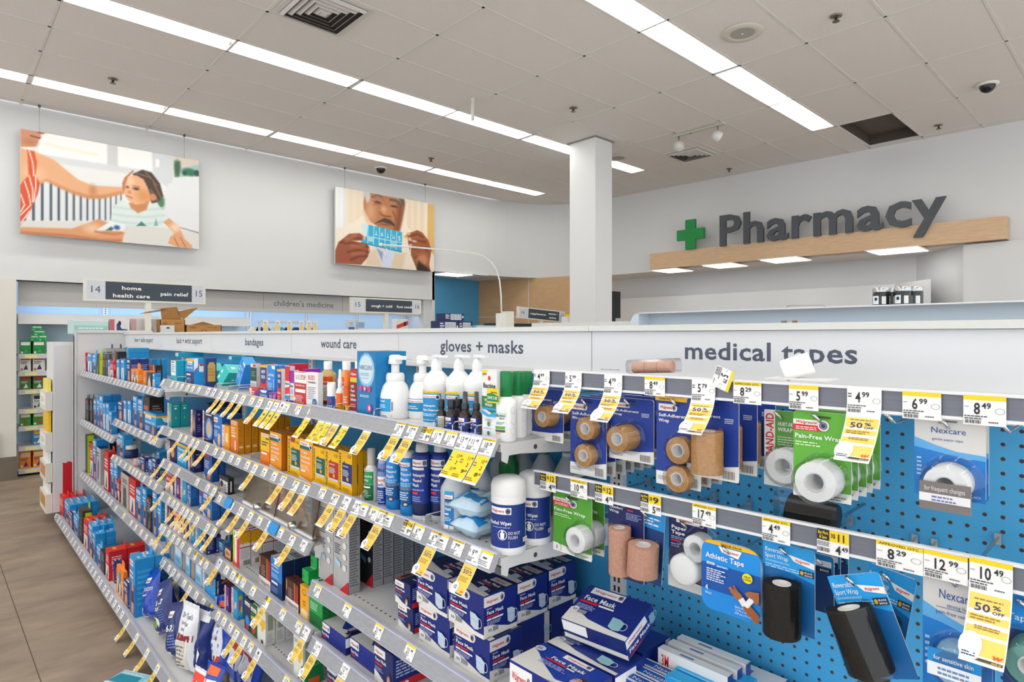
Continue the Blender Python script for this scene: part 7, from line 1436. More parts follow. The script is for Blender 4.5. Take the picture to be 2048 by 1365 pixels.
# ================================================================ FACE MASK BOXES
NVY = '17297ac'
EMB = lambda x, y, rx, ry: [('e', x, y, rx, ry, 'd6d8dcc'), ('o', x, y, rx * .82, ry * .82, .72, '5a4a5cc'), ('e', x, y, rx * .5, ry * .5, '2a3560c')]
MASK = lambda x, y, w, h, k='c3d2e0c': [('o', x + w * .55, y + h * .45, w * .28, h * .35, .88, 'e9edf2c'), ('p', [(x - w * .5, y + h), (x + w * .1, y + h * .98), (x + w * .5, y + h * .78), (x + w * .46, y), (x + w * .0, y - h * .1), (x - w * .42, y + h * .1)], k), ('p', [(x - w * .45, y + h * .62), (x + w * .45, y + h * .5), (x + w * .45, y + h * .46), (x - w * .45, y + h * .58)], '9fb4c8c')]
def mface(n=50, word='Face Mask', wm=1.0, mx=.78, my=.2):
    return [('p', [(0, 0), (1, 0), (1, .1), (.75, .1), (.5, .18), (.25, .27), (0, .3)], 'e6e4dec'),
            ('p', [(0, .97), (.52, .97), (.6, .93), (.62, .85), (.58, .76), (.5, .73), (0, .73)], 'e9e7e2c'), ('t', .06, .81, .36, .07, 'Walgreens', RED, 0, 1, .3)] + EMB(.53, .85, .055, .085) + \
           [('t', .07, .665, .16, .028, 'EAR LOOP', WHT), ('t', .07, .55, .5, .085, word, WHT), ('r', .07, .475, .42, .515, 'd8262ec'), ('r', .07, .41, .2, .45, WHT), ('r', .22, .41, .55, .45, WHT), ('l', .07, .3, .5, .4, 3, 'a9b4dcc'), ('r', .2, .13, .4, .23, '8a8f9ac'), ('e', .15, .19, .09, .1, 'e9e7e2c'), ('t', .095, .15, .11, .07, str(n), '2a3560c'), ('l', .05, .03, .2, .06, 1, '8a8a8ac')] + MASK(mx, my, .24, .34)
MTOP = [('p', [(0, .0), (1, 0), (1, .16), (.7, .2), (.35, .3), (0, .42)], 'dcd9d2c'), ('r', .5, .72, .95, .93, 'c9c4bcc'), ('t', .56, .79, .3, .07, 'Walgreens', RED, 0, 1, .3), ('t', .45, .55, .45, .1, 'Face Mask', WHT), ('r', .45, .46, .75, .5, 'd8262ec'), ('r', .45, .4, .62, .43, WHT)] + MASK(.75, .12, .2, .24)
sty('mask', 'face_mask_box', 'navy face mask box', NVY, '16297cc', '141d52c', mface(), mface(), MTOP)
sty('maskplain', 'face_mask_box', 'navy face mask box', NVY, '1a2c82c', '1b2f8ac', [], [('r', .82, .2, 1, 1, 'dcdad6c')] + MASK(.9, .4, .2, .3) + [('t', .5, .12, .1, .1, 'sk', WHT, 1)], [])
PORT = lambda x, y, s: [('e', x, y + .02, .1 * s, .16 * s, '4a3024c'), ('e', x - .01, y, .065 * s, .1 * s, 'c98f70c'), ('p', [(x - .07 * s, y - .02 * s), (x + .05 * s, y), (x + .04 * s, y - .11 * s), (x - .05 * s, y - .12 * s)], 'b9cfe6c')]
sty('masksm', 'face_mask_box', 'small navy face mask box', '1c2a66c', '17276ec', '1a2660c', [('p', [(0, 0), (1, 0), (1, .05), (.5, .12), (.2, .25), (0, .3)], 'e6e4dec'), ('r', 0, .73, .6, .95, WHT), ('t', .06, .8, .4, .07, 'Walgreens', RED, 0, 1, .3), ('t', .06, .58, .6, .09, 'Face Mask', WHT), ('r', .06, .48, .45, .53, 'd8262ec'), ('l', .06, .32, .55, .44, 3, '9aa6d0c')] + PORT(.8, .24, 1.2), [('l', .08, .35, .95, .85, 6, 'aab6e0c'), ('r', .05, .0, .95, .22, 'd8262ec'), ('e', .35, .11, .06, .07, WHT)], [('r', 0, .0, .3, .6, '8a5a3cc'), ('e', .12, .35, .1, .22, '3a2418c'), ('l', .6, .3, .9, .4, 1, WHT)])
def mbox(x, y, z, key, label, size=(.108, .136, .102), rot=(0, 0, 0)):
    o = bpy.data.objects.new('face_mask_box', boxmesh(key, size[1], size[0], size[2])); COL.objects.link(o); o.location = (x, y, z); o.rotation_euler = rot
    tag(o, label, 'face mask box', 'face mask boxes'); return o
ZC = .787 - .0115
for lvl, zz, wd in ((0, ZC, 'lower'), (1, ZC + .1035, 'upper')):
    off = .012 if lvl == 0 else 0
    for i in range(4):
        x = (.948, 1.062, 1.18, 1.292)[i] + (.008 if lvl == 0 else 0)
        if i == 3: x = 1.235 + .0; 
        if i == 3: continue
        mbox(x, 1.108 - (off if i == 0 else -.004 * i), zz, 'mask' if (lvl or i == 0) else 'maskplain', '%s navy mask box in the near stack, %s from the aisle' % (wd, ORD[i]))
        mbox(x + .004, 1.256 + .002 * i, zz, 'mask', '%s navy mask box in the left stack, %s from the aisle' % (wd, ORD[i]))
mbox(.955, 1.428, ZC + .069, 'masksm', 'top small mask box with a face picture left of the stacks', (.09, .075, .067)); mbox(.962, 1.424, ZC, 'masksm', 'bottom small mask box under the one with red panel', (.09, .075, .067))
# flat boxes on the shelf under the hooks
sty('maskflat', 'face_mask_box', 'flat navy mask box', '1a2c86c', '16256cc', '183a9ec', [('r', 0, .55, .35, .95, WHT), ('t', .03, .68, .22, .14, 'Walgreens', RED, 0, 1, .3)] + EMB(.3, .74, .03, .12) + [('t', .04, .3, .3, .16, 'Face Mask', WHT), ('r', .04, .18, .22, .25, 'd8262ec')],
    [('r', 0, .4, .3, .9, WHT)], [('p', [(0, 0), (1, 0), (1, .06), (.6, .14), (.3, .4), (.12, .62), (0, .72)], 'dedcd6c'), ('r', .38, .82, .78, .97, WHT), ('t', .42, .87, .26, .05, 'Walgreens', RED, 0, 1, .3)] + EMB(.73, .895, .035, .06) + [('t', .3, .62, .48, .1, 'Face Mask', WHT), ('r', .26, .54, .55, .59, 'd8262ec'), ('r', .57, .54, .68, .58, WHT), ('l', .24, .36, .7, .5, 4, 'a9b8e8c'), ('e', .08, .75, .07, .1, 'c9ccdcc'), ('t', .045, .71, .07, .07, '25', '2a3560c'),
        ('p', [(.55, 0), (1, 0), (.98, .1), (.9, .2), (.78, .16), (.66, .1)], 'd8dadec'), ('e', .86, .3, .085, .19, '3a241cc'), ('p', [(.88, .05), (.97, .05), (.95, .4), (.88, .4)], '3a241cc'), ('e', .83, .3, .06, .13, 'd09a7cc'), ('p', [(.765, .29), (.86, .3), (.88, .16), (.79, .13)], 'b7a4d6c'), ('e', .8, .36, .012, .012, '2a1c18c'), ('e', .85, .37, .012, .012, '2a1c18c')])
sty('maskflat2', 'face_mask_box', 'flat navy mask box', '16256cc', '1b2f86c', '172a7ec', [('r', 0, .0, 1, .25, 'dedcd6c'), ('r', 0, .4, .4, .95, WHT)], [('p', [(0, .55), (.0, .95), (.7, .95), (.75, .55)], WHT), ('t', .06, .68, .5, .12, 'Walgreens', RED, 0, 1, .3), ('t', .06, .25, .75, .2, 'Face Mask', WHT), ('r', .06, .1, .5, .16, 'd8262ec')] + MASK(.9, .25, .2, .5, '7fb4c4c'),
    [('p', [(0, 0), (1, 0), (1, .1), (.7, .12), (.35, .18), (.15, .3), (0, .34)], 'dedcd6c'), ('r', .1, .8, .62, .97, WHT), ('t', .14, .86, .36, .055, 'Walgreens', RED, 0, 1, .3)] + EMB(.57, .885, .045, .065) + [('t', .08, .6, .5, .12, 'Face Mask', WHT), ('r', .06, .52, .34, .57, 'd8262ec'), ('r', .36, .52, .6, .56, WHT), ('l', .06, .36, .42, .49, 4, 'a9b8e8c'), ('e', .09, .3, .06, .075, 'e9e7e2c'), ('t', .055, .27, .07, .055, '50', '2a3560c'), ('r', .14, .24, .28, .32, '8a8f9ac')] + MASK(.76, .13, .2, .26, '8fc0c8c'))
mbox(.915, .787, ZC, 'maskflat', 'large blue mask box with a woman wearing a lilac mask', (.108, .195, .118))
mbox(1.03, .785, ZC, 'maskflat2', 'flat navy mask box lying under the tilted one', (.105, .195, .118))
mbox(1.085, .79, ZC + .127, 'maskflat2', 'tilted navy mask box resting on top of the flat boxes', (.125, .168, .05), (0, -.33, .1))
mbox(1.15, .80, ZC, 'maskplain', 'plain navy box standing at the back by the pegboard', (.11, .12, .115))
# lower shelf boxes
ZF = LV[1, 'F'] - .0115
mbox(.945, 1.775, ZF, 'maskflat', 'flat navy mask box on the fourth shelf at its left end', (.17, .165, .058))
mbox(.955, 1.612, ZF, 'maskflat', 'second flat navy mask box on the fourth shelf', (.17, .15, .062))
mbox(.945, 1.50, ZF, 'masksm', 'tall navy mask box on the fourth shelf beside the flat ones', (.13, .10, .105))
shelf('', BAY[1], BAY[2], .42, 'lowest white steel shelf of the gloves and masks bay'); mbox(.945, 1.80, .4085, 'masksm', 'navy mask box on the lowest shelf at the bottom edge', (.13, .1, .12))
# white and blue tape cartons on the shelf under the hooks
sty('nex', 'tape_box', 'white tape box', 'e4e3e0c', '1d3f86c', 'e6e5e2c', [('t', .05, .72, .12, .2, '3M', 'd8262ec'), ('t', .12, .28, .6, .34, 'Nexcare', '1f4a94c', 0, 0)], [('t', .7, .2, .6, .4, 'Nexcare', 'c9d4e8c', 1)], [('r', .3, .3, .5, .6, '6a7aa0c')])
sty('nexblue', 'tape_box', 'white tape box with blue top', 'e4e3e0c', '2a56a8c', '1c4fa8c', [('t', .04, .55, .14, .3, '3M', 'd8262ec'), ('r', 0, .9, 1, 1, '1c4fa8c')], [('r', 0, 0, 1, .3, 'e4e3e0c')], [('t', .3, .3, .45, .35, 'Nexcare', WHT, 0, 0), ('r', 0, .85, 1, 1, 'e4e3e0c'), ('r', 0, 0, 1, .12, 'cdd6e6c')])
sty('cyan', 'tape_box', 'sky blue carton', '1f9fdcc', '1b8fcec', '27aae4c', [('r', .1, .2, .6, .4, 'cfe6f4c')], [('e', .7, .3, .25, .25, '2456a8c')], [('p', [(.05, .0), (.95, .0), (.9, .12), (.1, .12)], '7ccaf0c')])
for k, (px, py) in enumerate(((1316, 1296), (1336, 1285), (1354, 1275))):
    q_ = onZ(px, py, .905); o = bpy.data.objects.new('tape_box', boxmesh('nex', .165, .022, .905 - ZC)); COL.objects.link(o); o.location = (q_.x, q_.y - .165, ZC)
    tag(o, 'white tape box with red lettering against the pegboard, %s one' % ('front', 'middle', 'back')[k], 'box', 'white tape boxes')
for k, (px, py) in enumerate(((1224, 1342), (1246, 1331), (1268, 1321))):
    q_ = onZ(px, py, .875); o = bpy.data.objects.new('tape_box', boxmesh('nexblue', .15, .028, .875 - ZC)); COL.objects.link(o); o.location = (q_.x, q_.y - .15, ZC)
    tag(o, 'low tape box with a blue lettered top, %s of three' % ('front', 'middle', 'back')[k], 'box', 'blue topped tape boxes')
for k, (px, py) in enumerate(((1330, 1352), (1350, 1336), (1376, 1320))):
    q_ = onZ(px, py, .885); o = bpy.data.objects.new('tape_box', boxmesh('cyan', .14, .036, .885 - ZC)); COL.objects.link(o); o.location = (q_.x, q_.y - .14, ZC)
    tag(o, 'sky blue carton at the bottom edge, %s of three' % ('front', 'middle', 'back')[k], 'box', 'sky blue cartons')
q_ = onZ(1440, 1330, .86); o = bpy.data.objects.new('tape_box', boxmesh('nex', .13, .05, .86 - ZC)); COL.objects.link(o); o.location = (q_.x, q_.y - .13, ZC); tag(o, 'white tape box half hidden right of the sky blue cartons', 'box')
q_ = onZ(1500, 1338, .85); o = bpy.data.objects.new('tape_box', boxmesh('cyan', .15, .06, .85 - ZC)); COL.objects.link(o); o.location = (min(q_.x, 1.27), q_.y - .15, ZC); tag(o, 'sky blue carton in the lower right against the pegboard', 'box')
# ================================================================ HANGING PACKS ON HOOKS
def roundrect(w, h, r, n=4):
    p = []
    for cx, cz, a0 in ((w / 2 - r, h / 2 - r, 0), (-w / 2 + r, h / 2 - r, 90), (-w / 2 + r, -h / 2 + r, 180), (w / 2 - r, -h / 2 + r, 270)):
        for i in range(n + 1):
            a = math.radians(a0 + 90 * i / n); p.append((cx + r * math.cos(a), cz + r * math.sin(a)))
    return p
FACE = Matrix.Rotation(-math.pi / 2, 4, 'Y')
def rollmesh(r, ri, L, k, core='dddcd8c', hole='8f9298c'):
    """tape roll, z axis, front end at z=L"""
    mb = MB().lathe([(r * .985, 0), (r, .002), (r, L - .002), (r * .985, L)], k, 30, cap=False)
    mb.lathe([(r * .985, L), (ri * 1.1, L)], k, 30, cap=False); mb.lathe([(ri * 1.1, 0), (r * .985, 0)], k, 30, cap=False)
    for q in ((.45, .7) if 'tan' in k else ()): mb.lathe([((ri + (r - ri) * q) - .0006, L + .0003), ((ri + (r - ri) * q) + .0006, L + .0003)], 'a9773fc' if 'tan' in k else 'd6d4cec', 30, cap=False)
    mb.lathe([(ri * 1.1, L), (ri * 1.1, L + .001), (ri * .93, L + .001), (ri * .93, .0)], core, 24, cap=False)
    mb.lathe([(ri * .93, .001), (0, .001)], hole, 24, cap=False)
    return mb
def hook(y, z, x0, label):
    e = empty('peg_hook', label, 'hook', (XB - .006, y, z), 'wire peg hooks')
    L = XB - .006 - x0
    MB().box((-.003, -.005, -.012), (0, .005, .008), 'steel').build('back_plate', e)
    MB().tube([(0, 0, 0), (-L + .02, 0, 0), (-L + .006, 0, .004), (-L, .004, .012), (-L + .004, .010, .014), (-L + .016, .011, .008)], .0024, 'chrome', 8).build('prong', e)
    return e
PK = {}
def pack(name, label, xf, l, r, yt, yb, art, rolls=(), n=1, sp=.03, cat='tape pack', edge='e9e8e4c', body='1b3a94c', hang=True, hk=True, turn=0, lab2=None, thick=.0012, rad=.006, extra=None, vis=None):
    """card hanging on a hook facing the aisle; rolls: (kind, cx, cy, size px, length)"""
    yl, yr = YX(l, xf), YX(r, xf); w = yl - yr; yc = (yl + yr) / 2; pc = (l + r) / 2
    zt, zb = onX(pc, yt, xf).z, onX(pc, yb, xf).z; h = zt - zb
    hz = zt - .014
    F = plane((-.0004, w / 2, -h + .014), (0, -1, 0), (0, 0, 1), (-1, 0, 0), w, h)
    rr = roundrect(w, h, rad)
    parts = []
    mb = MB().prism([(a, b_ + .014 - h / 2) for a, b_ in rr], 'x', 0, thick, edge)
    mb.art(F, [('p', [(.5 + a / w, .5 + b_ / h) for a, b_ in roundrect(w * .995, h * .995, rad)], body)] + list(art))
    parts.append(('card', mb.data('card')))
    for kind, cx, cy, size, L, rk in rolls:
        if kind == 'f':                                   # axis towards the aisle
            c = onX(cx, cy, xf - L); d = c.x * DX + c.y * DY; rad_ = size / FPX * d
            loc = Matrix.Translation((-.001, c.y - yc, c.z - hz)) @ FACE
            m_ = rollmesh(rad_, rad_ * .46, L, rk); parts.append(('roll', m_, loc))
            b_ = MB().lathe([(rad_ + .012, .0005), (rad_ + .005, .002), (rad_ + .004, L + .003), (rad_ * .9, L + .006), (0, L + .006)], 'clear', 26, cap=False); parts.append(('blister', b_, loc))
        else:                                             # upright roll
            rad_ = None; x_ = xf - .03
            for _ in range(3):
                p = onX(cx, cy, x_); d = p.x * DX + p.y * DY; rad_ = size / 2 / FPX * d; x_ = xf - rad_ - .002
            hh = L / FPX * d
            loc = Matrix.Translation((-rad_ - .001, p.y - yc, p.z - hz - hh / 2))
            parts.append(('roll', rollmesh(rad_, rad_ * .45, hh, rk, 'd9d7d2c', 'c9c7c2c'), loc))
            b_ = MB().lathe([(rad_ + .0012, -.004), (rad_ + .0012, hh + .004)], 'clear', 28, cap=False); parts.append(('blister', b_, loc))
    datas = []
    for p in parts:
        if len(p) == 2: datas.append((p[0], p[1], Matrix()))
        else: datas.append((p[0], p[1].data(p[0]), p[2]))
    root = None
    for k in range(n):
        x = xf + k * sp
        if x > XB - .02: break
        e = empty(name, label if k == 0 else '%s, %s behind the front one' % (lab2 or label, ORD[k - 1]), cat, (x, yc + .0015 * (k % 2), hz), (name.replace('_', ' ') + 's on the hooks') if n > 1 else None)
        e.rotation_euler = (turn, 0, 0)
        for nm, me, mt in datas:
            o = bpy.data.objects.new(nm, me); COL.objects.link(o); o.parent = e; o.matrix_local = mt
        if k == 0: root = e
    if extra: extra(root, w, h, F)
    if hk: hook(yc, hz - .004, xf - .014, 'wire hook holding the ' + label.split(',')[0].replace('hanging ', ''))
    return root
NV = '1b3a94c'
def selfad(w1=.62, second=True):
    return [('p', [(0, 0), (1, 0), (1, .2), (.7, .165), (.3, .15), (0, .15)], 'e9e8e4c'), ('r', .06, .84, .44, .92, 'e9e7e2c'), ('e', .44, .88, .05, .04, 'e9e7e2c'), ('t', .09, .865, .28, .032, 'Walgreens', RED, 0, 1, .3)] + EMB(.42, .88, .042, .033) + \
           [('t', .07, .775, w1, .036, 'Self-Adherent', WHT), ('t', .07, .715, .25, .036, 'Wrap', WHT), ('l', .75, .72, .92, .79, 3, 'c9d2e8c'), ('r', .43, .945, .62, .958, '15151ac'), ('b', .72, .03, .94, .13, '6a6a6ac'), ('l', .06, .06, .4, .11, 2, 'a9a9a6c')]
pack('wrap_pack', 'navy tan wrap pack with one roll at the left end of the upper rail', 1.07, 1058, 1127, 778, 882, selfad(), [('f', 1084, 834, 21, .035, 'tape_tan')], 2, .04, lab2='tan wrap pack at the left end')
pack('wrap_pack', 'navy twin pack of two tan rolls below the 5.99 tag', 1.06, 1141, 1213, 797, 953, selfad(.72), [('f', 1170.5, 858, 23, .022, 'tape_tan'), ('f', 1166.5, 912, 22.5, .022, 'tape_tan')], 6, .034, lab2='navy twin pack below the 5.99 tag')
pack('wrap_pack', 'navy pack with one thick tan roll right of the twin pack', 1.075, 1219, 1308, 797, 923, selfad(), [('f', 1234.5, 879, 26, .045, 'tape_tan')], 2, .055, lab2='navy single roll pack below the 4.99 tag')
pack('wrap_pack', 'navy twin pack of two tan rolls with a yellow top strip', 1.055, 1313, 1402, 796, 975, selfad(.66) + [('r', 0, .955, 1, 1, YLW), ('t', .08, .965, .34, .022, 'TWIN PACK', '2a2a1ac')], [('f', 1356, 902, 27, .022, 'tape_tan'), ('f', 1354, 959, 26.5, .022, 'tape_tan')], 3, .04, lab2='yellow topped navy twin pack')
pack('wrap_pack', 'navy pack holding a wide upright tan roll in a square blister', 1.05, 1374, 1478, 800, 958, selfad(.6), [('v', 1414, 905, 62, 84, 'tape_tan')], 3, .075, lab2='navy pack with an upright tan roll', hk=True)
pack('wrap_pack', 'green and white pack with a red lettered strip and a large white roll', 1.14, 1529, 1603, 822, 975, [('r', 0, 0, .3, 1, 'e6e5e2c'), ('t', .26, .38, .58, .22, 'BAND-AID', 'd8202cc', 1), ('t', .38, .8, .5, .05, 'HURT-FREE', WHT), ('t', .38, .73, .4, .05, 'WRAP', WHT), ('l', .38, .55, .9, .68, 4, 'b9d8a8c'), ('r', 0, 0, 1, .25, 'e6e5e2c')], [('f', 1566, 933, 35, .03, 'tape_white')], 1, body='5a9a3cc')
GR = '5fae33c'
painfree = [('p', [(0, 0), (1, 0), (1, .11), (.6, .1), (0, .14)], 'eaeae6c'), ('r', .0, .84, .5, .9, 'e9e7e2c'), ('t', .04, .855, .38, .033, 'Walgreens', RED, 0, 1, .3), ('r', 0, .775, .54, .84, 'cf2030c'), ('l', .05, .785, .46, .83, 2, 'f0d0ccc'), ('e', .54, .845, .1, .062, 'e9e7e2c')] + EMB(.54, .845, .085, .052) + [('t', .04, .685, .82, .05, 'Pain-Free Wrap', WHT), ('l', .05, .6, .6, .66, 2, 'cfe8b8c'), ('r', .4, .93, .66, .955, '3a3f2ac'), ('l', .6, .02, .93, .08, 2, '5a6a4ac')]
pack('wrap_pack', 'large green wrap pack with a white fabric roll under the 4.99 tag', 1.035, 1587, 1703, 825, 1000, painfree, [('f', 1630, 965, 40, .04, 'tape_white')], 5, .035, body=GR, lab2='green wrap pack under the upper rail')
nexart = lambda: [('p', [(0, .0), (1, 0), (1, .52), (.75, .5), (.5, .54), (.25, .6), (0, .68)], '1478c8c'), ('p', [(0, .6), (0, .72), (.3, .64), (.6, .58), (1, .56), (1, .5), (.6, .52), (.3, .56)], '5aa6dcc'), ('t', .24, .79, .5, .07, 'Nexcare', '1f4a94c', 0, 0), ('t', .26, .7, .44, .03, 'gentle paper tape', '3a5f9ec', 0, 0), ('t', .04, .965, .14, .05, '3M', 'd8202cc'), ('l', .04, .25, .12, .5, 5, 'a9cdeec'), ('t', .78, .05, .05, .05, '2', WHT), ('t', .84, .05, .1, .03, 'INCH', 'a9cdeec'), ('r', .4, .93, .62, .95, '6a6a6ac')]
r_ = pack('tape_pack', 'white and blue paper tape pack with a white roll at the upper right', 1.05, 1829, 1972, 834, 998, nexart(), [('f', 1890, 972, 38, .045, 'tape_white')], 2, .03, body='d2d0ccc', lab2='paper tape pack at the upper right')
mb = MB(); c_ = onX(1892, 997, 1.0); mb.box((-.054, -.028, -.018), (-.05, .03, .02), '77716ec'); mb.art(plane((-.0545, .03, -.018), (0, -1, 0), (0, 0, 1), (-1, 0, 0), .058, .038), [('t', .1, .7, .8, .17, 'for frequent changes', 'e0deddc', 0, 0), ('r', 0, .3, 1, .6, 'e2e2e6c'), ('l', .25, .34, .8, .58, 2, '6a70a0c')]); mb.build('paper_band', r_, (0, c_.y - r_.location.y + .0, c_.z - r_.location.z))
# lower row
pack('wrap_pack', 'green wrap pack with a white roll at the left of the lower rail', 1.05, 1107, 1184, 990, 1112, painfree + [('e', .13, .08, .1, .07, 'e9e9e6c'), ('t', .09, .05, .08, .06, '1', '3a4a2ac')], [('f', 1151, 1081, 25.5, .03, 'tape_white')], 2, .045, body='52a030c', lab2='green wrap pack under the lower rail')
comfort = [('r', .05, .93, .6, 1, 'e9e7e2c'), ('t', .04, .86, .38, .035, 'Comfort', WHT), ('t', .04, .81, .28, .035, 'Wrap', WHT), ('r', .55, .865, .72, .885, 'd8262ec'), ('l', .52, .76, .95, .85, 5, '9aa6d0c')]
pack('tape_pack', 'navy comfort wrap pack with a tall skin coloured roll', 1.07, 1217, 1288, 1000, 1160, comfort, [('v', 1239, 1102, 45, 92, 'tape_skin')], 2, .05, body='16225ec', lab2='navy comfort wrap pack')
pack('tape_pack', 'pack with a wide pinkish roll right of the tall skin coloured roll', 1.08, 1268, 1330, 1020, 1165, [('r', 0, .75, 1, 1, '1f8fd6c'), ('r', .0, .0, 1, .75, '123a70c'), ('l', .1, .8, .9, .92, 3, WHT)], [('v', 1289, 1121, 62, 62, 'tape_skin')], 1, body='1f8fd6c', turn=.06)
ptape = [('r', .2, .93, .9, 1.0, 'e9e7e2c'), ('t', .25, .955, .4, .03, 'Walgreens', RED, 0, 1, .3)] + EMB(.85, .95, .06, .03) + [('t', .08, .83, .4, .05, 'Paper', WHT), ('t', .08, .76, .36, .05, 'Tape', WHT), ('l', .08, .69, .6, .74, 2, '9aa6d0c'), ('r', .08, .655, .34, .675, 'd8262ec'), ('p', [(0, 0), (1, 0), (1, .12), (.4, .16), (0, .3)], 'e6e5e2c'), ('l', .08, .58, .3, .64, 2, '9aa6d0c')]
r_ = pack('tape_pack', 'navy paper tape pack with two white rolls left of the square tape box', 1.09, 1338, 1416, 1040, 1182, ptape, [('f', 1391, 1098, 27, .03, 'tape_white')], 1, body='17225cc')
c_ = onX(1364, 1142, 1.05); rr_ = .03
MB().lathe([(0, .001), (rr_, .002), (rr_, .024), (rr_ * .8, .028), (0, .028)], 'tape_white', 26, FACE, cap=False).build('dispenser', r_, (-.012, c_.y - r_.location.y, c_.z - r_.location.z))
MB().prism(roundrect(.09, .085, .02), 'x', -.045, -.001, 'clear').build('shell', r_, (0, c_.y - r_.location.y - .012, c_.z - r_.location.z + .004))
hand1 = [('p', [(.50, .40), (.53, .43), (.585, .40), (.62, .385), (.56, .44), (.58, .46), (.66, .385), (.71, .36), (.74, .31), (.78, .24), (.74, .20), (.69, .25), (.61, .28), (.54, .34)], 'a5673ec'), ('p', [(.66, .27), (.76, .16), (.83, .23), (.74, .33)], 'e9e7e4c'), ('p', [(.73, .2), (.78, .14), (.95, .02), (1, .06), (1, .14), (.84, .26)], '9c5a33c'), ('p', [(.74, .22), (.86, .38), (.93, .33), (.82, .2)], 'f0efecc'), ('p', [(.77, .4), (.84, .44), (1, .46), (1, .32), (.93, .28), (.9, .34), (.8, .36)], 'a5673ec'), ('e', .53, .405, .03, .012, 'b5764cc')]
RRN = roundrect(1, 1, .17, 6)
def band(y0, y1, k): return ('p', [(.5 + x, min(max(.5 + y, y0), y1)) for x, y in RRN], k)
ath = [band(0, 1, '1c8ee0c'), band(.28, .66, '1252a4c'), band(0, .28, '1a86d8c'), band(.945, 1, YLW), ('t', .34, .955, .36, .03, 'VALUE PACK', '3a3a10c'), ('p', [(.3, .94), (.36, .86), (.64, .82), (.7, .93)], 'f0efecc'), ('t', .38, .868, .26, .035, 'Walgreens', RED, 0, 1, .3), ('t', .08, .74, .66, .075, 'Athletic Tape', WHT), ('r', .1, .645, .24, .68, WHT), ('r', .26, .635, .48, .67, '3aa0e6c'), ('t', .12, .652, .1, .018, 'STRONG', '1252a4c'), ('t', .29, .642, .16, .018, 'EASY-TEAR', WHT), ('l', .1, .42, .44, .61, 6, 'd8e6f6c'), ('t', .08, .27, .05, .08, '4', WHT, 0, 0), ('t', .08, .22, .11, .03, 'ROLLS', WHT, 0, 0), ('e', .8, .6, .085, .07, 'f0df1cc'), ('t', .745, .605, .11, .025, 'NEW', '3a3a10c'), ('t', .735, .57, .13, .025, 'LOOK', '3a3a10c'), ('t', .6, .15, .2, .026, 'EACH ROLL:', WHT, 0, 0), ('t', .6, .11, .26, .026, '1.5 IN x 10 YD', WHT, 0, 0), ('t', .6, .07, .28, .026, '(3.8 cm x 9.1 m)', WHT, 0, 0)] + hand1
def ashell(root, w, h, F):
    MB().prism([(a, b_ + .014 - h / 2) for a, b_ in roundrect(w * 1.06, h * 1.03, .035, 6)], 'x', .002, .03, 'clear').build('shell', root)
    MB().prism([(a, b_ + .014 - h / 2) for a, b_ in roundrect(w, h, .032, 6)], 'x', .0015, .006, 'e9eaeac').build('tray', root)
def clipart(items, w, h, rad):
    return items
pack('athletic_tape_pack', 'square rounded blue athletic tape value pack with taped wrist picture', 1.045, 1404, 1522, 1090, 1232, ath, [], 1, extra=ashell, body='1c8ee0c', rad=.028, edge='e9e8e4c')
spw = lambda: [('r', 0, .0, 1, .72, '1566a8c'), ('p', [(0, .72), (0, 1), (1, 1), (1, .62), (.6, .68)], '1f9be0c'), ('t', .04, .88, .42, .05, 'Reversible', WHT, 0, 0), ('t', .04, .81, .46, .05, 'Sport Wrap', WHT, 0, 0), ('t', .05, .765, .48, .02, 'SELF-ADHERING BANDAGE', 'cfe8f8c', 0, 0), ('l', .05, .7, .8, .75, 2, 'a9d6f4c'), ('p', [(.5, .9), (1, .86), (1, .79), (.62, .83)], 'f0efecc'), ('t', .63, .835, .28, .03, 'Walgreens', RED, 0, 1, .3), ('r', .72, .69, .99, .76, '14233cc'), ('e', .77, .725, .035, .026, 'd8a02cc'), ('t', .82, .73, .15, .018, 'BLACK', WHT), ('t', .82, .7, .15, .018, '&GOLD', WHT)]
pack('sport_wrap_pack', 'upright blue sport wrap pack with a black roll, left of the tilted one', 1.055, 1527, 1630, 1092, 1262, spw(), [('v', 1563, 1219, 71, 102, 'tape_black')], 1, body='1f9be0c')
pack('sport_wrap_pack', 'tilted blue sport wrap pack with a black roll in front', 1.03, 1658, 1768, 1150, 1345, spw(), [('v', 1683, 1270, 84, 118, 'tape_black')], 1, body='1f9be0c', turn=-.36)
pack('sport_wrap_pack', 'blue sport wrap pack with a black roll behind the tilted one', 1.09, 1735, 1832, 1142, 1352, spw(), [('v', 1769, 1303, 78, 124, 'tape_black')], 1, body='1f9be0c', turn=.16)
pack('sport_wrap_pack', 'dark blue pack card hanging straight behind the sport wrap packs', 1.13, 1622, 1668, 1110, 1225, [('r', 0, 0, 1, .7, '123a70c'), ('r', .1, .8, .9, .9, 'e9e7e2c'), ('r', .1, .7, .9, .78, '14233cc'), ('t', .4, .72, .4, .035, '&GOLD', WHT)], [], 3, .035, body='1a7fc0c', lab2='blue pack card behind the sport wraps')
strong = [('p', [(0, .0), (1, 0), (1, .56), (.75, .54), (.5, .58), (.25, .63), (0, .7)], '1478c8c'), ('p', [(0, .62), (0, .74), (.3, .67), (.6, .62), (1, .6), (1, .54), (.6, .56), (.3, .6)], '5aa6dcc'), ('t', .24, .79, .5, .07, 'Nexcare', '1f4a94c', 0, 0), ('t', .36, .73, .36, .03, 'strong hold', '3a5f9ec', 0, 0), ('r', .2, .718, .9, .722, '3a5f9ec'), ('t', .2, .67, .6, .03, 'pain-free removal', '3a5f9ec', 0, 0), ('t', .04, .93, .18, .055, '3M', 'd8202cc'), ('l', .04, .25, .12, .5, 5, 'a9cdeec'), ('t', .76, .2, .04, .05, '1', WHT), ('r', .38, .93, .6, .95, '6a6a6ac')]
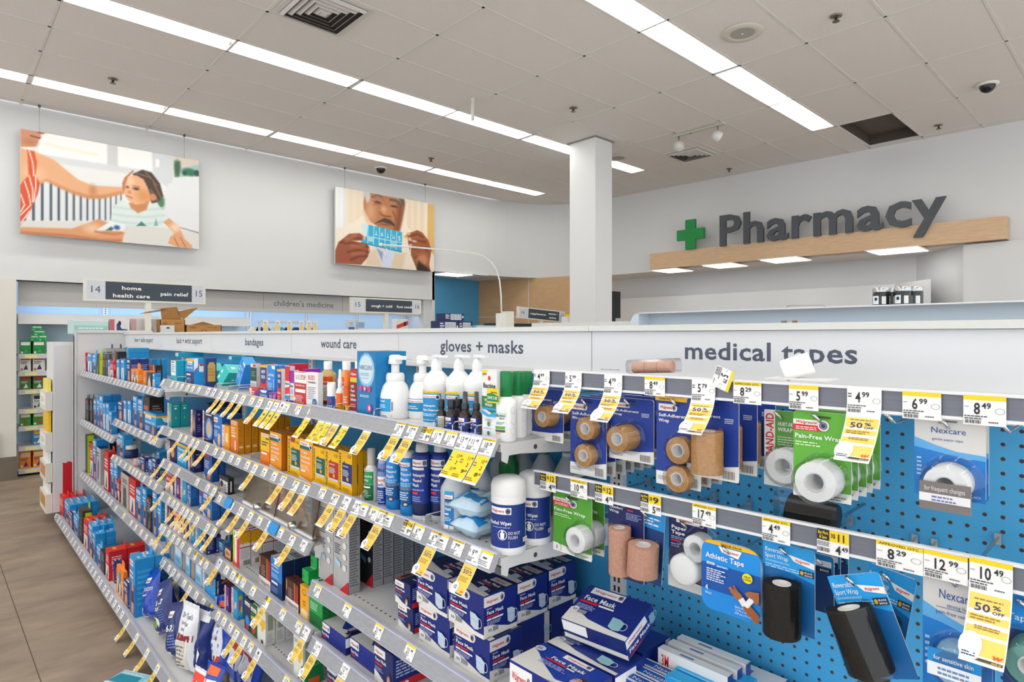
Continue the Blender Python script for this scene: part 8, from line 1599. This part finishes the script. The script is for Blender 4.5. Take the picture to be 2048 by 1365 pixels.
special('tape_blue', '9fcbe6', .6, bump=(300, .2)); special('tape_green', '5f9a92', .6, bump=(300, .2))
r_ = pack('tape_pack', 'white and blue strong hold tape pack with a pale blue roll at lower right', 1.045, 1846, 1985, 1150, 1410, strong, [('f', 1906, 1336, 37, .04, 'tape_blue')], 2, .03, body='d2d0ccc', lab2='strong hold tape pack at the lower right')
c_ = onX(1908, 1338, 1.0); mb = MB().box((-.047, -.03, -.016), (-.0445, .03, .02), '1c8ad0c'); mb.art(plane((-.0475, .03, -.016), (0, -1, 0), (0, 0, 1), (-1, 0, 0), .06, .036), [('t', .12, .62, .75, .17, 'for sensitive skin', WHT, 0, 0), ('r', 0, 0, 1, .5, 'e4eaeec'), ('l', .2, .1, .8, .45, 2, '6a8ab0c')]); mb.build('paper_band', r_, (0, c_.y - r_.location.y, c_.z - r_.location.z))
pack('tape_pack', 'blue tape pack with a green roll cut off at the right edge', 1.05, 2006, 2110, 1195, 1400, [('r', 0, .0, 1, .66, '12407cc'), ('r', 0, .7, 1, 1, '1c8ee0c'), ('t', .08, .75, .5, .06, 'Tape', WHT, 0, 0)], [('f', 2062, 1335, 42, .05, 'tape_green')], 1, body='1c8ee0c')
for px, py, x0, lab in ((1783, 850, 1.06, 'bare wire hook between the green and the white tape packs'), (2012, 868, 1.06, 'bare wire hook at the right edge under the upper rail')):
    p = onX(px, py, x0); hook(p.y, p.z, x0, lab)
# loose packs lying on and behind the rails
c_ = onX(1300, 757, 1.06); e = empty('tape_pack', 'clear pack of three pink rolls lying on the upper rail', 'tape pack', (1.07, c_.y, 1.524))
for k in range(3): MB().lathe([(.0115, 0), (.012, .001), (.012, .029), (.0115, .03)], 'tape_skin', 22, Matrix.Translation((0, .045 - k * .031, .012)) @ Matrix.Rotation(math.pi / 2, 4, 'X')).build('roll', e)
MB().prism([(a, b_ + .014) for a, b_ in roundrect(.034, .029, .01)], 'y', -.058, .055, 'clear').build('shell', e); e.rotation_euler = (-.06, 0, 0)
c_ = onX(1583, 770, 1.07); e = empty('tape_pack', 'white roll pack in clear plastic lying tipped on the upper rail', 'tape pack', (1.085, c_.y, 1.526))
MB().lathe([(.018, 0), (.019, .002), (.019, .045), (.018, .047)], 'tape_white', 28, Matrix.Translation((0, .02, .012)) @ Matrix.Rotation(1.2, 4, 'X') @ Matrix.Rotation(.3, 4, 'Y')).build('roll', e)
MB().box((-.03, -.06, -.001), (.03, .04, .001), 'e6e5e2c').build('card', e)
c_ = onX(1622, 1070, 1.09); e = empty('tape_pack', 'black roll in a clear shell lying behind the lower rail', 'tape pack', (1.09, c_.y, 1.262))
MB().lathe([(.028, 0), (.029, .002), (.029, .073), (.028, .075)], 'tape_black', 28, Matrix.Translation((0, .035, .036)) @ Matrix.Rotation(math.pi / 2 + .1, 4, 'X')).build('roll', e)
MB().prism([(a, b_ + .035) for a, b_ in roundrect(.068, .072, .015)], 'y', -.052, .05, 'clear').build('shell', e)
MB().tube([(.0, .0, .0), (.27, .0, .0)], .003, 'chrome', 6).build('support_wire', e)
for px, xx, lab in ((1140, 1.2, 'wire frame bracket behind the left end of the lower rail'), (1512, 1.2, 'wire frame bracket behind the middle of the lower rail')):
    p = onX(px, 1010 if px < 1200 else 1040, xx); o = MB().tube([(0, .03, -.03), (0, .03, 0), (0, -.03, -.004), (0, -.03, -.035), (.15, -.03, -.035)], .0025, 'd0d2d3k', 6).build('wire_bracket', None, tuple(p)); tag(o, lab, 'bracket')
# clear dividers standing on the shelf fronts
for b, lv, pxs in ((3, 'A', (352, 372, 430, 455, 475)), (2, 'A', (668, 694)), (1, 'A', (748, 868, 905, 922, 950)), (2, 'B', (500,)), (1, 'B', (722, 848))):
    for k, px in enumerate(pxs):
        x = FL + .016; y = YX(px, x); z = LV[b, lv] - .011
        pts = [(0, z_) for z_ in ()]
        mb = MB().prism([(0, 0), (0, .022), (.008, .03), (.10, .03), (.16, .012), (.16, 0)], 'y', -.0008, .0008, 'clear')
        mb.tube([(0, 0, 0), (0, 0, .022), (.008, 0, .03), (.10, 0, .03), (.16, 0, .012)], .0012, 'dfe3e4g', 5)
        o = mb.build('shelf_divider', None, (x, y, z)); tag(o, 'clear plastic divider on the %s %s shelf, %s from left' % (SHO[b, lv], BN[b], ORD[k]), 'divider', 'clear shelf dividers')

# keep every label short
for o in bpy.data.objects:
    if o.parent is None and 'label' in o.keys() and len(o['label'].split()) > 16:
        t = o['label'].replace('gloves and masks', 'gloves').replace('back and wrist', 'wrist').replace('knee and ankle', 'knee').replace('wound care', 'wound').replace(' from left', '')
        for w_ in ('with dark green panel', 'with plain green panel', 'with red panel', 'with navy panel', 'with rainbow front', 'with a small portrait', 'with yellow corner', 'with white foot', 'front one'):
            if len(t.split()) > 16: t = t.replace(' ' + w_, '')
        o['label'] = ' '.join(t.split()[:16])
